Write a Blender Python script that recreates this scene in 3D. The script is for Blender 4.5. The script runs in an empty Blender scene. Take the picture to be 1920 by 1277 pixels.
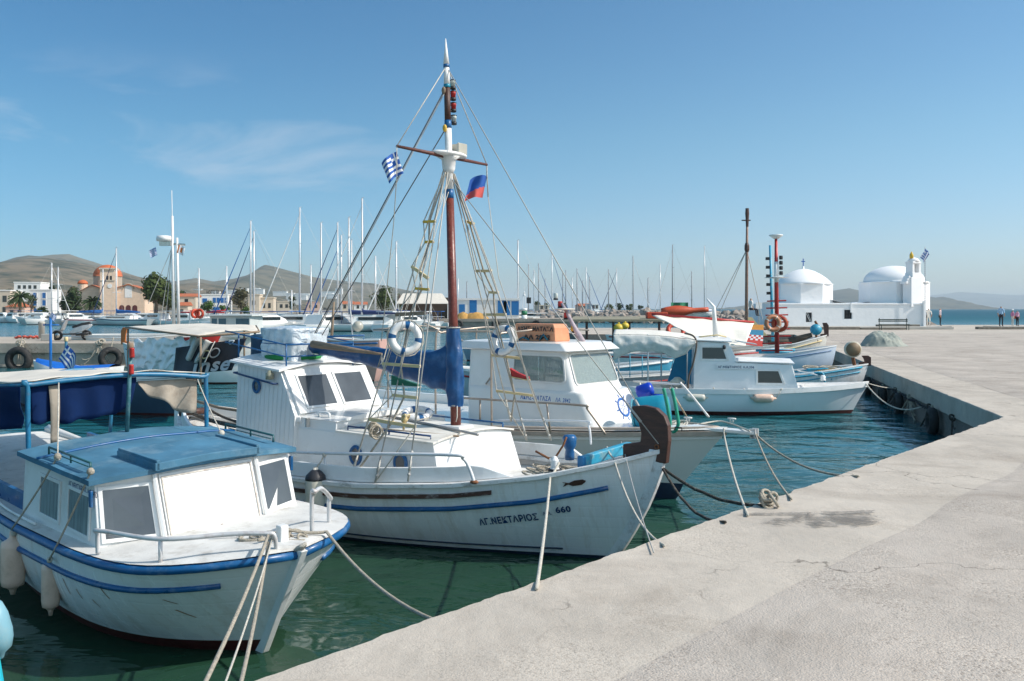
import bpy, math, random
from math import sin, cos, pi, radians, sqrt, atan2
from mathutils import Vector, Matrix, noise
S = bpy.context.scene
COL = S.collection
random.seed(7)
V = Vector

# ------------------------------------------------------------ camera, sky, sun, exposure
F, CX, HY, HC = 1700.0, 960.0, 579.0, 2.58      # focal length, centre column, horizon row (photo pixels), eye height
cd = bpy.data.cameras.new('camera'); cam = bpy.data.objects.new('camera', cd); COL.objects.link(cam)
cam.location = (0, 0, HC); cam.rotation_euler = (radians(90), 0, 0)
cd.sensor_width = 36.0; cd.lens = F / 1920 * 36; cd.shift_y = -(638.5 - HY) / 1920
cd.clip_start = 0.1; cd.clip_end = 90000
S.camera = cam
SUN_EL, SUN_AZ = radians(42), radians(100)       # azimuth clockwise from the view direction: the sun stands to the right
sd = V((sin(SUN_AZ) * cos(SUN_EL), cos(SUN_AZ) * cos(SUN_EL), sin(SUN_EL)))
ld = bpy.data.lights.new('sun', 'SUN'); ld.energy = 3.2; ld.angle = radians(0.55); ld.color = (1.0, 0.955, 0.88)
lo = bpy.data.objects.new('sun', ld); COL.objects.link(lo)
lo.rotation_euler = sd.to_track_quat('Z', 'Y').to_euler(); lo.location = (30, -10, 40)
w = bpy.data.worlds.new('World'); S.world = w; w.use_nodes = True
nt = w.node_tree; N = nt.nodes; LK = nt.links
bg = N['Background']; bg.inputs['Strength'].default_value = 0.095
sky = N.new('ShaderNodeTexSky'); sky.sky_type = 'NISHITA'; sky.sun_disc = False
sky.sun_elevation = SUN_EL; sky.sun_rotation = SUN_AZ
sky.altitude = 0; sky.air_density = 1.0; sky.dust_density = 0.5; sky.ozone_density = 3.0
tc = N.new('ShaderNodeTexCoord'); mp = N.new('ShaderNodeMapping'); mp.inputs['Scale'].default_value = (1.0, 1.0, 4.5)
mp.inputs['Rotation'].default_value = (0, radians(-12), 0)
LK.new(tc.outputs['Generated'], mp.inputs['Vector'])
nz = N.new('ShaderNodeTexNoise'); nz.inputs['Scale'].default_value = 3.4; nz.inputs['Detail'].default_value = 7; nz.inputs['Roughness'].default_value = 0.58
nz.inputs['Distortion'].default_value = 0.5
LK.new(mp.outputs[0], nz.inputs['Vector'])
rp = N.new('ShaderNodeMapRange'); rp.inputs['From Min'].default_value = 0.50; rp.inputs['From Max'].default_value = 0.80
LK.new(nz.outputs['Fac'], rp.inputs['Value'])
sx = N.new('ShaderNodeSeparateXYZ'); LK.new(tc.outputs['Generated'], sx.inputs[0])
def wmask(sock, lo_, hi_):
    a = N.new('ShaderNodeMapRange'); a.interpolation_type = 'SMOOTHSTEP'
    a.inputs['From Min'].default_value = lo_; a.inputs['From Max'].default_value = hi_
    LK.new(sock, a.inputs['Value']); return a.outputs[0]
def wmul(a, b):
    m = N.new('ShaderNodeMath'); m.operation = 'MULTIPLY'
    LK.new(a, m.inputs[0])
    if isinstance(b, float): m.inputs[1].default_value = b
    else: LK.new(b, m.inputs[1])
    return m.outputs[0]
# thin cirrus in the band of sky to the left
c1 = wmask(sx.outputs['X'], -0.04, -0.24); c2 = wmask(sx.outputs['Z'], 0.09, 0.14); c3 = wmask(sx.outputs['Z'], 0.27, 0.18)
cf = wmul(wmul(wmul(wmul(rp.outputs[0], c1), c2), c3), 0.75)
mx = N.new('ShaderNodeMix'); mx.data_type = 'RGBA'; mx.inputs['B'].default_value = (4.6, 5.2, 6.0, 1)
gm = N.new('ShaderNodeHueSaturation'); gm.inputs['Saturation'].default_value = 1.2
LK.new(sky.outputs[0], gm.inputs['Color'])
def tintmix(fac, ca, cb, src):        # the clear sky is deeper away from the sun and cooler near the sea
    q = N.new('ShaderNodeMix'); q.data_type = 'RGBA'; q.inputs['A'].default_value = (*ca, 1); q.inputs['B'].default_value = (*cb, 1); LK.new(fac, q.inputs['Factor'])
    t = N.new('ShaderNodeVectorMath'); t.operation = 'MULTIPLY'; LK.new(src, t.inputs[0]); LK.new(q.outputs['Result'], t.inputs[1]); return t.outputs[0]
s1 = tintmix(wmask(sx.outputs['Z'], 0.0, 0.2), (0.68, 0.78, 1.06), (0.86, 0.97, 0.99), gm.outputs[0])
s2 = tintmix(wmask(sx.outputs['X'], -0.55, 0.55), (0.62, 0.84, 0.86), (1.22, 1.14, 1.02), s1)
s3 = tintmix(wmask(sx.outputs['Z'], 0.36, 0.6), (1, 1, 1), (1.85, 1.5, 1.2), s2)     # unseen overhead sky brightened and warmed, added fill for the shaded hulls
s4 = tintmix(wmask(sx.outputs['Y'], 0.2, -0.3), (1, 1, 1), (2.1, 1.65, 1.36), s3)     # warm glow added to the unseen sky behind the camera, lifting shaded sides
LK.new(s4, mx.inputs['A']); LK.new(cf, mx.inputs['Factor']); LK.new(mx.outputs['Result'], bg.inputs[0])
S.view_settings.view_transform = 'Standard'; S.view_settings.look = 'None'
S.view_settings.exposure = 0.55; S.view_settings.gamma = 1.0; S.view_settings.use_curve_mapping = False

# ------------------------------------------------------------ helpers
def AT(px, py, z):                       # the point of height z seen at a photo pixel
    d = F * (HC - z) / (py - HY); return V(((px - CX) / F * d, d, z))
def AD(px, py, d):                       # the point at distance d seen at a photo pixel
    return V(((px - CX) / F * d, d, HC - (py - HY) * d / F))

class MB:
    """collects shapes; build() links them as ONE mesh object"""
    def __init__(s): s.v = []; s.f = []; s.m = []; s.cur = 0
    def add(s, vs, fs, mi=None):
        o = len(s.v); s.v += [tuple(p) for p in vs]; k = s.cur if mi is None else mi
        for f in fs: s.f.append(tuple(i + o for i in f)); s.m.append(k)
        return s
    def box(s, x0, x1, y0, y1, z0, z1, M=None, mi=None):
        vs = [V((x, y, z)) for z in (z0, z1) for y in (y0, y1) for x in (x0, x1)]
        if M: vs = [M @ p for p in vs]
        return s.add(vs, [(0, 2, 3, 1), (4, 5, 7, 6), (0, 1, 5, 4), (2, 6, 7, 3), (0, 4, 6, 2), (1, 3, 7, 5)], mi)
    def tube(s, pts, r, n=6, closed=False, mi=None, cap=True):
        pts = [V(p) for p in pts]; k = len(pts)
        if not hasattr(r, '__len__'): r = [r] * k
        vs = []; up = None
        for i, p in enumerate(pts):
            a = pts[i - 1] if (i > 0 or closed) else p; b = pts[(i + 1) % k] if (i < k - 1 or closed) else p
            t = (b - a)
            if t.length < 1e-9: t = V((0, 0, 1))
            t.normalize()
            if up is None: up = V((0, 0, 1)) if abs(t.z) < 0.9 else V((1, 0, 0))
            e1 = up - t * up.dot(t)
            if e1.length < 1e-5: e1 = t.orthogonal()
            e1.normalize(); up = e1; e2 = t.cross(e1)
            for j in range(n):
                an = 2 * pi * j / n; vs.append(p + (e1 * cos(an) + e2 * sin(an)) * r[i])
        fs = []
        for i in range(k if closed else k - 1):
            for j in range(n):
                a = i * n + j; b = i * n + (j + 1) % n; i2 = (i + 1) % k
                fs.append((a, b, i2 * n + (j + 1) % n, i2 * n + j))
        if cap and not closed: fs += [tuple(range(n))[::-1], tuple((k - 1) * n + j for j in range(n))]
        return s.add(vs, fs, mi)
    def loft(s, rings, ring_closed=True, caps=True, mi=None):
        n = len(rings[0]); vs = [p for r in rings for p in r]; fs = []
        for i in range(len(rings) - 1):
            for j in range(n if ring_closed else n - 1):
                a = i * n + j; b = i * n + (j + 1) % n; fs.append((a, b, b + n, a + n))
        if caps and ring_closed: fs += [tuple(range(n))[::-1], tuple((len(rings) - 1) * n + j for j in range(n))]
        return s.add(vs, fs, mi)
    def lathe(s, prof, o=(0, 0, 0), n=16, M=None, mi=None, sx=1, sy=1):
        o = V(o); vs = []
        for (r, z) in prof:
            for j in range(n):
                p = V((r * cos(2 * pi * j / n) * sx, r * sin(2 * pi * j / n) * sy, z))
                vs.append((M @ p if M else p) + o)
        fs = []
        for i in range(len(prof) - 1):
            for j in range(n):
                a = i * n + j; b = i * n + (j + 1) % n; fs.append((a, b, b + n, a + n))
        fs += [tuple(range(n))[::-1], tuple((len(prof) - 1) * n + j for j in range(n))]
        return s.add(vs, fs, mi)
    def prism(s, poly, ext, mi=None):        # polygon of 3-D points, swept by the vector ext
        poly = [V(p) for p in poly]; ext = V(ext); n = len(poly)
        return s.add(poly + [p + ext for p in poly], [tuple(range(n))[::-1], tuple(range(n, 2 * n))] + [(j, (j + 1) % n, n + (j + 1) % n, n + j) for j in range(n)], mi)
    def slab(s, poly, t, off=0.0, mi=None):  # polygon thickened outward along its own normal
        poly = [V(p) for p in poly]; nn = (poly[1] - poly[0]).cross(poly[2] - poly[1]).normalized()
        return s.prism([p + nn * off for p in poly], nn * t, mi)
    def frame(s, poly, w_, t, off=0.0, mi=None):   # a flat frame of width w_ just outside the polygon
        poly = [V(p) for p in poly]; nn = (poly[1] - poly[0]).cross(poly[2] - poly[1]).normalized(); n = len(poly)
        out = []
        for i in range(n):
            a = (poly[i] - poly[i - 1]).normalized(); b = (poly[(i + 1) % n] - poly[i]).normalized()
            na = a.cross(nn); nb = b.cross(nn); m = (na + nb); m = m / max(0.3, m.length_squared) * 2
            out.append(poly[i] + m * w_)
        vs = [p + nn * off for p in poly] + [p + nn * off for p in out] + [p + nn * (off + t) for p in poly] + [p + nn * (off + t) for p in out]
        fs = []
        for i in range(n):
            j = (i + 1) % n
            fs += [(2 * n + i, 2 * n + j, 3 * n + j, 3 * n + i)[::-1], (i, j, n + j, n + i), (n + i, n + j, 3 * n + j, 3 * n + i), (i, 2 * n + i, 2 * n + j, j)]
        return s.add(vs, fs, mi)
    def torus(s, c, R, r, M=None, n=28, m=10, mi=None, sq=1):
        vs = []; c = V(c)
        for i in range(n):
            a = 2 * pi * i / n
            for j in range(m):
                b = 2 * pi * j / m; p = V(((R + r * cos(b)) * cos(a), (R + r * cos(b)) * sin(a) * sq, r * sin(b)))
                vs.append((M @ p if M else p) + c)
        fs = [(i * m + j, ((i + 1) % n) * m + j, ((i + 1) % n) * m + (j + 1) % m, i * m + (j + 1) % m) for i in range(n) for j in range(m)]
        return s.add(vs, fs, mi)
    def grid(s, fn, nu, nv, mi=None):
        vs = [fn(i / nu, j / nv) for j in range(nv + 1) for i in range(nu + 1)]
        k = nu + 1
        return s.add(vs, [(j * k + i, j * k + i + 1, (j + 1) * k + i + 1, (j + 1) * k + i) for j in range(nv) for i in range(nu)], mi)
    def ball(s, c, r, n=12, m=8, M=None, mi=None):
        r = r if hasattr(r, '__len__') else (r, r, r); c = V(c); vs = []
        for i in range(m + 1):
            t = pi * i / m
            for j in range(n):
                a = 2 * pi * j / n; p = V((r[0] * sin(t) * cos(a), r[1] * sin(t) * sin(a), -r[2] * cos(t)))
                vs.append((M @ p if M else p) + c)
        return s.add(vs, [(i * n + j, i * n + (j + 1) % n, (i + 1) * n + (j + 1) % n, (i + 1) * n + j) for i in range(m) for j in range(n)], mi)
    def build(s, name, mats, parent=None, smooth=False, thick=None, bevel=None):
        me = bpy.data.meshes.new(name); me.from_pydata(s.v, [], s.f)
        mats = mats if isinstance(mats, (list, tuple)) else [mats]
        for m_ in mats: me.materials.append(m_)
        if len(mats) > 1: me.polygons.foreach_set('material_index', s.m)
        if smooth: me.polygons.foreach_set('use_smooth', [True] * len(me.polygons))
        me.update(); o = bpy.data.objects.new(name, me); COL.objects.link(o)
        if smooth == 'auto':
            try: me.set_sharp_from_angle(angle=radians(38))
            except Exception: pass
        if parent: o.parent = parent
        if thick: md = o.modifiers.new('t', 'SOLIDIFY'); md.thickness = thick; md.offset = 0
        if bevel: md = o.modifiers.new('b', 'BEVEL'); md.width = bevel; md.segments = 2; md.limit_method = 'ANGLE'; md.angle_limit = radians(35)
        return o

def tag(o, label, cat=None, group=None, kind=None):
    o['label'] = label
    if cat: o['category'] = cat
    if group: o['group'] = group
    if kind: o['kind'] = kind
    return o
def thing(name, label, cat, loc=(0, 0, 0), rot=(0, 0, 0), group=None):
    o = bpy.data.objects.new(name, None); COL.objects.link(o); o.location = loc; o.rotation_euler = rot
    o.empty_display_size = 0.1
    return tag(o, label, cat, group)
def kids(o): return [c for c in bpy.data.objects if c.parent == o]
def copy_tree(o, label=None, loc=None, rot=None, scale=None, parent=None):
    c = o.copy(); COL.objects.link(c)
    if parent: c.parent = parent
    if label: c['label'] = label
    if loc is not None: c.location = loc
    if rot is not None: c.rotation_euler = rot
    if scale is not None: c.scale = scale
    for k in kids(o): copy_tree(k, parent=c)
    return c
def sag(a, b, s_, n=14, wob=0.0):
    a = V(a); b = V(b); out = []
    for i in range(n + 1):
        t = i / n; p = a.lerp(b, t); p.z -= s_ * 4 * t * (1 - t)
        if wob and 0 < i < n: p += V((noise.noise(V((i * .9, a.x, 1))), noise.noise(V((i * .9, a.y, 7))), noise.noise(V((i * .9, a.z, 3))))) * wob
        out.append(p)
    return out
def smooth_path(pts, k=5, closed=False):
    pts = [V(p) for p in pts]; n = len(pts); out = []
    for i in range(n if closed else n - 1):
        if closed: p0, p1, p2, p3 = pts[i - 1], pts[i], pts[(i + 1) % n], pts[(i + 2) % n]
        else: p0, p1, p2, p3 = pts[max(i - 1, 0)], pts[i], pts[i + 1], pts[min(i + 2, n - 1)]
        for j in range(k):
            t = j / k; out.append(0.5 * ((2 * p1) + (p2 - p0) * t + (2 * p0 - 5 * p1 + 4 * p2 - p3) * t * t + (3 * p1 - p0 - 3 * p2 + p3) * t ** 3))
    if not closed: out.append(pts[-1])
    return out

# ------------------------------------------------------------ materials
MATS = {}
def mat(name, col, rough=0.5, metal=0.0, var=0.12, vs=4.0, bump=0.0, bs=40.0, stain=None, stain_amt=0.5, ss=2.0, stretch=(1, 1, 1), spec=0.5, trans=0.0, coat=0.0, planks=None, rvar=0.0, back=None):
    if name in MATS: return MATS[name]
    m = bpy.data.materials.new(name); m.use_nodes = True; nt = m.node_tree; n = nt.nodes; l = nt.links
    b = n['Principled BSDF']; b.inputs['Roughness'].default_value = rough; b.inputs['Metallic'].default_value = metal
    b.inputs['Specular IOR Level'].default_value = spec; b.inputs['Coat Weight'].default_value = coat
    if trans: b.inputs['Transmission Weight'].default_value = trans
    tc = n.new('ShaderNodeTexCoord'); mp = n.new('ShaderNodeMapping'); l.new(tc.outputs['Object'], mp.inputs[0]); mp.inputs['Scale'].default_value = stretch
    nz = n.new('ShaderNodeTexNoise'); nz.inputs['Scale'].default_value = vs; nz.inputs['Detail'].default_value = 6; nz.inputs['Roughness'].default_value = 0.62
    l.new(mp.outputs[0], nz.inputs['Vector'])
    mr = n.new('ShaderNodeMapRange'); mr.inputs['From Min'].default_value = 0.3; mr.inputs['From Max'].default_value = 0.7
    mr.inputs['To Min'].default_value = 1 - var; mr.inputs['To Max'].default_value = 1 + var * 0.6
    l.new(nz.outputs['Fac'], mr.inputs['Value'])
    mu = n.new('ShaderNodeVectorMath'); mu.operation = 'SCALE'; mu.inputs[0].default_value = col[:3]; l.new(mr.outputs[0], mu.inputs['Scale'])
    out = mu.outputs[0]
    if stain:
        n2 = n.new('ShaderNodeTexNoise'); n2.inputs['Scale'].default_value = ss; n2.inputs['Detail'].default_value = 8; n2.inputs['Roughness'].default_value = 0.7
        l.new(mp.outputs[0], n2.inputs['Vector'])
        m2 = n.new('ShaderNodeMapRange'); m2.inputs['From Min'].default_value = 0.52; m2.inputs['From Max'].default_value = 0.72; m2.inputs['To Max'].default_value = stain_amt
        l.new(n2.outputs['Fac'], m2.inputs['Value'])
        mi = n.new('ShaderNodeMix'); mi.data_type = 'RGBA'; mi.inputs['B'].default_value = (*stain, 1)
        l.new(m2.outputs[0], mi.inputs['Factor']); l.new(out, mi.inputs['A']); out = mi.outputs['Result']
    l.new(out, b.inputs['Base Color'])
    if rvar:
        r2 = n.new('ShaderNodeMapRange'); r2.inputs['From Min'].default_value = 0.3; r2.inputs['From Max'].default_value = 0.7
        r2.inputs['To Min'].default_value = max(0.02, rough - rvar); r2.inputs['To Max'].default_value = min(1, rough + rvar)
        l.new(nz.outputs['Fac'], r2.inputs['Value']); l.new(r2.outputs[0], b.inputs['Roughness'])
    hs = []
    if bump:
        n3 = n.new('ShaderNodeTexNoise'); n3.inputs['Scale'].default_value = bs; n3.inputs['Detail'].default_value = 5; l.new(mp.outputs[0], n3.inputs['Vector']); hs.append((n3.outputs['Fac'], bump))
    if planks:   # (axis, spacing): thin seams between boards
        sp = n.new('ShaderNodeSeparateXYZ'); l.new(tc.outputs['Object'], sp.inputs[0])
        a = n.new('ShaderNodeMath'); a.operation = 'DIVIDE'; l.new(sp.outputs[planks[0]], a.inputs[0]); a.inputs[1].default_value = planks[1]
        fr = n.new('ShaderNodeMath'); fr.operation = 'PINGPONG'; l.new(a.outputs[0], fr.inputs[0]); fr.inputs[1].default_value = 0.5
        g = n.new('ShaderNodeMapRange'); g.inputs['From Max'].default_value = 0.10; l.new(fr.outputs[0], g.inputs['Value']); hs.append((g.outputs[0], planks[2] if len(planks) > 2 else 0.3))
    prev = None
    for h, st in hs:
        bp = n.new('ShaderNodeBump'); bp.inputs['Strength'].default_value = st; bp.inputs['Distance'].default_value = 0.02
        l.new(h, bp.inputs['Height'])
        if prev: l.new(prev, bp.inputs['Normal'])
        prev = bp.outputs[0]
    if prev: l.new(prev, b.inputs['Normal'])
    MATS[name] = m; return m

RUST = (0.25, 0.10, 0.035); GRIME = (0.36, 0.33, 0.27)
white = mat('white_paint', (0.775, 0.775, 0.76), 0.38, var=0.05, vs=3, stain=(0.40, 0.35, 0.27), stain_amt=0.42, ss=2.2, bump=0.10, bs=14, rvar=0.1)
hullw = mat('hull_white_paint', (0.84, 0.84, 0.83), 0.24, var=0.04, vs=2.5, stain=(0.46, 0.36, 0.25), stain_amt=0.38, ss=3.4, stretch=(2.6, 1, 0.28), bump=0.06, bs=3, rvar=0.1, planks=(2, 0.115, 0.07))
plankw = mat('white_boards', (0.79, 0.79, 0.77), 0.45, var=0.06, vs=3, planks=(0, 0.085, 0.55), stain=GRIME, stain_amt=0.25, ss=2)
deckw = mat('deck_paint', (0.66, 0.65, 0.62), 0.6, var=0.14, vs=5, bump=0.1, bs=60, stain=(0.22, 0.18, 0.13), stain_amt=0.55, ss=4)
gel = mat('gelcoat_white', (0.77, 0.76, 0.73), 0.22, var=0.03, vs=1.5, coat=0.3, stain=GRIME, stain_amt=0.15, ss=1.2)
blue = mat('blue_paint', (0.006, 0.095, 0.26), 0.36, var=0.25, vs=6, stain=(0.25, 0.33, 0.42), stain_amt=0.35, ss=9, rvar=0.12, bump=0.05, bs=30)
bluer = mat('weathered_roof_blue', (0.055, 0.175, 0.275), 0.78, var=0.34, vs=2.2, stain=(0.22, 0.33, 0.40), stain_amt=0.65, ss=2.5, bump=0.12, bs=26, rvar=0.15)
cyan = mat('cyan_paint', (0.03, 0.33, 0.50), 0.45, var=0.2, vs=8, stain=(0.45, 0.42, 0.28), stain_amt=0.55, ss=7)
cyand = mat('turquoise_plastic', (0.01, 0.24, 0.36), 0.35, var=0.1, vs=5)
brown = mat('dark_varnished_wood', (0.075, 0.032, 0.022), 0.5, var=0.35, vs=6, stretch=(1, 1, 6), bump=0.2, bs=40)
mahog = mat('red_brown_mast_paint', (0.15, 0.030, 0.020), 0.38, var=0.3, vs=14, stain=(0.30, 0.20, 0.15), stain_amt=0.5, ss=26, bump=0.1, bs=50)
wood = mat('bare_grey_wood', (0.26, 0.19, 0.13), 0.75, var=0.3, vs=8, stretch=(1, 6, 6), bump=0.25, bs=30)
ylw = mat('yellowed_wood', (0.66, 0.52, 0.27), 0.6, var=0.15, vs=10, bump=0.1)
ylwd = mat('ochre_paint', (0.68, 0.42, 0.05), 0.6, var=0.2, vs=12)
red = mat('red_paint', (0.45, 0.03, 0.025), 0.4, var=0.25, vs=5)
bootr = mat('dark_red_antifouling', (0.10, 0.018, 0.014), 0.6, var=0.35, vs=7)
bootb = mat('dark_blue_antifouling', (0.012, 0.03, 0.065), 0.55, var=0.35, vs=7)
steel = mat('stainless_steel', (0.55, 0.53, 0.50), 0.25, metal=0.9, var=0.12, vs=9)
galv = mat('galvanised_rail', (0.62, 0.62, 0.62), 0.42, metal=0.25, var=0.15, vs=12, stain=RUST, stain_amt=0.5, ss=7)
rust = mat('rusty_iron', (0.22, 0.085, 0.035), 0.85, var=0.5, vs=18, bump=0.4, bs=60)
rope = mat('beige_rope', (0.46, 0.41, 0.33), 0.9, var=0.25, vs=30, bump=0.8, bs=160)
ropew = mat('pale_rope', (0.62, 0.58, 0.50), 0.9, var=0.2, vs=40, bump=0.7, bs=160)
roped = mat('dark_weedy_rope', (0.06, 0.05, 0.04), 0.9, var=0.5, vs=40, bump=0.8, bs=120, stain=(0.5, 0.47, 0.4), stain_amt=0.5, ss=30)
ropeg = mat('green_hose', (0.01, 0.30, 0.19), 0.5, var=0.2, vs=20)
wire = mat('rigging_wire', (0.42, 0.41, 0.38), 0.6, metal=0.1)
rubber = mat('black_rubber', (0.018, 0.018, 0.018), 0.75, var=0.4, vs=9, bump=0.3, bs=30, stain=(0.12, 0.11, 0.10), stain_amt=0.5, ss=6)
foamw = mat('fender_vinyl', (0.72, 0.67, 0.57), 0.4, var=0.1, vs=3, stain=(0.34, 0.34, 0.25), stain_amt=0.6, ss=2.6, stretch=(1, 1, .6))
foamp = mat('pinkish_fender_vinyl', (0.80, 0.55, 0.42), 0.42, var=0.12, vs=3, stain=(0.35, 0.20, 0.12), stain_amt=0.6, ss=3)
black = mat('black_fittings', (0.02, 0.02, 0.022), 0.5, var=0.3)
canvas = mat('cream_canvas', (0.66, 0.61, 0.53), 0.85, var=0.1, vs=2.5, bump=0.15, bs=14, stain=(0.42, 0.35, 0.26), stain_amt=0.5, ss=3)
tarpb = mat('navy_tarpaulin', (0.003, 0.018, 0.075), 0.85, spec=.15, var=0.2, vs=3, bump=0.2, bs=8)
sailb = mat('blue_sail_cover', (0.006, 0.065, 0.20), 0.34, var=0.3, vs=5, bump=1.0, bs=5, stain=(.10, .20, .34), stain_amt=.4, ss=5)
ink = mat('dark_blue_lettering', (0.012, 0.045, 0.14), 0.5, var=0.15)
inkb = mat('bright_blue_lettering', (0.015, 0.12, 0.42), 0.5, var=0.1)
curtain = mat('curtain_cloth', (0.55, 0.54, 0.50), 0.9, var=0.15, vs=3, stretch=(14, 14, 0.6), bump=0.8, bs=9)

def glassmat(name, col, rough=0.04):
    m = bpy.data.materials.new(name); m.use_nodes = True; n = m.node_tree.nodes; l = m.node_tree.links
    b = n['Principled BSDF']; b.inputs['Base Color'].default_value = (*col, 1); b.inputs['Roughness'].default_value = rough
    b.inputs['IOR'].default_value = 1.5; b.inputs['Specular IOR Level'].default_value = 0.7
    tc = n.new('ShaderNodeTexCoord'); nz = n.new('ShaderNodeTexNoise'); nz.inputs['Scale'].default_value = 3; nz.inputs['Detail'].default_value = 4; l.new(tc.outputs['Object'], nz.inputs['Vector'])
    cr = n.new('ShaderNodeMapRange'); cr.inputs['From Min'].default_value = .35; cr.inputs['From Max'].default_value = .7; cr.inputs['To Min'].default_value = 0.85; cr.inputs['To Max'].default_value = 1.2
    l.new(nz.outputs['Fac'], cr.inputs['Value'])
    mu = n.new('ShaderNodeVectorMath'); mu.operation = 'SCALE'; mu.inputs[0].default_value = col; l.new(cr.outputs[0], mu.inputs['Scale']); l.new(mu.outputs[0], b.inputs['Base Color'])
    m2 = n.new('ShaderNodeMapRange'); m2.inputs['To Min'].default_value = rough; m2.inputs['To Max'].default_value = rough + 0.08; l.new(nz.outputs['Fac'], m2.inputs['Value']); l.new(m2.outputs[0], b.inputs['Roughness'])
    return m
glass = glassmat('dusty_window_glass', (0.075, 0.085, 0.095))
glassd = glassmat('dark_window_glass', (0.02, 0.03, 0.035))
def cleargl():
    m = bpy.data.materials.new('clear_window_glass'); m.use_nodes = True; n = m.node_tree.nodes; l = m.node_tree.links
    for x in list(n): n.remove(x)
    o = n.new('ShaderNodeOutputMaterial'); g = n.new('ShaderNodeBsdfGlossy'); g.inputs['Roughness'].default_value = 0.02
    t = n.new('ShaderNodeBsdfTransparent'); t.inputs[0].default_value = (0.86, 0.9, 0.9, 1); f = n.new('ShaderNodeLayerWeight'); pw = n.new('ShaderNodeMath'); pw.operation = 'POWER'; l.new(f.outputs['Facing'], pw.inputs[0]); pw.inputs[1].default_value = 3.0
    ma = n.new('ShaderNodeMath'); ma.operation = 'MULTIPLY_ADD'; l.new(pw.outputs[0], ma.inputs[0]); ma.inputs[1].default_value = 0.55; ma.inputs[2].default_value = 0.04
    mx = n.new('ShaderNodeMixShader'); l.new(ma.outputs[0], mx.inputs[0]); l.new(t.outputs[0], mx.inputs[1]); l.new(g.outputs[0], mx.inputs[2]); l.new(mx.outputs[0], o.inputs[0])
    return m
clear = cleargl()
# ------------------------------------------------------------ water
def struct(o, label=None): o['kind'] = 'structure'; 
def water_mat():
    m = bpy.data.materials.new('harbour_water'); m.use_nodes = True; n = m.node_tree.nodes; l = m.node_tree.links
    b = n['Principled BSDF']; b.inputs['Roughness'].default_value = 0.045; b.inputs['IOR'].default_value = 1.333; b.inputs['Specular IOR Level'].default_value = 0.5
    tc = n.new('ShaderNodeTexCoord'); sp = n.new('ShaderNodeSeparateXYZ'); l.new(tc.outputs['Object'], sp.inputs[0])
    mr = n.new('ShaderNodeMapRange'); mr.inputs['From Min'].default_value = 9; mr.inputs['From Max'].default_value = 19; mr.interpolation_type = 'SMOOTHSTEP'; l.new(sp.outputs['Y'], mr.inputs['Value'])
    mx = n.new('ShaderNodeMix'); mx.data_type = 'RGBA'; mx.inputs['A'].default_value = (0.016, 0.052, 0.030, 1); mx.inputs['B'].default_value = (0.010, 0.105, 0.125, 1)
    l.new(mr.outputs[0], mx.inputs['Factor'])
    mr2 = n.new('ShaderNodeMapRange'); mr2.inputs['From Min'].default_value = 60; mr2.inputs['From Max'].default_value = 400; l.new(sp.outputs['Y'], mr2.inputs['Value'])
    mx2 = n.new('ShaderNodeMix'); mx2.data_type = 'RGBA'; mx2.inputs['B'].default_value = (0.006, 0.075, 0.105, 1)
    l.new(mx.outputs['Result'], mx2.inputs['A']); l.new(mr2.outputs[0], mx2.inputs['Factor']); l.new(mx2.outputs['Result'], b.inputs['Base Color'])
    prev = None
    for (sc, st, dist, strx, det) in ((0.35, 0.55, 0.55, (0.7, 1.0, 1), 2), (1.25, 0.6, 0.17, (0.75, 1.15, 1), 3), (5.5, 0.35, 0.03, (0.8, 1.2, 1), 3)):
        mp = n.new('ShaderNodeMapping'); mp.inputs['Scale'].default_value = strx; mp.inputs['Rotation'].default_value = (0, 0, 0.25 + sc * .2); l.new(tc.outputs['Object'], mp.inputs[0])
        nz = n.new('ShaderNodeTexNoise'); nz.inputs['Scale'].default_value = sc; nz.inputs['Detail'].default_value = det; nz.inputs['Roughness'].default_value = 0.55; nz.inputs['Distortion'].default_value = 0.7; l.new(mp.outputs[0], nz.inputs['Vector'])
        bp = n.new('ShaderNodeBump'); bp.inputs['Strength'].default_value = st; bp.inputs['Distance'].default_value = dist; l.new(nz.outputs['Fac'], bp.inputs['Height'])
        # sheltered water by the quay is calmer than the open harbour
        sm = n.new('ShaderNodeMapRange'); sm.inputs['From Min'].default_value = 8; sm.inputs['From Max'].default_value = 22; sm.inputs['To Min'].default_value = st * (0.5 if sc < 3 else 0.16); sm.inputs['To Max'].default_value = st; l.new(sp.outputs['Y'], sm.inputs['Value']); l.new(sm.outputs[0], bp.inputs['Strength'])
        if prev: l.new(prev, bp.inputs['Normal'])
        prev = bp.outputs[0]
    rr = n.new('ShaderNodeMapRange'); rr.interpolation_type = 'SMOOTHSTEP'; rr.inputs['From Min'].default_value = 30; rr.inputs['From Max'].default_value = 260; rr.inputs['To Min'].default_value = 0.05; rr.inputs['To Max'].default_value = 0.42; l.new(sp.outputs['Y'], rr.inputs['Value']); l.new(rr.outputs[0], b.inputs['Roughness'])
    fs_ = n.new('ShaderNodeMapRange'); fs_.inputs['From Min'].default_value = 25; fs_.inputs['From Max'].default_value = 150; fs_.inputs['To Min'].default_value = 0.5; fs_.inputs['To Max'].default_value = 0.16; l.new(sp.outputs['Y'], fs_.inputs['Value']); l.new(fs_.outputs[0], b.inputs['Specular IOR Level'])
    l.new(prev, b.inputs['Normal'])
    return m
mb = MB(); R_ = 60000
ys = [-60, 0, 20, 60, 200, 800, 3000, 12000, R_]
for i in range(len(ys) - 1):
    x0, x1 = -R_, R_
    mb.add([(x0, ys[i], 0), (x1, ys[i], 0), (x1, ys[i + 1], 0), (x0, ys[i + 1], 0)], [(0, 1, 2, 3)])
wt = mb.build('sea_water', water_mat()); tag(wt, 'teal harbour water with small ripples', kind='structure')

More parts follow.
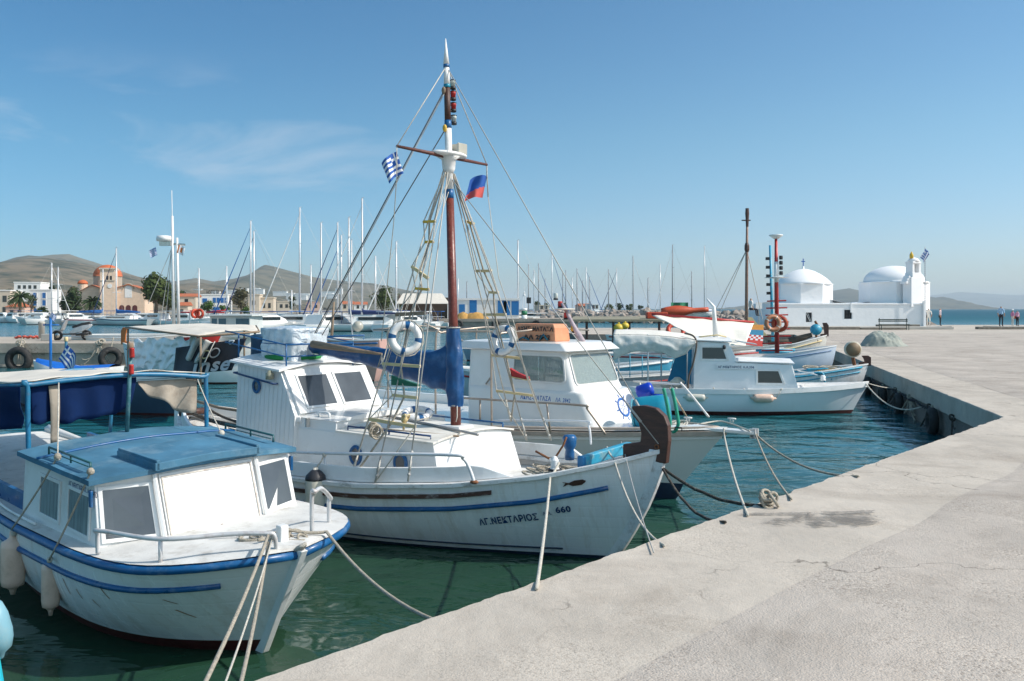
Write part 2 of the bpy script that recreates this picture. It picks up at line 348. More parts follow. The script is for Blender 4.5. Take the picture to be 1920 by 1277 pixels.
# ------------------------------------------------------------ quay
QZ = 0.88
K = V((7.75, 14.2, 0)); d1 = V((.661, .750, 0)); d2 = V((.2329, .9725, 0)); n1 = V((.750, -.661, 0)); n2 = V((.9725, -.2329, 0))
P0 = K - d1 * 60; T = K + d2 * 47.1
quay_poly = [P0, K, T, V((4.2, 60.5, 0)), V((3.0, 81, 0)), V((34, 81, 0)), V((36, 96, 0)), V((140, 96, 0)), V((140, -35, 0))]
def concrete(name, c, speck=0.25, ss=90.0, bump=0.35, dark=(0.16, 0.14, 0.12), da=0.5, ds=0.9):
    m = bpy.data.materials.new(name); m.use_nodes = True; n = m.node_tree.nodes; l = m.node_tree.links
    b = n['Principled BSDF']; b.inputs['Roughness'].default_value = 0.88; b.inputs['Specular IOR Level'].default_value = 0.25
    tc = n.new('ShaderNodeTexCoord'); co = tc.outputs['Object']
    def noi(sc, det=6, ro=0.6, stretch=None, dist=0.0):
        src = co
        if stretch:
            mp = n.new('ShaderNodeMapping'); mp.inputs['Scale'].default_value = stretch[:3]; mp.inputs['Rotation'].default_value = (0, 0, stretch[3]); l.new(co, mp.inputs[0]); src = mp.outputs[0]
        z = n.new('ShaderNodeTexNoise'); z.inputs['Scale'].default_value = sc; z.inputs['Detail'].default_value = det; z.inputs['Roughness'].default_value = ro; z.inputs['Distortion'].default_value = dist; l.new(src, z.inputs['Vector']); return z.outputs['Fac']
    def rng(s_, a, b_, c_, d_):
        r = n.new('ShaderNodeMapRange'); r.inputs['From Min'].default_value = a; r.inputs['From Max'].default_value = b_; r.inputs['To Min'].default_value = c_; r.inputs['To Max'].default_value = d_; l.new(s_, r.inputs['Value']); return r.outputs[0]
    base = n.new('ShaderNodeVectorMath'); base.operation = 'SCALE'; base.inputs[0].default_value = c; l.new(rng(noi(0.8, 8), .3, .7, .84, 1.12), base.inputs['Scale']); out = base.outputs[0]
    def mixc(fac, colr):
        nonlocal out
        x = n.new('ShaderNodeMix'); x.data_type = 'RGBA'; l.new(fac, x.inputs['Factor']); l.new(out, x.inputs['A']); x.inputs['B'].default_value = (*colr, 1); out = x.outputs['Result']
    vo = n.new('ShaderNodeTexVoronoi'); vo.inputs['Scale'].default_value = ss; l.new(co, vo.inputs['Vector'])
    sepc = n.new('ShaderNodeSeparateColor'); l.new(vo.outputs['Color'], sepc.inputs[0])
    patch = rng(noi(1.1, 7, .65), .44, .60, 0.12, 1.2)
    k1 = n.new('ShaderNodeMath'); k1.operation = 'MULTIPLY'; l.new(rng(sepc.outputs[0], .55, 1, 0, speck), k1.inputs[0]); l.new(patch, k1.inputs[1]); mixc(k1.outputs[0], (0.12, 0.085, 0.06))
    k2 = n.new('ShaderNodeMath'); k2.operation = 'MULTIPLY'; l.new(rng(sepc.outputs[1], .7, 1, 0, speck), k2.inputs[0]); l.new(patch, k2.inputs[1]); mixc(k2.outputs[0], (0.70, 0.62, 0.52))
    mixc(rng(noi(ds, 9, .68, dist=.6), .53, .72, 0, da), dark)
    mixc(rng(noi(2.2, 9, .7, (1.0, .16, 1, 0.25)), .55, .75, 0, .35), (0.24, 0.22, 0.20))
    mixc(rng(noi(0.35, 9, .72, dist=1.2), .48, .66, 0, .42), (0.22, 0.18, 0.145))
    vc = n.new('ShaderNodeTexVoronoi'); vc.feature = 'DISTANCE_TO_EDGE'; vc.inputs['Scale'].default_value = 0.42
    wn = n.new('ShaderNodeVectorMath'); wn.operation = 'SCALE'; zc_ = n.new('ShaderNodeTexNoise'); zc_.inputs['Scale'].default_value = 2.2; zc_.inputs['Detail'].default_value = 8; l.new(co, zc_.inputs['Vector']); l.new(zc_.outputs['Color'], wn.inputs[0]); wn.inputs['Scale'].default_value = 0.9
    wa = n.new('ShaderNodeVectorMath'); l.new(co, wa.inputs[0]); l.new(wn.outputs[0], wa.inputs[1]); l.new(wa.outputs[0], vc.inputs['Vector'])
    kc = n.new('ShaderNodeMath'); kc.operation = 'MULTIPLY'; l.new(rng(vc.outputs['Distance'], 0.0, .006, .75, 0), kc.inputs[0]); l.new(rng(noi(.5, 4), .46, .56, 0, 1), kc.inputs[1]); mixc(kc.outputs[0], (0.10, 0.085, 0.07))
    l.new(out, b.inputs['Base Color'])
    bp = n.new('ShaderNodeBump'); bp.inputs['Strength'].default_value = bump; bp.inputs['Distance'].default_value = 0.012
    ad = n.new('ShaderNodeMath'); ad.operation = 'ADD'; l.new(noi(55, 6, .7), ad.inputs[0]); l.new(rng(vo.outputs['Distance'], 0, .6, 0.6, 0), ad.inputs[1]); l.new(ad.outputs[0], bp.inputs['Height'])
    b2 = n.new('ShaderNodeBump'); b2.inputs['Strength'].default_value = 0.4; b2.inputs['Distance'].default_value = 0.05; l.new(noi(2.5, 5), b2.inputs['Height']); l.new(bp.outputs[0], b2.inputs['Normal'])
    l.new(b2.outputs[0], b.inputs['Normal'])
    return m
conc = concrete('quay_concrete', (0.47, 0.415, 0.36), 0.42, 75, 0.4, (0.24, 0.20, 0.165), .45)
concs = concrete('smooth_edge_concrete', (0.505, 0.45, 0.385), 0.28, 95, 0.25, (0.27, 0.225, 0.18), .4, 1.6)
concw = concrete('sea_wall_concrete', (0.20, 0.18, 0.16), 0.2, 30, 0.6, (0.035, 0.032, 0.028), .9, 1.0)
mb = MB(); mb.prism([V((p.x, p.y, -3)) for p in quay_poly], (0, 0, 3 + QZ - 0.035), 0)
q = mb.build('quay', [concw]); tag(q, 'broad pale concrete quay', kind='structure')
def off(p, a, inn): return p + inn * a
def corner(a):       # intersection of the two edge lines moved inwards by a
    A = P0 + n1 * a; B = K + n2 * a; den = d1.x * d2.y - d1.y * d2.x; t = ((B - A).x * d2.y - (B - A).y * d2.x) / den; return A + d1 * t
# top sheets: the rough slab, and the smoother capping strip along the edge with a worn step between them
def strip(a0, a1, z0, z1, m, name, lab, end=T):
    e = lambda a: (P0 + n1 * a, corner(a), end + n2 * a)
    A = e(a0); B = e(a1); mb = MB()
    def sub(p, q, r, s_, k):
        for i in range(k):
            a, b = i / k, (i + 1) / k
            mb.prism([V((*(p.lerp(q, a)).xy, z0)), V((*(p.lerp(q, b)).xy, z0)), V((*(r.lerp(s_, b)).xy, z0)), V((*(r.lerp(s_, a)).xy, z0))][::-1], (0, 0, z1 - z0))
    mb.prism([V((x.x, x.y, z0)) for x in (A[0], A[1], B[1], B[0])][::-1], (0, 0, z1 - z0)); mb.prism([V((x.x, x.y, z0)) for x in (A[1], A[2], B[2], B[1])][::-1], (0, 0, z1 - z0))
    o = mb.build(name, m); tag(o, lab, kind='structure'); return o
def ragged_cap():
    rnd = random.Random(3); mb = MB(); pts_o = []; pts_i = []
    L1 = (K - P0).length; 
    def row(a, jit, zz):
        out = []; k = 420
        for i in range(k + 1):
            s_ = L1 - 16.5 * (1 - i / k) if False else 0
        return out
    # outer edge chipped, sampled finely where the camera is close
    for seg in range(2):
        base = P0 if seg == 0 else K; dr = d1 if seg == 0 else d2; nn = n1 if seg == 0 else n2; ln = L1 if seg == 0 else 47.1
        s0 = 38.0 if seg == 0 else 0.0; k = 460 if seg == 0 else 300
        for i in range(k + 1):
            if seg == 1 and i == 0: continue
            s_ = s0 + (ln - s0) * i / k; p = base + dr * s_
            ch = 0.032 * noise.noise(V((s_ * 4.0, seg * 9, 2))) + 0.018 * noise.noise(V((s_ * 17, seg * 5, 4)))
            j = 0.05 * noise.noise(V((s_ * .7, 5, seg))) 
            if seg == 0 and i == k: pts_o.append(corner(-0.05)); pts_i.append(corner(1.28)); continue
            if seg == 0 and (p - K).length < 1.5 and False: continue
            pts_o.append(p + nn * (-0.05 + ch)); pts_i.append((p if seg or (K - p).length > .01 else K) + nn * (1.28 + j))
    # drop inner points that fold over at the corner
    cc = corner(1.28); n_ = len(pts_o); vs = []; fs = []
    for i in range(n_):
        o_ = pts_o[i]; q_ = pts_i[i]
        if i <= 460 and (q_ - P0).dot(d1) > (cc - P0).dot(d1): q_ = cc
        if i > 460 and (q_ - K).dot(d2) < (cc - K).dot(d2): q_ = cc
        r_ = 0.012
        inn = (q_ - o_); inn.z = 0; inn.normalize()
        vs += [(o_.x, o_.y, 0.50), (o_.x, o_.y, QZ - .012 + 0.004), (*(o_ + inn * r_).xy, QZ + 0.004), (*q_.xy, QZ - 0.016), (*q_.xy, QZ - 0.07)]
    for i in range(n_ - 1):
        a = i * 5; b = a + 5
        for j in range(4): fs.append((a + j, b + j, b + j + 1, a + j + 1)[::-1])
    mb.add(vs, fs); o = mb.build('quay_kerb', concs, smooth='auto'); tag(o, 'smoother worn capping strip along the quay edge', kind='structure')
ragged_cap()
# the rough slab's own top surface, slightly undulating near the camera
def slab_top():
    mb = MB(); a = 1.17
    A = P0 + d1 * 40 + n1 * a; C_ = corner(a); D = T + n2 * a
    rows = 44
    vs = []; fs = []
    far = lambda t: V((12 + 9 * t * 0 + 30 * 0, 0, 0))
    outer = []
    k = 60
    for i in range(k + 1): outer.append(A.lerp(C_, i / k))
    for i in range(1, 40): outer.append(C_.lerp(D, i / 40))
    outer.append(D)
    m = 16
    for i, p in enumerate(outer):
        t = i / (len(outer) - 1); qv = V((120, -30 + 120 * t ** 1.2, 0)) if t < 1 else V((120, 90, 0))
        for j in range(m + 1):
            s_ = (j / m) ** 2.2; r = p.lerp(qv, s_)
            z = QZ + 0.012 * noise.noise(V((r.x * .5, r.y * .5, 0))) - (0.012 if j == 0 else 0)
            vs.append((r.x, r.y, z))
    for i in range(len(outer) - 1):
        for j in range(m):
            a_ = i * (m + 1) + j; fs.append((a_, a_ + 1, a_ + m + 2, a_ + m + 1)[::-1])
    mb.add(vs, fs); o = mb.build('quay_pavement', conc, smooth=True); tag(o, 'rough exposed concrete paving of the quay', kind='structure')
slab_top()
# flat sheet for the back pier and around the chapel
mb = MB(); zt = QZ - 0.004
mb.add([(p.x, p.y, zt) for p in (T, V((4.2, 60.5, 0)), V((3.0, 81, 0)), V((34, 81, 0)), V((36, 96, 0)), V((130, 96, 0)), V((130, 60, 0)))], [tuple(range(7))[::-1]])
o = mb.build('pier_pavement', concs); tag(o, 'pale concrete of the pier behind the moored boats', kind='structure')
# dark wet stain beside the mooring knot on the quay edge
def blotch(name, cpx, cpy, rx, ry, m, lab, seed=1, rot=0.2, z=QZ + 0.011):
    c = AT(cpx, cpy, z); mb = MB(); k = 60; vs = [(c.x, c.y, z)]
    for i in range(k):
        a = 2 * pi * i / k; r = 1 + 0.55 * noise.noise(V((cos(a) * 1.6, sin(a) * 1.6, seed))) + 0.35 * noise.noise(V((cos(a) * 6, sin(a) * 6, seed)))
        x = rx * r * cos(a); y = ry * r * sin(a); vs.append((c.x + x * cos(rot) - y * sin(rot), c.y + x * sin(rot) + y * cos(rot), z))
    mb.add(vs, [(0, 1 + i, 1 + (i + 1) % k) for i in range(k)]); o = mb.build(name, m); tag(o, lab, kind='stuff'); return o
stm = mat('tar_stain', (0.10, 0.095, 0.09), 0.8, var=0.5, vs=12)
def stain_mat():
    m = bpy.data.materials.new('ragged_wet_stain'); m.use_nodes = True; n = m.node_tree.nodes; l = m.node_tree.links
    b = n['Principled BSDF']; b.inputs['Base Color'].default_value = (0.13, 0.12, 0.11, 1); b.inputs['Roughness'].default_value = 0.8
    tc = n.new('ShaderNodeTexCoord'); z = n.new('ShaderNodeTexNoise'); z.inputs['Scale'].default_value = 5; z.inputs['Detail'].default_value = 9; z.inputs['Roughness'].default_value = .72; l.new(tc.outputs['Object'], z.inputs['Vector'])
    r = n.new('ShaderNodeMapRange'); r.inputs['From Min'].default_value = .44; r.inputs['From Max'].default_value = .56; r.inputs['To Max'].default_value = .55; l.new(z.outputs['Fac'], r.inputs['Value']); l.new(r.outputs[0], b.inputs['Alpha'])
    return m
stn = stain_mat()
blotch('wet_stain', 1545, 972, 0.55, 0.20, stn, 'dark ragged stain on the quay beside the knotted mooring rope', 3, 0.35)
blotch('tar_mark', 1478, 962, 0.5, 0.035, stn, 'thin dark drip line running from the knot across the quay', 5, 0.1, QZ + 0.013)

# raised platform with the stone kerb round the chapel
kerbm = mat('rough_kerb_stone', (0.20, 0.18, 0.15), 0.9, var=0.35, vs=3, bump=0.6, bs=6)
plat = mat('whitewashed_terrace', (0.42, 0.40, 0.36), 0.85, var=0.15, vs=1)
mb = MB(); mb.box(19.5, 36.2, 74.3, 95, QZ, 1.07); mb.build('terrace', plat)['kind'] = 'structure'
mb = MB(); mb.box(19.2, 28.4, 74.0, 74.35, QZ, 1.10); mb.box(28.45, 32.2, 74.0, 74.35, QZ, 1.04)
tag(mb.build('terrace_kerb', kerbm, bevel=.03), 'rough stone kerb in front of the white chapel', kind='structure')
for i, (x0, x1, y, z1) in enumerate(((26.3 + 5.0, 34.9, 77.5, 1.24), (38.6, 44.5, 75, 1.10))):
    mb = MB(); mb.box(x0, x1, y, y + .6, QZ, z1)
    tag(mb.build('stone_kerb', kerbm, bevel=.04), ['low stone ledge between the chapel and the standing visitors', 'low stone ledge at the right edge of the quay'][i], 'kerb')

# ------------------------------------------------------------ left jetty, far mole, breakwater
jet = concrete('jetty_concrete', (0.44, 0.385, 0.32), 0.2, 20, 0.5, (0.19, 0.14, 0.09), .5, .5)
mb = MB(); mb.box(-60, -13.5, 40, 49.5, -2, 1.05); mb.box(-60, -13.4, 39.9, 40, 0.62, 1.07); mb.box(-60, -13.45, 39.95, 40, 0.0, 0.10)
tag(mb.build('jetty', jet, bevel=.02), 'pale concrete jetty behind the boats at the left', kind='structure')
mb = MB(); mb.box(-22, 8.6, 118, 134, -2, 1.25); mb.box(-22, 8.7, 117.8, 118, 0.9, 1.28)
tag(mb.build('mole', concrete('mole_concrete', (0.36, 0.31, 0.26), 0.2, 10, 0.5, (0.10, 0.08, 0.06), .6, .4)), 'far concrete mole carrying the white harbour building', kind='structure')
rockm = mat('breakwater_rock', (0.34, 0.29, 0.25), 0.95, var=0.45, vs=0.7, bump=0.5, bs=4, stain=(0.12, 0.10, 0.09), stain_amt=.7, ss=.5)
def rock(mb, c, r, rnd):
    a, b = rnd.uniform(0, 6), rnd.uniform(0, 6); M = Matrix.Rotation(a, 3, 'Z') @ Matrix.Rotation(b, 3, 'X'); vs = []; n, m = 7, 5
    sc = (r * rnd.uniform(.8, 1.4), r * rnd.uniform(.7, 1.1), r * rnd.uniform(.55, .9)); k0 = len(mb.v)
    mb.ball(c, sc, n, m, M)
    for i in range(k0, len(mb.v)):
        p = V(mb.v[i]); d = p - V(c); mb.v[i] = tuple(V(c) + d * (1 + 0.45 * noise.noise(p * 1.1 / r * .9)))
rnd = random.Random(11); mb = MB()
for i in range(420):
    t = i / 420; x = 5 + 47 * t; d = 172 - 22 * t
    lay = rnd.random(); mb_z = 0.1 + 1.75 * lay
    rock(mb, (x + rnd.uniform(-.6, .6), d - 1.5 + 4.5 * lay + rnd.uniform(-.7, .7), mb_z), rnd.uniform(.55, 1.0), rnd)
tag(mb.build('breakwater_rocks', rockm), 'tumbled brown boulders of the breakwater', kind='stuff')
rnd = random.Random(5); mb = MB()
for i in range(26): rock(mb, (34.5 + rnd.uniform(0, 11), 97 + rnd.uniform(0, 3), 0.45 + rnd.uniform(-.2, .5)), rnd.uniform(.5, .9), rnd)
tag(mb.build('shore_rocks', rockm), 'pale boulders beyond the terrace where the visitors stand', kind='stuff')

# ------------------------------------------------------------ hills and islands
def hillmat(name, base, dark, pale, sc):
    m = bpy.data.materials.new(name); m.use_nodes = True; n = m.node_tree.nodes; l = m.node_tree.links
    b = n['Principled BSDF']; b.inputs['Roughness'].default_value = 1.0; b.inputs['Specular IOR Level'].default_value = 0.1
    tc = n.new('ShaderNodeTexCoord')
    def noi(s_, d=7): z = n.new('ShaderNodeTexNoise'); z.inputs['Scale'].default_value = s_; z.inputs['Detail'].default_value = d; z.inputs['Roughness'].default_value = .68; l.new(tc.outputs['Object'], z.inputs['Vector']); return z.outputs['Fac']
    def rg(s_, a, c): r = n.new('ShaderNodeMapRange'); r.inputs['From Min'].default_value = a; r.inputs['From Max'].default_value = c; l.new(s_, r.inputs['Value']); return r.outputs[0]
    x = n.new('ShaderNodeMix'); x.data_type = 'RGBA'; x.inputs['A'].default_value = (*base, 1); x.inputs['B'].default_value = (*dark, 1); l.new(rg(noi(sc), .46, .6), x.inputs['Factor'])
    y = n.new('ShaderNodeMix'); y.data_type = 'RGBA'; y.inputs['B'].default_value = (*pale, 1); l.new(x.outputs['Result'], y.inputs['A']); l.new(rg(noi(sc * .55, 5), .55, .75), y.inputs['Factor'])
    l.new(y.outputs['Result'], b.inputs['Base Color']); return m
def lerp_tab(tab, x):
    if x <= tab[0][0]: return tab[0][1]
    for (a, b), (c, d) in zip(tab, tab[1:]):
        if x <= c: return b + (d - b) * (x - a) / (c - a)
    return tab[-1][1]
def ridge(name, tab, d, depth, m, lab, rough=8, base_y=579.5, nx=220, ny=34, seed=0, back=0.35, prof=1.0):
    px0, px1 = tab[0][0], tab[-1][0]
    def fn(u, v):
        px = px0 + (px1 - px0) * u; h = max(0.0, (HY - lerp_tab(tab, px)) * d / F)
        dd = d - depth * (1 - v / (1 - back)) if v < 1 - back else d + depth * (v - (1 - back)) / back * .6
        s_ = min(1, v / (1 - back)); s_ = s_ ** prof * (1 if v <= 1 - back else (1 - ((v - (1 - back)) / back) ** 1.5))
        x = (px - CX) / F * (d * .35 + dd * .65)
        r = noise.fractal(V((x / (rough * 14), dd / (rough * 14), seed)), 1.0, 2.0, 6)
        gul = abs(noise.noise(V((x / (rough * 22) + 3, seed, dd / (rough * 60)))))
        z = h * s_ * (1 - 0.35 * gul * (1 - abs(2 * s_ - 1)) - .0 * r) + r * rough * min(1, 3 * s_) * (0.25 if s_ > .96 else 1) * (1 - .6 * s_ ** 3)
        return (x, dd, z - 1.5 if v > 0.02 else -4)
    mb = MB(); mb.grid(fn, nx, ny); o = mb.build(name, m, smooth=True); tag(o, lab, kind='structure'); return o
h1 = hillmat('dry_brown_hillside', (0.165, 0.130, 0.085), (0.035, 0.045, 0.026), (0.27, 0.21, 0.14), 0.016)
h2 = hillmat('grey_green_mountain', (0.14, 0.125, 0.085), (0.05, 0.055, 0.035), (0.22, 0.18, 0.13), 0.006)
ridge('hills', [(-60, 498), (0, 489), (40, 482), (90, 480), (150, 489), (190, 498), (235, 509), (290, 523), (340, 530), (380, 528), (430, 534), (480, 541), (540, 556), (600, 569), (650, 577)], 2100, 1400, h1, 'dry brown hills scattered with houses behind the town', 9, seed=2)
ridge('mountains', [(-60, 492), (0, 490), (30, 480), (55, 476), (75, 478), (100, 475), (130, 474), (150, 481), (180, 490), (205, 498), (260, 517), (320, 526), (350, 522), (368, 519), (400, 526), (440, 520), (470, 512), (485, 500), (497, 494), (512, 497), (540, 505), (590, 518), (640, 524), (700, 529), (760, 541), (820, 553), (870, 566), (910, 577)], 3300, 1500, h2, 'grey green mountain ridge with a peak behind the masts', 10, seed=6)
h3 = hillmat('far_island_scrub', (0.11, 0.105, 0.075), (0.04, 0.05, 0.04), (0.20, 0.17, 0.13), 0.003)
ridge('island_hills', [(1340, 578), (1380, 574), (1430, 566), (1480, 560), (1540, 548), (1565, 543), (1592, 539), (1615, 544), (1660, 544), (1700, 546), (1730, 552), (1752, 557), (1768, 555), (1785, 560), (1800, 567), (1830, 577), (1838, 579)], 5600, 1100, h3, 'hazy island beyond the chapel', 9, seed=8, prof=.7)
ridge('distant_hills', [(1640, 578), (1700, 562), (1750, 553), (1800, 547), (1850, 550), (1900, 553), (1960, 551), (2040, 560)], 15000, 2500, h3, 'faint mountain range at the horizon', 24, seed=9, prof=.7)
# ------------------------------------------------------------ boats: common builders
class Fr:
    """a boat's own frame: x forward (0 at the stem head), y to the far side, z up from the waterline"""
    def __init__(s, X, Y, a, roll=0.0, pitch=0.0):
        s.loc = V((X, Y, 0)); s.rot = (radians(roll), -radians(pitch), -radians(a))
        from mathutils import Euler
        s.M = Matrix.Translation(s.loc) @ Euler(s.rot, 'XYZ').to_matrix().to_4x4(); s.I = s.M.inverted()
    def on(s, px, py, ax, val):          # where the sight line of a photo pixel meets the boat's plane ax = val
        o = s.I @ V((0, 0, HC)); p = s.I @ V(((px - CX) / F * 10, 10, HC - (py - HY) / F * 10)); d = p - o
        t = (val - o[ax]) / d[ax]; return o + d * t
    def x(s, px, py, v): return s.on(px, py, 0, v)
    def y(s, px, py, v): return s.on(px, py, 1, v)
    def z(s, px, py, v): return s.on(px, py, 2, v)
    def w(s, p): return s.M @ V(p)

class Hull:
    def __init__(s, L, B, sheer, stem, stern, um=0.45, pg=2.2, pw=1.4, ps=2.4, tr=0.0, keel=-0.5, full=0.6, k=2.2, trw=0.0):
        s.__dict__.update(L=L, B=B, sheer=sheer, stem=stem, stern=stern, um=um, pg=pg, pw=pw, ps=ps, tr=tr, keel=keel, full=full, k=k, trw=trw)
    def Z(s, u): return lerp_tab(s.sheer, u)
    def pt(s, u, v, side, out=0.0):
        Zs = s.Z(u); z = s.keel + v * (Zs - s.keel)
        xb = lerp_tab(s.stem, z); xs = lerp_tab(s.stern, z); x = xs + (xb - xs) * u
        vv = max(0.0, min(1.0, v)); p = s.pw + (s.pg - s.pw) * vv ** 1.5
        if u > s.um: f = 1 - ((u - s.um) / (1 - s.um)) ** p
        else:
            t = s.tr * vv ** 0.8 + s.trw * (1 - vv); f = t + (1 - t) * (1 - ((s.um - u) / s.um) ** s.ps)
        g = (1 - (1 - vv) ** s.k) ** s.full
        y = max(0.0, s.B * f * g) + out
        return V((x, side * y, z))
    def at(s, x, z, side, out=0.0):
        a, b = 0.0, 1.0
        for _ in range(26):
            m = (a + b) / 2; Zs = s.Z(m); v = (z - s.keel) / (Zs - s.keel)
            if s.pt(m, v, 1).x < x: a = m
            else: b = m
        m = (a + b) / 2; v = (z - s.keel) / (s.Z(m) - s.keel); return s.pt(m, v, side, out)
    def line(s, dz, side, u0=0.0, u1=1.0, n=40, out=0.0, zf=None):     # a line parallel to the sheer, dz below it
        r = []
        for i in range(n + 1):
            u = u0 + (u1 - u0) * i / n; Zs = s.Z(u); z = Zs - dz if zf is None else zf(u); v = (z - s.keel) / (Zs - s.keel); r.append(s.pt(u, v, side, out))
        return r
    def mesh(s, boot=0.06, nu=44, nv=14, thick=0.035):
        mb = MB()
        for side in (-1, 1):
            vs = []
            for i in range(nu + 1):
                u = (i / nu); u = 1 - (1 - u) ** 1.35
                Zs = s.Z(u); vb = (boot - s.keel) / (Zs - s.keel)
                rows = [vb * (j / 4) for j in range(4)] + [vb + (1 - vb) * j / (nv - 4) for j in range(nv - 3)]
                vs.append([s.pt(u, v, side) for v in rows])
            m = len(vs[0]); flat = [p for r in vs for p in r]
            for part, lo_, hi_ in ((1, 0, 4), (0, 4, m - 1)):
                fs = [(i * m + j, (i + 1) * m + j, (i + 1) * m + j + 1, i * m + j + 1) for i in range(nu) for j in range(lo_, hi_)]
                if side > 0: fs = [f[::-1] for f in fs]
                mb.add(flat, fs, part)
        # transom
        nv2 = 10; vs = []
        for j in range(nv2 + 1):
            v = j / nv2; vs += [s.pt(0, v, -1), s.pt(0, v, 1)]
        if s.tr > 0.02: mb.add(vs, [(2 * j, 2 * j + 2, 2 * j + 3, 2 * j + 1) for j in range(nv2)], 0)
        return mb
    def deck(s, drop, u0=0.0, u1=1.0, n=30, camber=0.03, inset=0.02):
        mb = MB(); vs = []
        for i in range(n + 1):
            u = u0 + (u1 - u0) * i / n; a = s.line(drop, -1, u, u, 1)[0]; b = s.line(drop, 1, u, u, 1)[0]
            a.y = min(-0.004, a.y + inset); b.y = max(0.004, b.y - inset)
            for j in range(7):
                t = j / 6; p = a.lerp(b, t); p.z += camber * (1 - (2 * t - 1) ** 2); vs.append(p)
        mb.add(vs, [(i * 7 + j, i * 7 + j + 1, (i + 1) * 7 + j + 1, (i + 1) * 7 + j)[::-1] for i in range(n) for j in range(6)]); return mb

FONT = None
def text_mesh(txt, size, bold=0.0):
    cu = bpy.data.curves.new('lettering', 'FONT'); cu.body = txt; cu.size = size; cu.offset = bold; cu.resolution_u = 3; cu.space_character = 1.08
    o = bpy.data.objects.new('lettering', cu); COL.objects.link(o); bpy.context.view_layer.update()
    me = bpy.data.meshes.new_from_object(o.evaluated_get(bpy.context.evaluated_depsgraph_get()))
    vs = [v.co.copy() for v in me.vertices]; fs = [tuple(p.vertices) for p in me.polygons]
    bpy.data.objects.remove(o); bpy.data.curves.remove(cu); bpy.data.meshes.remove(me); return vs, fs
def lettering(name, txt, size, fn, m, parent, bold=0.0, shear=0.0, sx=1.0, fit=None):
    vs, fs = text_mesh(txt, size, bold)
    if fit: sx = fit / (max(p.x for p in vs) - min(p.x for p in vs))
    mb = MB(); mb.add([fn((p.x + shear * p.y) * sx, p.y) for p in vs], fs); return mb.build(name, m, parent)

def P(name, mb, m, parent, smooth=False, **k): return mb.build(name, m, parent, smooth, **k)
def fender(loc, L, r, m, top, label, rope_to=None, rot=(0, 0, 0), group='fenders hung over the boats\' sides', capm=None):
    t = thing('fender', label, 'fender', loc, rot, group)
    pr = [(0.012, L / 2 + 0.05), (r * .25, L / 2 + .05), (r * .3, L / 2), (r * .55, L / 2 - .02), (r * .92, L / 2 - .09 * L), (r, L / 2 - .2 * L), (r, -L / 2 + .2 * L), (r * .92, -L / 2 + .09 * L), (r * .55, -L / 2 + .02), (r * .3, -L / 2), (r * .2, -L / 2 - .04)]
    mb = MB(); mb.lathe(pr, n=18); P('fender_body', mb, m, t, True)
    if capm: mb = MB(); mb.lathe([(r * .3, L / 2 + .03), (r * .55, L / 2 + .01), (r * .94, L / 2 - .085 * L), (r * 1.01, L / 2 - .16 * L), (r * 1.01, L / 2 - .2 * L)], n=18); P('fender_cap', mb, capm, t, True)
    if rope_to is not None:
        inv = Matrix.Translation(V(loc)).inverted() if not any(rot) else None
        mb = MB()
        ends = rope_to if isinstance(rope_to, list) else [rope_to]
        from mathutils import Euler
        Mx = (Matrix.Translation(V(loc)) @ Euler(rot, 'XYZ').to_matrix().to_4x4()).inverted()
        for i, e in enumerate(ends):
            st = V((0, 0, L / 2 + .04)) if i == 0 else V((0, 0, -L / 2 - .03))
            e = Mx @ V(e); mb.tube([st, st.lerp(e, .5) + V((.01, 0, 0)), e], 0.009, 5)
            mb.ball(e, .025, 6, 5); mb.ball(st, .022, 6, 5)
        P('fender_line', mb, ropew, t, True)
    return t
def life_ring(loc, M, R, r, label, squash=1.0, bands=True, a0=0.7, cols=None):
    t = thing('life_ring', label, 'life ring', loc, (0, 0, 0), 'life rings')
    mb = MB(); n, m = 40, 12; cols = cols or (foamwh, blue)
    vs = []; fs = []; 
    for i in range(n):
        a = 2 * pi * i / n
        for j in range(m):
            b = 2 * pi * j / m; wob = 1 + .03 * sin(5 * a)
            p = V(((R + r * cos(b)) * cos(a), (R + r * cos(b)) * sin(a) * squash, r * sin(b) * 1.0)); vs.append(M @ p)
    for i in range(n):
        a = (2 * pi * (i + .5) / n + a0) % (pi / 2); k = 1 if (a < 0.30) else 0
        for j in range(m): mb.m.append(k); mb.f.append((i * m + j, ((i + 1) % n) * m + j, ((i + 1) % n) * m + (j + 1) % m, i * m + (j + 1) % m))
    mb.v = [tuple(v) for v in vs]
    P('ring', mb, list(cols), t, True)
    mb = MB(); rp = [M @ V(((R + r * 1.15) * cos(2 * pi * i / 24), (R + r * 1.15) * sin(2 * pi * i / 24) * squash, .01)) * (1 + .03 * (i % 3)) for i in range(24)]
    mb.tube(rp, .007, 4, closed=True); P('grab_line', mb, ropew, t, True)
    return t
foamwh = mat('life_ring_white', (0.78, 0.77, 0.75), 0.5, var=0.06, vs=8, stain=GRIME, stain_amt=.4, ss=6, bump=.1, bs=20)
def flag_mesh(Wd, Ht, nu, nv, wav, colf, seed=0, droop=0.25):
    """cloth hanging from its hoist along +x; colf(u, v) picks the material"""
    mb = MB(); vs = []
    for j in range(nv + 1):
        for i in range(nu + 1):
            u, v = i / nu, j / nv
            n1_ = noise.noise(V((u * 3 + seed, v * 1.6, seed))); x = u * Wd * (1 - .12 * u); y = wav * sin(u * 7 + v * 1.5 + seed) * u ** .7 + n1_ * wav * .8 * u
            z = (v - 1) * Ht - droop * u * u * Wd + n1_ * .07 * Ht * u; vs.append(V((x, y, z)))
    k = nu + 1; mb.v = [tuple(p) for p in vs]
    for j in range(nv):
        for i in range(nu):
            mb.f.append((j * k + i, j * k + i + 1, (j + 1) * k + i + 1, (j + 1) * k + i)); mb.m.append(colf((i + .5) / nu, (j + .5) / nv))
    return mb
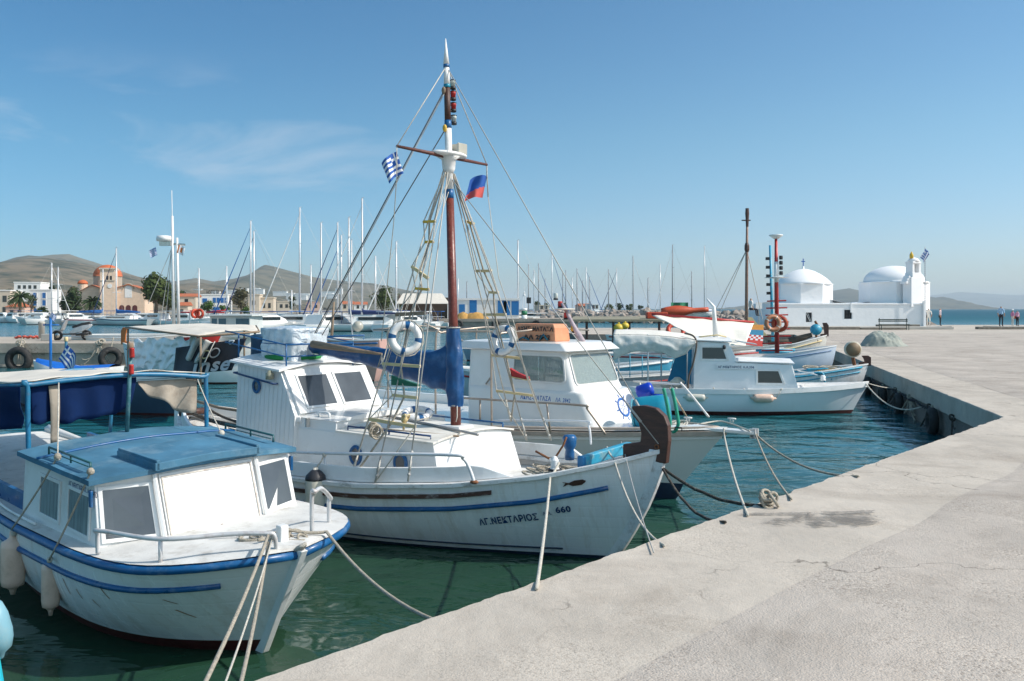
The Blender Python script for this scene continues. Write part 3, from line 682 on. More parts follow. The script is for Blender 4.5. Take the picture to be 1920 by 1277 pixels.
flb = mat('flag_blue_cloth', (0.02, 0.10, 0.38), 0.8, var=.1); flw = mat('flag_white_cloth', (0.75, 0.76, 0.78), 0.8, var=.06); flr = mat('flag_red_cloth', (0.62, 0.11, 0.10), 0.8, var=.15)
def greek(u, v):                      # nine stripes, and a white cross on the blue canton
    if u < .40 and v > 4 / 9: return 1 if (abs(u - .185) < .04 or abs(v - .72) < .05) else 0
    return 0 if int((1 - v) * 9) % 2 == 0 else 1
def flag(loc, M3, Wd, Ht, label, colf=greek, mats=None, wav=.05, seed=0, droop=.25, nu=27, nv=18):
    t = thing('flag', label, 'flag', loc); mb = flag_mesh(Wd, Ht, nu, nv, wav, colf, seed, droop); mb.v = [tuple(M3 @ V(p)) for p in mb.v]
    o = mb.build('cloth', mats or [flb, flw], t, True); return t
def rz(a): return Matrix.Rotation(radians(a), 3, 'Z')
def rot3(x=0, y=0, z=0):
    from mathutils import Euler
    return Euler((radians(x), radians(y), radians(z)), 'XYZ').to_matrix()
# ------------------------------------------------------------ boat 1: small blue-roofed cabin boat, nearest
B1 = Fr(-1.51, 6.49, 43.0, 1.7, -2.3)
b1 = thing('cabin_boat', 'small white fishing boat with a blue cabin roof and blue rub rails', 'fishing boat', B1.loc, B1.rot, 'fishing boats moored bow-on to the quay')
H1 = Hull(6.3, .98, [(0, .80), (.25, .70), (.5, .69), (.75, .74), (.9, .80), (1, .86)], [(-.6, -1.25), (-.3, -.75), (0, -.50), (.4, -.28), (.86, 0), (1.2, .1)], [(-.6, -5.6), (0, -5.9), (1, -6.3)], um=.60, pg=7.5, pw=2.1, ps=1.5, tr=.62, trw=.2, keel=-.45, full=.62)
P('hull', H1.mesh(.085), [hullw, bootr], b1, True)
mb = MB()
for s_ in (-1, 1): mb.tube(H1.line(.030, s_, 0, 1, 60, .010), .034, 8)
P('rub_rail', mb, blue, b1, True)
mb = MB()
for s_ in (-1, 1): mb.tube(H1.line(.21, s_, .02, .965, 60, .006), .024, 7)
P('lower_rub_strake', mb, blue, b1, True)
P('side_deck', H1.deck(-.012, 0, 1, 44, .035, -.005), deckw, b1, True)
mb = MB()
pr = [V((lerp_tab(H1.stem, z) + .02, 0, z)) for z in [-.45 + i * .11 for i in range(13)]]
mb.loft([[p + V((-.10, -.035, 0)), p + V((.03, -.028, 0)), p + V((.03, .028, 0)), p + V((-.10, .035, 0))] for p in pr]); P('stem_post', mb, white, b1, bevel=.006)
# toe rail along the after side deck
mb = MB()
for s_ in (-1, 1):
    mb.tube([p + V((0, -s_ * .05, .03)) for p in H1.line(-.01, s_, 0, .62, 30)], [.012 + .05 * max(0, 1 - i / 10) for i in range(31)], 6)
P('toe_rail', mb, white, b1, True)
# cabin: the near side and far side are alike; front of three raked panels
def cabin_block(mb, prof, yb, yt, bow=0.0):
    """prof: (x, z) outline of the side, bottom yb and top yt half-breadths; built as a closed block"""
    z0 = min(p[1] for p in prof); z1 = max(p[1] for p in prof); rings = []
    hw = lambda z: yb + (yt - yb) * (z - z0) / (z1 - z0)
    A = [V((x, -hw(z), z)) for x, z in prof]; Bv = [V((x, hw(z), z)) for x, z in prof]; n = len(prof)
    mb.add(A + Bv, [tuple(range(n)), tuple(range(n, 2 * n))[::-1]] + [(j, n + j, n + (j + 1) % n, (j + 1) % n) for j in range(n)])
cabx0, cabx1 = -2.86, -1.27        # aft and front at deck level
mb = MB()
W1b, W1t = .87, .84
ptsB = [(-2.9, -W1b), (-1.32, -W1b), (-1.14, -.42), (-1.14, .42), (-1.32, W1b), (-2.9, W1b)]
ptsT = [(-2.88, -W1t), (-1.46, -W1t), (-1.34, -.42), (-1.34, .42), (-1.46, W1t), (-2.88, W1t)]
zb, zt = .66, 1.215
rings = [[V((x, y, zb)) for x, y in ptsB], [V((x, y, zt)) for x, y in ptsT], [V((x * 1.0, y, zt + .07 * (1 - (y / .9) ** 2))) for x, y in ptsT]]
mb.loft(rings); P('cabin', mb, white, b1, bevel=.008)
# roof
mb = MB(); nx, ny = 18, 16
def roof_fn(zoff):
    def f(u, v):
        y = -.90 + 1.80 * v; xf = -1.43 + .13 * min(1, max(0, (.90 - abs(y)) / .42)) + .02; xa = -2.93 + .04 * abs(y)
        x = xa + (xf - xa) * u; return V((x, y, 1.245 + zoff + .058 * (1 - (y / .9) ** 2) + .012 * noise.noise(V((x * 2, y * 2, 0)))))
    return f
k0 = len(mb.v); mb.grid(roof_fn(0.028), nx, ny); mb.grid(roof_fn(-.012), nx, ny)
w_ = nx + 1; tot = w_ * (ny + 1)
bd = list(range(nx)) + [j * w_ + nx for j in range(ny)] + [ny * w_ + nx - i for i in range(nx)] + [(ny - j) * w_ for j in range(ny)]
mb.f += [(bd[i], bd[(i + 1) % len(bd)], bd[(i + 1) % len(bd)] + tot, bd[i] + tot)[::-1] for i in range(len(bd))]; mb.m += [0] * len(bd)
rf = P('cabin_roof', mb, bluer, b1, 'auto')
mb = MB()   # seam batten across the roof
mb.tube([roof_fn(.035)(.30, j / 12) for j in range(13)], .012, 5); P('roof_batten', mb, blue, rf, True)
# sliding hatch with its raised lid and the white front door below it
def on_roof(x, y, dz): return V((x, y, 1.275 + .058 * (1 - (y / .9) ** 2) + dz))
mb = MB(); x0, x1, y0, y1 = -1.92, -1.24, -.47, .44
top = [[on_roof(x, y, dz) for x, y in ((x0, y0), (x1, y0), (x1, (y0 + y1) / 2), (x1, y1), (x0, y1), (x0, (y0 + y1) / 2))] for dz in (-.015, .046)]
mb.loft(top); mb.box(x0, x1, y0 + .01, y0 + .04, 1.30, 1.385); mb.box(x0, x1, y1 - .04, y1 - .01, 1.30, 1.385)
P('sliding_hatch', mb, [bluer], b1, bevel=.006)
def wall_q(x0, x1, fb, ft):
    """a rectangle on the near cabin side between x0..x1 and the height fractions fb..ft"""
    def q(x, f): return V((x + (0 if x < -2 else -.14 * f * 0), -(W1b + (W1t - W1b) * f), zb + (zt - zb) * f))
    return [q(x0, fb), q(x1, fb), q(x1 - .0, ft), q(x0, ft)]
def mirror(q): return [V((p.x, -p.y, p.z)) for p in q][::-1]
def window(q, parent, fw=.03, ft=.014, gm=glassd, frm=white, curt=False, name='window'):
    mb = MB(); mb.frame(q, fw, ft); f = P(name, mb, frm, parent, bevel=.003)
    mb = MB(); mb.slab(q, .004, .003); P('pane', mb, gm, f)
    return f
curtg = mat('curtained_pane', (0.16, 0.20, 0.21), 0.12, var=.55, vs=7, stretch=(5, 5, .25))
for sd in (0, 1):
    for (x0, x1) in ((-2.48, -2.10), (-1.90, -1.52)):
        q = wall_q(x0, x1, .30, .83)
        if sd: q = mirror(q)
        window(q, b1, .028, .014, curtg)
def front_q(i, t0, t1, f0, f1):     # panel i of the front, bilinear
    a, b = ptsB[i], ptsB[i + 1]; c, d = ptsT[i], ptsT[i + 1]
    def q(t, f):
        bx = a[0] + (b[0] - a[0]) * t, a[1] + (b[1] - a[1]) * t; tx = c[0] + (d[0] - c[0]) * t, c[1] + (d[1] - c[1]) * t
        return V((bx[0] + (tx[0] - bx[0]) * f, bx[1] + (tx[1] - bx[1]) * f, zb + (zt - zb) * f))
    return [q(t0, f0), q(t1, f0), q(t1, f1), q(t0, f1)]
window(front_q(1, .12, .86, .30, .93), b1, .03, .012, glass); window(front_q(3, .12, .86, .30, .93), b1, .03, .012, glass)
mb = MB(); mb.slab(front_q(2, .02, .98, .20, 1.06), .022, .004); dr = P('front_door', mb, white, b1, bevel=.004)
mb = MB(); mb.frame(front_q(2, .05, .95, .24, 1.0), .012, .008, .026); P('door_trim', mb, mat('rusty_trim_paint', (.55, .50, .44), .6, var=.3, vs=20, stain=RUST, stain_amt=.6, ss=18), dr)
mb = MB(); mb.ball((-1.13, .02, .80), .02, 8, 6); mb.tube([(-1.13, .02, .80), (-1.09, .03, .76), (-1.11, .02, .73)], .008, 5); P('door_knob', mb, rust, dr, True)
for y in (-.44, .44): mb = MB(); mb.tube([(-1.125, y, .72), (-1.325, y, 1.26)], .018, 5); P('door_post', mb, white, b1)
# eaves beam, side lamps
mb = MB()
for yy, s_ in ((-W1b, -1), (W1b, 1)):
    mb.box(-1.47, -1.43, yy - .012 * 1, yy + .012, 1.06, 1.19)
P('side_light', mb, blue, b1, bevel=.008)
for s_ in (-1, 1):
    mb = MB(); yy = s_ * .80
    a = [V((-2.45, yy, 1.30)), V((-2.45, yy, 1.36)), V((-1.62, yy, 1.36)), V((-1.62, yy, 1.30))]
    mb.tube(a, .010, 6); mb.tube([(-2.0, yy, 1.30), (-2.0, yy, 1.36)], .009, 5); mb.tube([(-2.4, yy, 1.325), (-1.66, yy, 1.325)], .005, 5)
    P('hand_rail', mb, mat('dark_green_rail', (.02, .10, .11), .45), b1, True)
# bow rails
def rail(pts, posts, r=.017, m=galv, parent=b1, name='bow_rail'):
    mb = MB(); mb.tube(smooth_path(pts, 5), r, 7)
    for a, b in posts: mb.tube([a, b], r * .85, 6)
    for a, b in posts: mb.lathe([(r * 2.2, 0), (r * 2.0, .01)], V(b) , 8)
    return P(name, mb, m, parent, True)
def dk(x, y): 
    return V((x, y, .0))
zdk = lambda x: H1.Z(max(0, min(1, (x + 6.3) / 6.3))) + .03
pA = B1.z(184, 1043, .77); pB = B1.z(301, 1063, .79); tA = B1.x(188, 1007, pA.x); 
hA = .175
Rn = [V((pA.x, pA.y, .79)), V((pA.x, pA.y, .93)), V((pA.x + .04, pA.y, .965)), V((pB.x, pB.y, .985)), V((-.30, -.40, 1.0)), V((-.13, -.20, 1.0)), V((-.10, -.15, .975)), V((-.10, -.13, .83))]
rail(Rn, [(V((pB.x, pB.y, .985)), V((pB.x, pB.y, .78)))])
g1 = B1.z(585, 1010, .84); g2 = B1.z(617, 981, .83); t1 = B1.y(591, 922, g1.y); t2 = B1.y(620, 934, g2.y); tm = B1.y(603, 916, (g1.y + g2.y) / 2 - .02)
Rf = [g1, V((g1.x, g1.y, t1.z - .03)), t1, tm, t2, V((g2.x, g2.y, t2.z - .03)), g2]
rail(Rf, [])
# registration lettering on the cabin side
def fn(tx, ty): f = (.90 + ty); return V((-1.93 + tx, -(W1b + (W1t - W1b) * ((1.145 + ty - zb) / (zt - zb))) - .004, 1.135 + ty))
lettering('lettering', 'ΑΓ.ΝΕΚΤΑΡΙΟΣ Λ.Α.1480', .062, fn, ink, b1, .0012, sx=.72)
# samson post and coiled line on the foredeck
mb = MB(); mb.box(-.27, -.20, -.035, .035, .80, 1.0); P('mooring_post', mb, white, b1, bevel=.01)
mb = MB(); mb.tube([(-.02, -.03, .87), (.06, 0, .92), (-.02, .03, .87)], .018, 6); P('bow_fairlead', mb, ropew, b1, True)
# cockpit aft: blue inner bulwark
mb = MB(); mb.box(-5.6, -3.0, -.80, -.76, .55, .86); mb.box(-5.6, -3.0, .76, .80, .55, .86); mb.box(-3.02, -2.94, -.8, .8, .5, 1.0)
P('cockpit_coaming', mb, blue, b1)

for k, (px, py, ln) in enumerate(((122, 1098, .12), (146, 1112, .07), (190, 1110, .10), (178, 1130, .06), (342, 1150, .08), (312, 1128, .04))):
    p_ = None
    for kk in range(80):
        z = .05 + kk * .01; p = B1.z(px, py, z); q = H1.at(p.x, z, -1)
        if p_ is None or abs(q.y - p.y) < p_[0]: p_ = (abs(q.y - p.y), q)
    x, z = p_[1].x, p_[1].z; mb = MB(); mb.add([H1.at(x + dx, z + dz, -1, .0035) for dx, dz in ((-.006, ln / 2), (.008, ln / 2), (.03, 0), (.055, -ln / 2), (.045, -ln / 2), (.018, 0))], [tuple(range(6))]); P('rust_streak', mb, mat('rust_streak', (.34, .17, .07), .8, var=.4, vs=40), b1)
# ---- awning over the cockpit on blue pipes
def pl(px, py, y): return B1.y(px, py, y)
aw = [B1.y(55, 722, -.82), B1.y(388, 707, .86)]
zt_ = 1.92
cn = B1.y(52, 722, -.80); cf = B1.y(386, 706, .80); 
ax0 = (cn.x + cf.x) / 2; ztn = cn.z; ztf = cf.z
ax1 = ax0 - 2.3; AZ = cn.z - .24
pn = B1.y(245, 720, 0.0)
mb = MB()
A_ = V((cn.x, -.80, cn.z)); B_ = V((cf.x, .80, cf.z)); Mi = A_.lerp(B_, .57)
mb.tube(smooth_path([V((cn.x, -.80, .8)), V((cn.x, -.80, cn.z - .06)), V((cn.x, -.76, cn.z)), Mi + V((0, 0, .05)), V((cf.x, .75, cf.z)), V((cf.x, .80, cf.z - .06)), V((cf.x, .80, .8))], 6), .022, 8)
mb.tube(smooth_path([V((ax1, -.85, .8)), V((ax1, -.85, AZ - .05)), V((ax1, -.8, AZ)), V((ax1, 0, AZ + .05)), V((ax1, .8, AZ)), V((ax1, .85, .8))], 4), .02, 7)
mb.tube([V((ax1, -.80, AZ)), A_], .017, 6); mb.tube([V((ax1, .80, AZ)), B_], .017, 6); mb.tube([V((ax1, 0, AZ + .05)), Mi + V((0, 0, .05))], .017, 6)
P('awning_frame', mb, mat('awning_pipe_blue', (.015, .16, .30), .4, var=.3, vs=9, stain=RUST, stain_amt=.4, ss=14), b1, True)
# navigation mast in front of the awning with two red lights
mast1 = B1.y(245, 690, .12)
mb = MB(); q0 = B1.z(238, 812, 1.32); q1 = B1.x(245, 655, q0.x); mb.tube([q0, q1], .020, 8); mst = P('signal_mast', mb, mat('teal_weathered_pole', (.05, .17, .20), .6, var=.4, vs=14, stain=(.35, .33, .28), stain_amt=.6, ss=14), b1, True)
ctr = lambda py: q0.lerp(q1, (812 - py) / (812 - 655.))
for py_ in (661, 692):
    c = ctr(py_); mb = MB(); mb.lathe([(.022, -.045), (.024, -.03), (.021, .03), (.024, .04), (.018, .045)], c + V((.03, 0, 0)), 12); P('red_lamp', mb, red, mst, True)
mb = MB(); mb.lathe([(.02, 0), (.028, .02), (.028, .05), (.02, .06)], ctr(655), 10); P('mast_head', mb, wood, mst, True)
# cloths of the awning: cream top, navy side curtain, brownish hanging end
A0 = V((ax1 - .1, -.82, cn.z + .02)); 
def topc(u, v):
    a = V((ax1 - .25, -.84, AZ + .0)).lerp(V((ax1 - .25, .84, AZ + .0)), v); b = A_.lerp(B_, v); p = a.lerp(b, u)
    p.z += .05 * sin(pi * v) - .07 * sin(pi * u) * (0.5 + .5 * sin(v * 9)) * .5 + .03 * noise.noise(V((u * 5, v * 5, 2))) + .03; return p
mb = MB(); mb.grid(topc, 26, 26); P('awning_cloth', mb, canvas, b1, True, thick=.006)
def navc(u, v):
    a = V((cn.x + .0, -.86, cn.z - .01)).lerp(V((ax1 - 1.1, -.90, AZ - .12)), u); 
    d_ = .36 * v * (1 - .25 * max(0, (u - .8)) ); return V((a.x, a.y + .05 * sin(u * 30) * v + .06 * v * noise.noise(V((u * 4, v * 2, 0))), a.z - d_ - .02 * sin(u * 9) * v))
def navf(u, v):      # curtain hung from the front pipe, seen as the long navy strip
    p = A_.lerp(B_, .02 + .57 * u) + V((-.05, 0, -.01)); bot = lerp_tab([(0, .36), (.35, .38), (.8, .33), (.93, .27), (1, .03)], u)
    p.z += .03 - (bot) * v - .012 * sin(u * 26) * v; p.x += .03 * sin(u * 22) * v; return p
mb = MB(); mb.grid(navc, 40, 8); mb.grid(navf, 40, 8); P('navy_curtain', mb, tarpb, b1, True, thick=.005)
tarpg = mat('grey_brown_canvas', (0.36, 0.31, 0.25), 0.9, var=.2, vs=3, bump=.5, bs=7, stain=(.16, .12, .09), stain_amt=.6, ss=5)
def endc(u, v):
    p = A_.lerp(B_, .60 + .36 * u) + V((-.06, 0, -.02)); dep = lerp_tab([(0, .03), (.25, .16), (.6, .28), (1, .36)], u)
    p.z -= dep * v + .02 * sin(u * 11) * v; p.x += .04 * sin(u * 15 + v) * v; return p
mb = MB(); mb.grid(endc, 26, 8); P('hanging_canvas', mb, tarpg, b1, True, thick=.005)
mb = MB(); rc = A_.lerp(B_, .14)
mb.grid(lambda u, v: rc + V((-.04 + .02 * sin(v * 4), .045 * (u - .5) * 2 * (1 - .3 * v), -.02 - .52 * v)), 3, 10); P('hanging_strap', mb, tarpg, b1, True, thick=.004)
# forestays from the awning down to the roof
mb = MB()
for a, b in ((B1.y(110, 718, -.6), B1.z(108, 858, 1.33)), (B1.y(368, 706, .72), B1.z(415, 812, 1.36))): mb.tube(sag(a, b, .02, 8), .006, 5); mb.ball(b, .03, 7, 5)
P('awning_guy_line', mb, ropew, b1, True)
mb = MB()
for a, b in ((B1.z(108, 856, 1.34), B1.z(22, 992, .72)), (B1.z(170, 884, 1.33), B1.z(92, 1050, .62))): mb.tube(sag(a, b, .02, 8), .008, 5); mb.ball(a, .03, 7, 5)
P('lashing', mb, rope, b1, True)

# fenders of the near boat
c = B1.w(B1.z(24, 1056, .36)); fender(c, .44, .095, foamp, None, 'peach white fender hung at the left edge of the photo', [B1.w(B1.z(26, 1000, .62))])
c = B1.w(B1.z(95, 1097, .34)); fender(c, .40, .068, foamp, None, 'slim pinkish fender hung beside the larger peach one', [B1.w(B1.z(93, 1050, .60))])
t = thing('fender', 'pale turquoise buoy fender at the lower left corner', 'fender', AD(-6, 1183, 5.6)); mb = MB(); mb.lathe([(.02, .20), (.05, .17), (.075, .10), (.088, 0), (.086, -.05), (.07, -.11), (.03, -.14), (.02, -.165), (.012, -.175)], n=28); P('fender_body', mb, mat('pale_cyan_vinyl', (.20, .40, .48), .4, stain=GRIME, stain_amt=.5, ss=4), t, True); t['group'] = "fenders hung over the boats' sides"; t.rotation_euler = (0, radians(-8), 0)
t = thing('blue_boat_bow', 'turquoise hull corner of a boat just inside the lower left edge', 'boat', (0, 0, 0))
mb = MB(); a, b, c_, d_ = AD(-60, 1150, 5.3), AD(-8, 1172, 5.4), AD(12, 1290, 5.2), AD(-60, 1300, 5.0)
mb.prism([a, b, c_, d_], (-.25, .25, -.05)); P('hull', mb, mat('turquoise_hull_paint', (.02, .38, .48), .3, var=.1), t, bevel=.02)
# ------------------------------------------------------------ boat 2: the big wooden caique with the tall mast
B2 = Fr(1.5, 9.0, 37.0)
b2 = thing('caique', 'large white wooden caique with a tall red-brown mast, yellow rope ladders and blue furled sail', 'fishing boat', B2.loc, B2.rot, 'fishing boats moored bow-on to the quay')
H2 = Hull(8.3, 1.42, [(0, .98), (.12, .84), (.3, .70), (.5, .655), (.65, .68), (.78, .76), (.88, .88), (.95, 1.03), (1, 1.17)], [(-.6, -1.15), (-.3, -.82), (0, -.57), (.3, -.37), (.6, -.20), (.9, -.07), (1.2, 0.0), (1.4, .02)], [(-.6, -7.2), (0, -7.75), (.5, -8.05), (1, -8.3)], um=.50, pg=2.15, pw=1.5, ps=2.3, tr=0.0, keel=-.55, full=.60, k=2.3)
P('hull', H2.mesh(.035, 56, 16), [hullw, bootb], b2, True)
P('deck', H2.deck(.10, .02, .98, 40, .04), deckw, b2, True)
mb = MB()
def cap(H, mb, dz, w_, h, u0=0.0, u1=1.0, n=60, out=.03, sides=(-1, 1)):
    for s_ in sides:
        L = H.line(dz, s_, u0, u1, n); rings = []
        for i, p in enumerate(L):
            o_ = s_ * out; i_ = -s_ * (w_ - out); yi = p.y + i_
            if yi * s_ < 0: yi = 0
            rings.append([V((p.x, p.y + o_, p.z - h / 2)), V((p.x, p.y + o_, p.z + h / 2)), V((p.x, yi, p.z + h / 2)), V((p.x, yi, p.z - h / 2))])
        mb.loft(rings)
cap(H2, mb, 0, .16, .05); P('cap_rail', mb, mat('worn_rail_paint', (.76, .75, .73), .5, var=.06, vs=4, stain=(.24, .20, .16), stain_amt=.9, ss=5, stretch=(.7, 3, 3), bump=.15, bs=30), b2, bevel=.008)
mb = MB()
for s_ in (-1, 1):   # raised white wash-board amidships
    L = H2.line(-.03, s_, .05, .845, 50); rings = []
    for i, p in enumerate(L):
        h = .155 * min(1, (50 - i) / 2.5) ; y0 = p.y - s_ * .045; y1 = p.y - s_ * .095
        rings.append([V((p.x, y0, p.z)), V((p.x, y0 - s_ * .02, p.z + h)), V((p.x, y1 - s_ * .02, p.z + h)), V((p.x, y1, p.z))])
    mb.loft(rings)
P('wash_board', mb, white, b2, bevel=.006)
mb = MB()
for s_ in (-1, 1): mb.tube([p for p in H2.line(0, s_, .02, .955, 70, .008, zf=lambda u: H2.Z(u) - .26 - .0 * u)], .026, 8)
P('blue_rub_strake', mb, blue, b2, True)
mb = MB()
for s_ in (-1, 1):
    a = H2.line(.115, s_, .10, .83, 60, .014); rings = [[p + V((0, 0, .024)), p + V((0, s_ * .018, .02)), p + V((0, s_ * .018, -.02)), p + V((0, 0, -.024))] for p in a]; mb.loft(rings)
P('dark_wooden_strake', mb, mat('worn_brown_strake', (.07, .028, .018), .5, var=.4, vs=6, stain=(.45, .42, .40), stain_amt=.8, ss=7, stretch=(.5, 3, 3), bump=.2), b2)
mb = MB()
for s_ in (-1, 1): mb.tube(H2.line(0, s_, .02, .93, 60, .004, zf=lambda u: .075 + .02 * u), .010, 5)
P('waterline_strake', mb, bootb, b2, True)
mb = MB()
pr = [V((lerp_tab(H2.stem, z) + .03, 0, z)) for z in [-.5 + i * .12 for i in range(15)]]
mb.loft([[p + V((-.16, -.045, 0)), p + V((.02, -.032, 0)), p + V((.02, .032, 0)), p + V((-.16, .045, 0))] for p in pr]); P('stem_post', mb, mat('chipped_stem_paint', (.76, .75, .74), .5, stain=(.28, .20, .15), stain_amt=.8, ss=6, bump=.2, bs=20), b2, bevel=.008)
# dark varnished stem head: a tall curved board
sh = [(-.44, 1.12), (-.44, 1.27), (-.24, 1.31), (-.23, 1.40), (-.26, 1.50), (-.35, 1.60), (-.33, 1.665), (-.20, 1.68), (-.06, 1.66), (.03, 1.59), (.07, 1.50), (.078, 1.35), (.05, 1.12)]
mb = MB(); mb.prism([V((x, -.038, z - .07)) for x, z in sh], (0, .076, 0)); P('stem_head', mb, brown, b2, bevel=.012)
mb = MB()
for s_ in (-1,): 
    c = V((-.045, -.05, 1.21)); mb.torus(c, .022, .007, rot3(90), 12, 6)
P('stem_ring', mb, rust, b2, True)

# trunk cabin
def trunk(prof, yb, yt, name, m, camber=0.0, parent=b2):
    mb = MB(); cabin_block(mb, prof, yb, yt); return P(name, mb, m, parent, bevel=.008)
mb = MB(); zc0 = .60
st = [(-4.95, 1.22, .74), (-3.97, 1.115, .74), (-3.2, 1.105, .74), (-2.43, 1.095, .72)]
def csec(x, z, hw, hb, zb_, cam=.07, n=9):
    r = [V((x[0], -hb, zb_))]; 
    for i in range(n): t = -1 + 2 * i / (n - 1); r.append(V((x[1], hw * t, z + cam * (1 - t * t))))
    r.append(V((x[0], hb, zb_))); return r
mb.loft([csec((-4.95, -4.95), 1.11, .72, .76, zc0), csec((-3.4, -3.4), 1.105, .72, .76, zc0), csec((-2.28, -2.43), 1.095, .70, .745, zc0)]); trk = P('trunk_cabin', mb, white, b2)
mb = MB(); mb.loft([[p + V((dx, 0, dz)) for p in csec((x, x), z, .735, .735, z - .001, .07)[1:-1]] + [p + V((dx, 0, dz + .022)) for p in csec((x, x), z, .735, .735, z - .001, .07)[1:-1]][::-1] for x, z, dx, dz in ((-3.96, 1.105, 0, .004), (-2.40, 1.098, 0, .004))])
P('trunk_roof', mb, mat('cream_deck_paint', (.72, .70, .64), .6, var=.12, vs=4, stain=(.35, .28, .2), stain_amt=.4, ss=3, bump=.08), b2)
# raised companion block between the trunk and the wheelhouse
mb = MB(); mb.loft([csec((-4.80, -4.80), 1.245, .70, .75, zc0, .06), csec((-3.98, -3.98), 1.235, .70, .75, zc0, .06)]); cb = P('companion_block', mb, white, b2)
mb = MB(); mb.loft([csec((x, x), 1.243 - .01 * k, .715, .715, 1.238 - .01 * k, .065) for k, x in enumerate((-4.82, -3.955))]); P('companion_top', mb, gel, b2, bevel=.004)
mb = MB(); mb.tube(smooth_path([(-4.40, -.60, 1.26), (-4.40, -.60, 1.30), (-4.30, -.60, 1.31), (-4.22, -.60, 1.30), (-4.22, -.60, 1.26)]), .015, 6); P('hatch_handle', mb, white, b2, True)
mb = MB(); mb.box(-4.435, -4.415, -.79, -.73, 1.14, 1.25); P('hasp', mb, steel, b2)
# portholes
for x, z in ((-3.60, .87), (-2.88, .855)):
    for s_ in (-1, 1):
        yy = (.76 + (.72 - .76) * (z - zc0) / .5) if True else .74
        M = rot3(90 if s_ < 0 else -90); c = V((x, s_ * (yy + .006), z))
        mb = MB(); mb.torus(c, .088, .020, M, 28, 8, sq=1.12); ph = P('porthole', mb, blue, b2, True)
        mb = MB(); mb.lathe([(.085, 0), (.085, .006)], c, 24, M, sy=1.12); P('pane', mb, glass, ph)
# grab rails on the trunk roof
mb = MB(); mb.tube([(-3.82, -.66, 1.125), (-3.82, -.66, 1.185), (-2.52, -.64, 1.175), (-2.52, -.64, 1.12)], .011, 6); mb.tube([(-3.15, -.65, 1.12), (-3.15, -.65, 1.18)], .011, 5)
P('grab_rail', mb, mat('navy_rail', (.01, .045, .14), .45), b2, True)
mb = MB(); mb.tube([(-3.9, .66, 1.13), (-3.9, .66, 1.20), (-2.5, .64, 1.19), (-2.5, .64, 1.12)], .013, 6); P('grab_rail', mb, blue, b2, True)
# wheelhouse
WY0, WY1 = .80, .72
wp = [(-5.80, .75), (-5.86, 1.86), (-4.98, 1.78), (-4.66, 1.25), (-4.66, .75)]
mb = MB(); n = 9
def wsec(x, z, hb, cam=.06): return [V((x, hb * (-1 + 2 * i / (n - 1)), z + cam * (1 - (-1 + 2 * i / (n - 1)) ** 2))) for i in range(n)]
ringsW = []
for (x, z) in wp:
    hb = WY0 + (WY1 - WY0) * (z - .75) / 1.1; ringsW.append(wsec(x, z, hb, .075 if z > 1.7 else 0))
A = [r[0] for r in ringsW]; Z_ = [r[-1] for r in ringsW]
for i in range(len(ringsW)):
    a, b = ringsW[i], ringsW[(i + 1) % len(ringsW)]; o_ = len(mb.v); mb.v += [tuple(p) for p in a + b]; mb.f += [(o_ + j, o_ + j + 1, o_ + n + j + 1, o_ + n + j)[::-1] for j in range(n - 1)]; mb.m += [0] * (n - 1)
mb.add(A, [tuple(range(5))]); mb.add(Z_, [tuple(range(5))[::-1]])
wh = P('wheelhouse', mb, plankw, b2, bevel=.006)
mb = MB()
rr = []
for x, z in ((-5.95, 1.875), (-4.93, 1.785)): rr.append([p + V((0, 0, 0)) for p in wsec(x, z, .79, .085)] + [p + V((0, 0, .03)) for p in wsec(x, z, .79, .085)][::-1])
mb.loft(rr); rfw = P('wheelhouse_roof', mb, white, b2, bevel=.004)
def wfront(y0, y1, f0, f1):
    def q(y, f): return V((-4.66 - .32 * f, y, 1.25 + .53 * f))
    return [q(y0, f0), q(y1, f0), q(y1, f1), q(y0, f1)]
# raked frame panel proud of the front, then the two panes
mb = MB(); mb.slab(wfront(-.70, .70, .02, 1.0), .044, 0.0); P('windscreen_panel', mb, white, b2, bevel=.003)
for y0, y1 in ((-.54, -.07), (.07, .54)):
    q = [p + V((.040, 0, .0245)) for p in wfront(y0, y1, .15, .84)]; window(q, b2, .03, .014, glass)
mb = MB(); mb.box(-4.66, -4.60, -.735, -.69, 1.18, 1.24); P('corner_block', mb, white, b2)
for x, z in ((-5.42, 1.585),):
    c = V((x, -.765 + .015, z)); M = rot3(90); mb = MB(); mb.torus(c + V((0, -.01, 0)), .062, .018, M, 24, 8, sq=1.2); ph = P('porthole', mb, blue, b2, True)
    mb = MB(); mb.lathe([(.06, 0), (.06, .008)], c, 20, M, sy=1.2); P('pane', mb, glass, ph)
mb = MB(); mb.tube([(-5.84, -.80, 1.745), (-5.02, -.80, 1.635)], .013, 6); mb.tube([(-5.84, -.80, 1.745), (-5.84, -.74, 1.745)], .012, 5); mb.tube([(-5.02, -.80, 1.635), (-5.02, -.74, 1.635)], .012, 5); P('side_grab_rail', mb, mat('navy_rail', (0, 0, 0)), b2, True)
mb = MB(); mb.lathe([(.02, -.05), (.05, -.045), (.052, .03), (.03, .045), (.02, .07)], (-5.10, -.80, 1.735), 14); P('side_lamp', mb, mat('old_glass_lamp', (.30, .30, .22), .2, var=.4, vs=30), b2, True)
# luggage rail on the wheelhouse roof
mb = MB(); z0 = 1.90
a_, b_, c_, d_ = V((-5.98, -.62, 1.92)), V((-5.00, -.62, 1.80)), V((-4.98, .50, 1.80)), V((-5.98, .50, 1.92))
for h in (.17, .32):
    mb.tube([V((-6.3, -.60, 1.96 + h)), b_ + V((0, 0, h)), c_ + V((0, 0, h)), d_ + V((0, 0, h))], .010, 6)
for p in (b_, c_, d_, a_): mb.tube([p, p + V((0, 0, .33))], .011, 6)
P('roof_rail', mb, blue, b2, True)
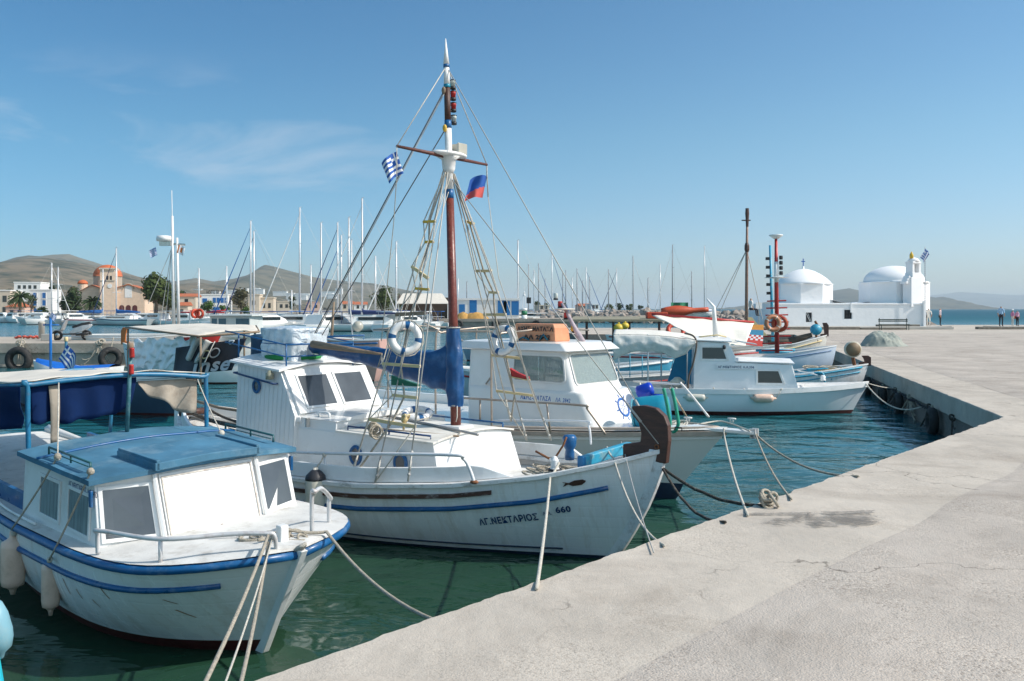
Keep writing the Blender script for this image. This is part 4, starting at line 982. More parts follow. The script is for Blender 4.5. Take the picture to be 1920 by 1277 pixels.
# bundle in wrapped plastic, and a dark blue tarp heap, both standing on the wheelhouse roof
t = thing('wrapped_bundle', 'tall bundle of netting wrapped in clear plastic on the wheelhouse roof of the caique', 'bundle', B2.w((-5.46, -.12, 1.90)), B2.rot)
def bundle(u, v):
    a = 2 * pi * u; x = cos(a); y = sin(a); k = 1 / max(abs(x), abs(y)) ** .75; fold = 1 + .05 * noise.noise(V((x * 9, y * 9, v * 7))) + .05 * sin(a * 17 + 4 * noise.noise(V((x * 2, y * 2, v * 2)))) * (1 - v * .5) + .06 * noise.noise(V((x * 3, y * 3, v * 3)))
    vv = min(1, v / .8); top = 1 if v <= .8 else (1 - (v - .8) / .2) ** .7
    return V((x * k * .36 * fold * top * (1 - .06 * vv), y * k * .33 * fold * top, .42 * vv + (.035 * (1 - top)) + .012 * noise.noise(V((x * 6 * top, y * 6 * top, 9)))))
mb = MB(); mb.grid(bundle, 72, 20); P('plastic_wrap', mb, mat('clear_plastic_wrap', (.60, .66, .70), .22, var=.28, vs=6, spec=.8, bump=1.0, bs=11, stain=(.25, .40, .52), stain_amt=.7, ss=7, coat=.4), t, True)
mb = MB(); mb.lathe([(.34, 0), (.40, .02), (.40, .06), (.33, .08)], (0, 0, .0), 28, sy=.95); P('green_netting', mb, mat('green_netting', (.01, .22, .05), .8, bump=.6), t, True)
mb = MB(); mb.tube([V(bundle(i / 40, .42)) * 1.012 for i in range(40)], .006, 4, closed=True); P('lashing', mb, blue, t, True)
t = thing('tarpaulin_heap', 'dark blue tarpaulin heap beside the plastic-wrapped bundle on the wheelhouse roof', 'tarpaulin', B2.w((-6.05, .05, 1.93)), B2.rot)
mb = MB(); mb.grid(lambda u, v: V(((.20 + .05 * noise.noise(V((u * 9, v * 3, 3)))) * cos(2 * pi * u) * (1 if v < .7 else (1 - v) / .3), .40 * sin(2 * pi * u) * (1 if v < .7 else (1 - v) / .3), .30 * min(1, v / .7))), 40, 12); P('tarpaulin', mb, mat('dark_blue_tarp', (.008, .05, .11), .5, bump=.3, bs=9), t, True)

# mast
mx0, mz0 = -2.70, 1.19
def mp_(z): return V((mx0 - .035 * (z - mz0), 0.0, z))
def mz(py): return B2.on(845, py, 1, 0).z
zt_ = [mz(y) for y in (795, 372, 358, 300, 235, 222, 175, 160, 150, 120, 70)]
mb = MB(); mb.box(mx0 - .16, mx0 + .16, -.13, .13, mz0 - .03, mz0 + .03); P('mast_step', mb, white, b2, bevel=.012)
def mseg(y0, y1, r0, r1, m, name='mast_section', par=None):
    a, b = mz(y0), mz(y1); mb = MB(); mb.tube([mp_(a), mp_((a + b) / 2), mp_(b)], [r0, (r0 + r1) / 2, r1], 16); return P(name, mb, m, par, True)
mastE = mseg(795, 372, .062, .046, mahog, 'mast', b2)
mseg(372, 355, .0465, .046, blue, 'painted_band', mastE); mseg(355, 240, .045, .041, white, 'white_band', mastE); mseg(240, 225, .042, .041, blue, 'painted_band', mastE)
mseg(225, 163, .038, .036, brown, 'dark_section', mastE); mseg(163, 157, .040, .040, cyand, 'painted_band', mastE); mseg(157, 125, .036, .034, white, 'white_band', mastE); mseg(125, 119, .037, .036, blue, 'painted_band', mastE)
mseg(119, 70, .036, .004, white, 'mast_tip', mastE)
# oval crosstree platform and yard
zp = mz(291); pc = mp_(zp)
mb = MB(); mb.lathe([(.04, -.03), (.22, -.012), (.245, .0), (.245, .02), (.22, .03), (.03, .03)], pc, 28, sx=.62, sy=1.15); P('crosstree_platform', mb, white, mastE, True)
mb = MB(); mb.lathe([(.05, -.22), (.075, -.16), (.085, -.05), (.14, -.02)], pc, 18); P('platform_bracket', mb, white, mastE, True)
ya = B2.on(744, 274, 0, pc.x); yb_ = B2.on(913, 309, 0, pc.x)
ya = V((pc.x + .30, -.5, 0)); 
YL = B2.x(744, 274, pc.x); YR = B2.x(913, 309, pc.x)
mb = MB(); mb.tube([YL, YL.lerp(YR, .5), YR], [.016, .026, .016], 8); yard = P('yard', mb, mat('red_brown_yard', (.12, .04, .03), .6, var=.3, vs=9), mastE, True)
mb = MB(); mb.box(pc.x - .02, pc.x + .10, .06, .20, zp + .03, zp + .14); mb.box(pc.x + .085, pc.x + .11, .05, .21, zp + .02, zp + .15); P('floodlight', mb, mat('aged_lamp_glass', (.45, .43, .36), .25, var=.2), mastE, bevel=.008)
for k, (py, c1_) in enumerate(((156, 0), (177, 1), (199, 1), (223, 0))):
    c = mp_(mz(py)) + V((.02, .085, 0)); mb = MB(); mb.lathe([(.03, .052), (.034, .045), (.034, .02), (.03, .018), (.030, -.02)], c, 14); lm = P('signal_lamp', mb, red if c1_ else mat('lamp_glass', (.50, .55, .52), .15), mastE, True)
    mb = MB(); mb.lathe([(.036, -.02), (.036, -.05), (.02, -.056)], c, 14); mb.lathe([(.02, .052), (.036, .052), (.036, .06), (.02, .066)], c, 14); mb.tube([c + V((0, -.085, -.045)), c + V((0, 0, -.045))], .008, 5); P('lamp_base', mb, black, lm, True)
for py, sg in ((170, -1), (241, -1)):
    c = mp_(mz(py)) + V((0, -.06, 0)); mb = MB(); mb.ball(c, (.028, .022, .045), 10, 8); P('pulley_block', mb, ylwd if py > 200 else wood, mastE, True)
# boom with its furled sail under a blue cover
bz = 2.02
b0 = V((mx0 - .03, 0, 1.93)); b1e = V((-5.75, -.12, 2.13))
def cover(u, v):
    c = b0.lerp(b1e, u); a = 2 * pi * v
    top = lerp_tab([(0, .30), (.05, .20), (.10, .13), (.2, .10), (.6, .07), (1, .05)], u); bot = lerp_tab([(0, .32), (.1, .32), (.25, .25), (.5, .14), (.8, .09), (1, .06)], u)
    w_ = lerp_tab([(0, .07), (.1, .10), (.5, .09), (1, .05)], u); s_ = sin(a); z = top * s_ if s_ > 0 else bot * s_
    nn = noise.noise(V((u * 9, cos(a) * 2, s_ * 2))); n3 = noise.noise(V((u * 22, s_ * 3.5 + u * 8, 5)))
    return V((c.x, c.y + w_ * cos(a) * (1 + .25 * n3) + .012 * n3, c.z + z * (1 + .10 * nn) + .015 * n3))
mb = MB(); mb.grid(cover, 90, 22); sc = P('sail_cover', mb, sailb, b2, True)
def sleeve(u, v):
    z = 1.44 + (2.37 - 1.44) * u; a = 2 * pi * v; n3 = noise.noise(V((cos(a) * 1.3, sin(a) * 1.3, z * 6))); r = lerp_tab([(0, .085), (.2, .11), (.7, .10), (.9, .075), (1, .072)], u)
    p = mp_(z); return p + V(((r + .022 * n3 + .008 * sin(a * 9)) * cos(a), (r + .022 * n3) * sin(a), 0))
mb = MB(); mb.grid(sleeve, 34, 26); P('mast_sleeve', mb, sailb, sc, True)
mb = MB(); 
for zz in (1.45, 2.36): mb.torus(mp_(zz), .078, .008, None, 18, 5)
mb.tube([mp_(1.44) + V((.07, -.05, .01)), mp_(1.33) + V((.10, -.09, 0)), mp_(1.27) + V((.09, -.10, 0))], .007, 5); P('sleeve_tie', mb, ropew, sc, True)
g0, g1_ = B2.y(586, 645, -.2), B2.y(716, 664, -.16)
mb = MB(); mb.tube([g0, g0.lerp(g1_, .5), g1_], [.05, .035, .014], 8); P('gaff', mb, wood, b2, True)
mb = MB(); mb.tube([g1_, g1_ + V((-.04, -.03, -.16)), g1_ + V((.02, -.02, -.10)), g1_], .007, 5); P('gaff_lashing', mb, ropew, b2, True)
# standing rigging with rope ladders
sl = H2.Z(.65) + .12
def plate(px, py, side):
    p = B2.z(px, py, .83); return p
near = [B2.y(655, 905, -1.28), B2.y(703, 905, -1.28), B2.y(765, 903, -1.25)]
far = [B2.y(958, 790, 1.0), B2.y(988, 826, 1.28), B2.y(1033, 826, 1.22)]
topn = mp_(mz(318))
for k, p in enumerate(near + far):
    s_ = -1 if k < 3 else 1; mb = MB(); q = topn + V((-.03 + .03 * (k % 3), s_ * .06, -.02 * (k % 3)))
    lo = p.lerp(q, .085); mb.tube([lo, q], .0085, 5); mb.tube([p, lo], .011, 6); mb.ball(p.lerp(q, .02), .019, 7, 5); mb.ball(lo, .018, 7, 5); mb.tube([p.lerp(q, .03), p.lerp(q, .06)], .015, 6)
    P('shroud', mb, ropew if k % 3 == 0 else wire, b2, True)
# ladder ropes: the photo's rungs, each a board of its own
ladn = [B2.y(*c, -.0) for c in ((0, 0),)]
def ladder(rungs, yf, nm):
    """rungs: (px0, py0, px1, py1, half thickness, material); yf(z) is the side distance at that height"""
    lt, rt = [], []
    for (x0, y0, x1, y1, h, m_) in rungs:
        z_ = B2.y((x0 + x1) / 2, (y0 + y1) / 2, yf(y0)).z
        p, q = B2.y(x0, y0, yf(y0)), B2.y(x1, y1, yf(y0)); d = (q - p); d.normalize(); up = d.cross(V((0, 1, 0))); up.normalize(); up = V((-up.x, 0, -up.z)) if up.z < 0 else up
        mb = MB(); c = [p + V((0, -.012, 0)) - up * h * 1.25, q + V((0, -.012, 0)) - up * h * 1.25, q + V((0, -.012, 0)) + up * h * 1.25, p + V((0, -.012, 0)) + up * h * 1.25]; mb.prism(c, (0, .034, 0)); P('ladder_rung', mb, m_, b2, bevel=.003)
        lt.append(p); rt.append(q)
    return lt, rt
gpt = mat('green_board', (.01, .12, .06), .5, var=.2, vs=8); rpt = mat('red_board', (.40, .03, .03), .5, var=.2, vs=8)
yn = lambda py: -lerp_tab([(330, .12), (905, 1.28)], py)
yfar = lambda py: lerp_tab([(330, .12), (826, 1.25)], py)
nr = [(794, 416, 816, 415, .012, ylwd), (797, 454, 812, 453, .012, ylwd), (772, 500, 802, 522, .013, ylw), (779, 541, 803, 543, .012, ylwd), (742, 590, 797, 587, .017, wood), (717, 682, 787, 687, .013, ylw), (736, 741, 781, 746, .012, ylw), (692, 786, 778, 800, .014, ylw)]
lt, rt = ladder(nr, yn, 'near')
fr = [(873, 415, 888, 420, .012, ylwd), (893, 508, 921, 508, .013, ylw), (917, 548, 934, 549, .012, ylw), (907, 590, 948, 590, .014, ylw), (922, 666, 976, 672, .013, ylw), (931, 733, 1000, 742, .012, ylw)]
lf, rf_ = ladder(fr, yfar, 'far')
q1 = B2.y(733, 722, yn(722)); 
def board(px0, py0, px1, py1, yv, m_, h0, h1_, nm, under):
    p, q = B2.y(px0, py0, yv), B2.y(px1, py1, yv); mb = MB(); mb.prism([p, q, q + V((0, 0, h1_)), p.lerp(q, .45) + V((0, 0, h0 * .6)), p + V((0, 0, h0))], (0, .05, 0)); b_ = P(nm, mb, m_, b2, bevel=.004)
    mb = MB(); mb.prism([p + V((0, -.01, -.012)), q + V((0, -.01, -.012)), q + V((0, -.01, 0)), p + V((0, -.01, 0))], (0, .07, 0)); P('board_edge', mb, under, b_)
board(733, 722, 783, 725, yn(722), gpt, .105, .02, 'green_side_board', white); board(955, 705, 989, 712, yfar(705), rpt, .10, .035, 'red_side_board', ylw)
for pts, s_ in ((lt, -1), (rt, -1), (lf, 1), (rf_, 1)):
    top = topn + V((.0, s_ * .05, 0)); end = near[0] if pts is lt else near[1] if pts is rt else far[1] if pts is lf else far[2]
    mb = MB(); pp = [top] + pts + [end]; mb.tube(pp, .0075, 5); 
    for p in pts: mb.ball(p, .013, 5, 4)
    P('ladder_rope', mb, ropew, b2, True)
for pts, s_ in ((lt, -1), (lf, 1)):      # thicker middle rope of each ladder
    o_ = rt if s_ < 0 else rf_; mid = [a.lerp(b, .5) for a, b in zip(pts, o_)]; end = near[0] if s_ < 0 else far[0]
    mb = MB(); mb.tube([topn + V((0, s_ * .04, 0))] + mid + ([end] if s_ < 0 else [end]), .012, 6); P('ladder_spine', mb, rope, b2, True)
# loose halyards beside the ladder
mb = MB()
for (a, b) in (((845, 330), (687, 795)), ((841, 360), (703, 800)), ((838, 340), (744, 640)),): mb.tube([B2.y(*a, -.06), B2.y(*b, -.95)], .005, 4)
P('halyard', mb, ropew, b2, True, )
mb = MB(); c = B2.y(700, 798, -.95)
for i in range(7): mb.torus(c + V((.01 * i, -.01 * (i % 3), -.012 * i)), .05 + .004 * i, .009, rot3(80 + 9 * i, 15 * i, 20 * i), 16, 5)
P('rope_knot', mb, rope, b2, True)
mb = MB(); c = B2.y(757, 785, -.98)
for i in range(6): mb.torus(c + V((.008 * i, 0, .008 * (i % 2))), .032 + .003 * i, .010, rot3(70 + 20 * i, 25 * i, 0), 14, 5)
mb.tube([c, c + V((0, 0, -.12))], .014, 5); P('rope_knot', mb, ylw, b2, True)
# stays
stays = [((838, 122), (746, 280), -.0, None, .006, ropew, 'forestay'),]
hd = mp_(mz(135)); hd2 = mp_(mz(122))
mb = MB(); mb.tube([hd2, YL], .006, 5); P('yard_lift', mb, ropew, b2, True)
mb = MB(); mb.tube([hd2, YR], .006, 5); P('yard_lift', mb, ropew, b2, True)
mb = MB(); mb.tube([hd2, V((-.08, 0, 1.30))], .006, 5); mb.tube([V((-.08, 0, 1.30)).lerp(hd2, .05), V((-.08, 0, 1.30)).lerp(hd2, .085)], .016, 6); P('forestay', mb, wire, b2, True)
mb = MB(); mb.tube([mp_(mz(330)), V((-.03, -.04, 1.24))], .006, 5); mb.tube([V((-.03, -.04, 1.24)).lerp(mp_(mz(330)), .07), V((-.03, -.04, 1.24)).lerp(mp_(mz(330)), .13)], .014, 6); P('forestay', mb, wire, b2, True)
e1 = B2.y(590, 625, -.15); e2 = B2.y(604, 628, .1)
mb = MB(); mb.tube([mp_(mz(172)) + V((0, -.06, 0)), e1], .008, 5); P('backstay', mb, mat('dark_wire', (.10, .10, .10), .6), b2, True)
mb = MB(); mb.tube([mp_(mz(172)) + V((0, -.05, -.02)), e1 + V((.03, 0, 0))], .006, 5); P('backstay', mb, wire, b2, True)
mb = MB(); mb.tube([mp_(mz(243)) + V((0, -.05, 0)), e2], .007, 5); P('backstay', mb, mat('dark_wire', (0, 0, 0)), b2, True)
# side rails
def fin(pts, posts, r=.018, m=galv): 
    mb = MB(); mb.tube(smooth_path(pts, 6), r, 8)
    for a, b in posts: mb.tube([a, b], r * .8, 6); mb.lathe([(r * 2, 0), (r * 1.8, .012)], b, 8)
    return P('side_rail', mb, m, b2, True)
r0 = B2.y(460, 845, -1.28); r1 = B2.y(610, 850, -1.30); r2 = B2.y(840, 853, -1.12); r3 = B2.y(868, 860, -1.02); r4 = B2.y(880, 878, -.98); r5 = B2.y(889, 904, -.97)
fin([r0, r1, r2, r3, r4, r5], [(B2.y(540, 850, -1.28), B2.y(545, 905, -1.28)), (B2.y(608, 850, -1.30), B2.y(614, 905, -1.30))], m=mat('white_pipe_rail', (.70, .71, .72), .35, stain=RUST, stain_amt=.3, ss=9))
f0, f1_, f2_, f3_ = B2.y(925, 788, 1.28), B2.y(1088, 790, 1.05), B2.y(1104, 800, 1.0), B2.y(1108, 834, .97)
fin([f0, f1_, f2_, f3_], [], .014, mat('white_pipe_rail', (0, 0, 0)))
mb = MB(); mb.ball(r5, (.05, .04, .02), 8, 5); P('rusty_rail_foot', mb, rust, b2, True)
# foredeck gear: bitts, cyan cross-beam, cleats, rope heap
mb = MB()
c = B2.z(1068, 862, .93); mb.lathe([(.05, 0), (.055, .06), (.045, .11), (.07, .15), (.078, .24), (.06, .27), (.0, .275)], c, 12); P('blue_bollard', mb, blue, b2, True)
cb0, cb1 = B2.z(1090, 866, 1.02), B2.z(1180, 838, 1.10)
dcb = (cb1 - cb0); dcb.z = 0; dcb.normalize(); per = V((-dcb.y, dcb.x, 0))
mb = MB(); mb.prism([cb0 - V((0, 0, .055)) - per * .04, cb0 - V((0, 0, .055)) + per * .04, cb0 + V((0, 0, .055)) + per * .04, cb0 + V((0, 0, .055)) - per * .04], cb1 - cb0); P('cyan_beam', mb, cyan, b2, bevel=.012)
ce = cb0 - dcb * .0
mb = MB(); mb.prism([ce - dcb * .02 + V((0, 0, -.058)) - per * .043, ce - dcb * .02 + V((0, 0, -.058)) + per * .043, ce - dcb * .02 + V((0, 0, .058)) + per * .043, ce - dcb * .02 + V((0, 0, .058)) - per * .043], dcb * .05); P('beam_end_cap', mb, mat('mid_blue_paint', (.01, .16, .36), .5, var=.2), b2, bevel=.01)
wp_ = B2.z(1040, 886, .88); mb = MB(); mb.lathe([(.055, 0), (.06, .03), (.045, .05), (.045, .13), (.02, .17)], wp_, 8); P('white_post', mb, white, b2, bevel=.01)
mb = MB(); mb.torus(wp_ + V((0, 0, .03)), .062, .014, None, 16, 6); P('post_lashing', mb, black, b2, True)
an = B2.z(1010, 850, .92)
mb = MB(); mb.tube([B2.y(1004, 846, -.35), B2.y(1030, 860, -.3)], .012, 6); mb.tube([B2.y(1040, 860, -.3), B2.y(1056, 835, -.2), B2.y(1062, 820, -.2)], .012, 6); P('rusty_anchor', mb, rust, b2, True)
mb = MB(); rnd = random.Random(8)
for i in range(16):
    c = B2.z(1060 + rnd.uniform(-70, 20), 880 + rnd.uniform(-6, 10), .86); mb.torus(c, rnd.uniform(.05, .14), .011, rot3(rnd.uniform(-14, 14), rnd.uniform(-14, 14), 0), 20, 5)
P('rope_heap', mb, rope, b2, True)
# fish and lettering on the near bow, following the planks
def onhull(H, x0, z0, slope=0.0, s_=1.0, out=.012, side=-1):
    return lambda tx, ty: H.at(x0 + tx * s_, z0 + ty + slope * tx * s_, side, out)
l0 = B2.z(900, 986, .40)
def find_on(H, B, px, py, side=-1):
    best = None
    for k in range(120):
        z = .05 + k * .01; p = B.z(px, py, z); q = H.at(p.x, z, side) if p.x < 0 else None
        if q is None: continue
        e = abs(q.y - p.y)
        if best is None or e < best[0]: best = (e, q)
    return best[1]
ta, tb, tcn = find_on(H2, B2, 903, 984), find_on(H2, B2, 1012, 974), find_on(H2, B2, 1070, 958)
sl_ = (tb.z - ta.z) / (tb.x - ta.x)
lettering('name_lettering', 'ΑΓ.ΝΕΚΤΑΡΙΟΣ', .098, onhull(H2, ta.x, ta.z, sl_ * 1.0, 1.0), ink, b2, .003, fit=(tb.x - ta.x))
tm = find_on(H2, B2, 1022, 967); lettering('small_lettering', 'Λ.Α.', .05, onhull(H2, tm.x, tm.z + .01, sl_), ink, b2, .001, fit=.085)
tn_ = find_on(H2, B2, 1043, 962); lettering('number_lettering', '660', .088, onhull(H2, tn_.x, tn_.z, sl_ * 1.0), ink, b2, .003, fit=tcn.x - tn_.x)
fa, fb = find_on(H2, B2, 1055, 909), find_on(H2, B2, 1097, 903)
fs_ = (fb.z - fa.z) / (fb.x - fa.x); FL = fb.x - fa.x
fishp = [(0, .026), (.05, .010), (.0, -.022), (.09, -.006), (.16, -.030), (.30, -.030), (.36, -.010), (.38, .006), (.33, .024), (.20, .026), (.10, .008)]
mb = MB(); g = onhull(H2, fa.x, fa.z, fs_, FL / .38, .012); g2_ = onhull(H2, fa.x, fa.z, fs_, FL / .38, .002)
mb.add([g(x, z) for x, z in fishp] + [g2_(x, z) for x, z in fishp], [tuple(range(11))] + [(j, (j + 1) % 11, 11 + (j + 1) % 11, 11 + j) for j in range(11)]); P('carved_fish', mb, brown, b2)
# poles lying on the trunk roof, pale coil of rope
pa, pb_ = B2.z(720, 778, 1.22), B2.z(896, 815, 1.20)
mb = MB(); mb.tube([pa, pb_], .016, 8); P('boat_hook', mb, mat('grey_aluminium_pole', (.35, .33, .32), .4, metal=.5), b2, True)
mb = MB(); mb.tube([B2.z(675, 801, 1.17), B2.z(860, 818, 1.16)], .012, 7); P('boat_pole', mb, wood, b2, True)
mb = MB(); c = B2.z(748, 800, 1.155)
for i in range(6): mb.torus(c + V((0, 0, .006)), .05 + .022 * i, .011, None, 24, 5)
P('rope_coil', mb, ylw, b2, True)

# life rings hanging in the ladders and lying on the trunk roof
c1r = B2.w(B2.y(760, 634, yn(634) - .03)); face = lambda yaw, pitch=0: rot3(90 + pitch, 0, 0)
M1 = rz(8) @ rot3(88, 0, 0); life_ring(c1r, M1, .148, .043, 'white life ring with blue bands hung upright in the near rope ladder', a0=.35)
c2r = B2.w(B2.y(944, 638, yfar(638))); M2 = rz(-42) @ rot3(78, 20, 0); life_ring(c2r, M2, .152, .043, 'tilted white life ring hung in the rope ladder left of the fibreglass cabin', a0=.2)
c3r = B2.w(B2.z(782, 776, 1.26)); M3 = rz(-20) @ rot3(16, 6, 0); life_ring(c3r, M3, .155, .042, 'white life ring with a blue band lying on the trunk roof', a0=.9)
# flags at the yard arms
Yl, Yr = B2.w(YL), B2.w(YR)
mb_ = None
fp = B2.w(YL + V((0, 0, -.06)))
flag(fp, rz(198) @ rot3(0, 18, 0), .22, .25, 'torn Greek flag flying from the left end of the yard', wav=.04, seed=2, droop=.30)
def topk(u, v): return 0 if v > .5 - .25 * u else 1
flag(B2.w(YR + V((0, 0, -.14))), rz(200) @ rot3(0, -12, 0), .24, .28, 'blue and red flag flying below the right end of the yard', topk, [flb, flr], .05, 5, .45)
mb = MB(); mb.tube([YR, YR + V((0, 0, -.12)), YR + V((.02, 0, -.40))], .008, 5); mb.tube([YR + V((.02, 0, -.40)), B2.y(935, 520, .3), B2.y(965, 610, .5), B2.y(985, 700, .7)], .005, 4); P('flag_halyard', mb, ropew, b2, True)
mb = MB(); mb.tube([YL, YL + V((0, 0, -.33)), B2.y(738, 420, -.5), B2.y(715, 640, -.8)], .006, 4); P('flag_halyard', mb, ropew, b2, True)
# fender between boats 1 and 2
c = B2.w(B2.y(592, 921, -1.40)); fender(c, .42, .115, foamw, None, 'fat white fender with a black cap hung from the rail of the caique', [B2.w(B2.y(608, 853, -1.31))], capm=mat('black_fender_cap', (.03, .03, .035), .5))
# stern gear: roller, tiller and dark ropes
mb = MB(); mb.tube([(-7.9, -.25, 1.02), (-7.9, .25, 1.02)], .05, 10); P('stern_roller', mb, brown, b2, True)
mb = MB(); mb.tube([(-8.2, 0, 1.22), (-7.3, 0, 1.12), (-6.5, .1, 1.08)], .022, 7); P('tiller', mb, wood, b2, True)
mb = MB(); mb.prism([V((-8.42, -.03, 0.3)), V((-8.40, -.03, 1.30)), V((-8.22, -.03, 1.34)), V((-8.1, -.03, .9)), V((-7.95, -.03, .2))], (0, .06, 0)); P('stern_post', mb, hullw, b2, bevel=.01)
mb = MB(); mb.tube(sag((-7.9, -.1, 1.03), (-5.9, -.45, .98), .05), .03, 7); mb.tube(sag((-7.8, .2, 1.03), (-5.9, -.2, 1.02), .08), .02, 7); P('dark_hawser', mb, roped, b2, True)
# ------------------------------------------------------------ boat 3: fibreglass cabin boat behind the caique
B3 = Fr(2.8, 11.82, 40.0)
b3 = thing('fibreglass_cruiser', 'cream fibreglass cabin boat with curtained windows and a blue ship\'s wheel on its front', 'fishing boat', B3.loc, B3.rot, 'fishing boats moored bow-on to the quay')
H3 = Hull(8.2, 1.32, [(0, .80), (.3, .80), (.6, .84), (.85, .92), (1, .98)], [(-.6, -1.25), (0, -.74), (.25, -.62), (.7, -.25), (.98, 0), (1.3, .1)], [(-.6, -8.0), (0, -8.1), (1, -8.25)], um=.42, pg=2.3, pw=1.35, ps=2.6, tr=.82, trw=.5, keel=-.5, full=.58)
P('hull', H3.mesh(.22, 44, 14), [gel, bootb], b3, True)
mb = MB(); 
for s_ in (-1, 1):
    L = H3.line(.02, s_, 0, 1, 50, .0); mb.loft([[p + V((0, 0, .03)), p + V((0, s_ * .035, .025)), p + V((0, s_ * .035, -.03)), p + V((0, 0, -.035))] for p in L])
P('rub_rail', mb, mat('tan_rub_rail', (.40, .33, .27), .6, var=.2, vs=9), b3)
mb = MB()
for s_ in (-1, 1): L = H3.line(.085, s_, 0, 1, 50, .0); mb.loft([[p + V((0, 0, .02)), p + V((0, s_ * .014, .016)), p + V((0, s_ * .014, -.02)), p + V((0, 0, -.02))] for p in L])
P('lower_rub_rail', mb, gel, b3)
P('deck', H3.deck(-.03, 0, 1, 40, .03, 0), gel, b3, True)
mb = MB()
for s_ in (-1, 1): mb.tube([p + V((0, -s_ * .07, .02)) for p in H3.line(-.03, s_, .35, .985, 40)], .018, 6)
P('toe_rail', mb, mat('tan_rub_rail', (0, 0, 0)), b3, True)
# anchor platform with roller
mb = MB(); mb.loft([[V((x, -w_, .975)), V((x, w_, .975)), V((x, w_, 1.02)), V((x, -w_, 1.02))] for x, w_ in ((-.55, .14), (.0, .09), (.36, .085), (.40, .06))]); P('bow_platform', mb, gel, b3, bevel=.01)
mb = MB(); mb.box(.34, .42, -.05, -.03, .93, 1.05); mb.box(.34, .42, .03, .05, .93, 1.05); mb.tube([(.38, -.05, .96), (.38, .05, .96)], .025, 8); P('anchor_roller', mb, galv, b3)
# superstructure: lower trunk, upper house with raked window walls, and overhanging roof with rounded corners
def rrect(x0, x1, hy, r, z, k=5, zc=0.0):
    out = []
    for (cx, cy, a0) in ((x1 - r, hy - r, 0), (x0 + r, hy - r, 90), (x0 + r, -hy + r, 180), (x1 - r, -hy + r, 270)):
        for i in range(k + 1):
            a = radians(a0 + 90 * i / k); out.append(V((cx + r * cos(a), cy + r * sin(a), z)))
    return out
xb = -4.05
HW = .66
mb = MB(); mb.loft([rrect(xb, -1.62, HW - .0, .14, .82), rrect(xb, -1.66, HW, .14, .98), rrect(xb, -1.83, HW - .01, .13, 1.37), rrect(xb, -1.86, HW - .02, .12, 1.405), rrect(xb, -2.0, HW - .04, .10, 1.43)])
tr3 = P('lower_cabin', mb, gel, b3, 'auto')
mb = MB(); mb.loft([rrect(xb, -1.97, HW - .03, .10, 1.40), rrect(xb, -2.03, HW - .04, .10, 1.50), rrect(xb, -2.22, HW - .085, .09, 1.99)]); uh = P('upper_cabin', mb, gel, b3, 'auto')
mb = MB(); mb.loft([rrect(xb - .12, -2.12, HW - .01, .05, 1.965), rrect(xb - .14, -2.08, HW + .02, .05, 1.985), rrect(xb - .10, -2.20, HW - .03, .06, 2.085), rrect(xb - .0, -2.35, HW - .15, .08, 2.105)]); P('cabin_roof', mb, gel, b3, 'auto')
def rq(pts, r=.06, k=4):      # round the corners of a flat quad
    pts = [V(p) for p in pts]; out = []
    for i in range(4):
        p = pts[i]; a = (pts[i - 1] - p).normalized() * r; b = (pts[(i + 1) % 4] - p).normalized() * r
        for j in range(k + 1):
            t = j / k; out.append((p + a) * (1 - t) ** 2 + p * 2 * t * (1 - t) + (p + b) * t * t)
    return out
rimm = mat('window_gasket', (.55, .53, .50), .6, stain=RUST, stain_amt=.4, ss=16)
def curt_window(q, name='window', cur=curtain, split=None):
    mb = MB(); mb.frame(rq(q), .028, .012, 0); f = P(name, mb, gel, b3, bevel=.003)
    mb = MB(); mb.frame(rq(q), .006, .016, 0); P('gasket', mb, rimm, f)
    mb = MB(); mb.slab(rq(q), .002, .001); P('curtain', mb, cur, f)
    mb = MB(); mb.slab(rq(q), .002, .008); P('pane', mb, clear, f)
    if split:
        a = q[0].lerp(q[1], split); b = q[3].lerp(q[2], split); mb = MB(); mb.tube([a, b], .009, 4); P('glazing_bar', mb, steel, f)
def side3(x0, x1, z0, z1, s_=-1):
    yy = lambda z: HW - .04 - .045 * (z - 1.50) / .49 + .002
    q = [V((x0, -yy(z0), z0)), V((x1, -yy(z0), z0)), V((x1 - .06, -yy(z1), z1)), V((x0, -yy(z1), z1))]
    return q if s_ < 0 else mirror(q)
curt_window(side3(-3.10, -2.17, 1.545, 1.895), split=.50); curt_window(side3(-3.10, -2.17, 1.545, 1.895, 1), split=.5)
fx = lambda z: -2.03 - .19 * (z - 1.50) / .49 + .002
q = [V((fx(1.515), -.52, 1.515)), V((fx(1.515), .52, 1.515)), V((fx(1.92), .48, 1.92)), V((fx(1.92), -.48, 1.92))]; curt_window(q)
# writing on the side, ship's wheel on the front
yl = lambda z: -(HW - .01) - .004
lettering('name_lettering', 'ΑΚΗΣ-ΝΑΤΑΣΑ', .088, lambda tx, ty: V((-2.95 + tx, yl(0), 1.27 + ty)), inkb, b3, .002, shear=.15, fit=.56)
lettering('number_lettering', 'ΛΑ. 2842', .080, lambda tx, ty: V((-2.31 + tx, yl(0), 1.27 + ty)), inkb, b3, .001, shear=.2, fit=.26)
def fr3(a, r): y = .22 + r * cos(a); z = 1.155 + r * sin(a); return V((-1.745 - .17 * (z - 1.155) / .39 + .004 - .0, y, z))
mb = MB()
for i in range(36): pass
mb.tube([fr3(2 * pi * i / 36, .118) for i in range(36)], .019, 6, closed=True)
for i in range(8):
    a = 2 * pi * i / 8 + .2; mb.tube([fr3(a, .025), fr3(a, .118)], .007, 5); mb.tube([fr3(a, .118), fr3(a, .15)], .010, 5); mb.tube([fr3(a, .15), fr3(a, .185)], .013, 6)
mb.tube([fr3(2 * pi * i / 14, .024) for i in range(14)], .006, 5, closed=True)
P('ships_wheel_emblem', mb, inkb, b3, True)
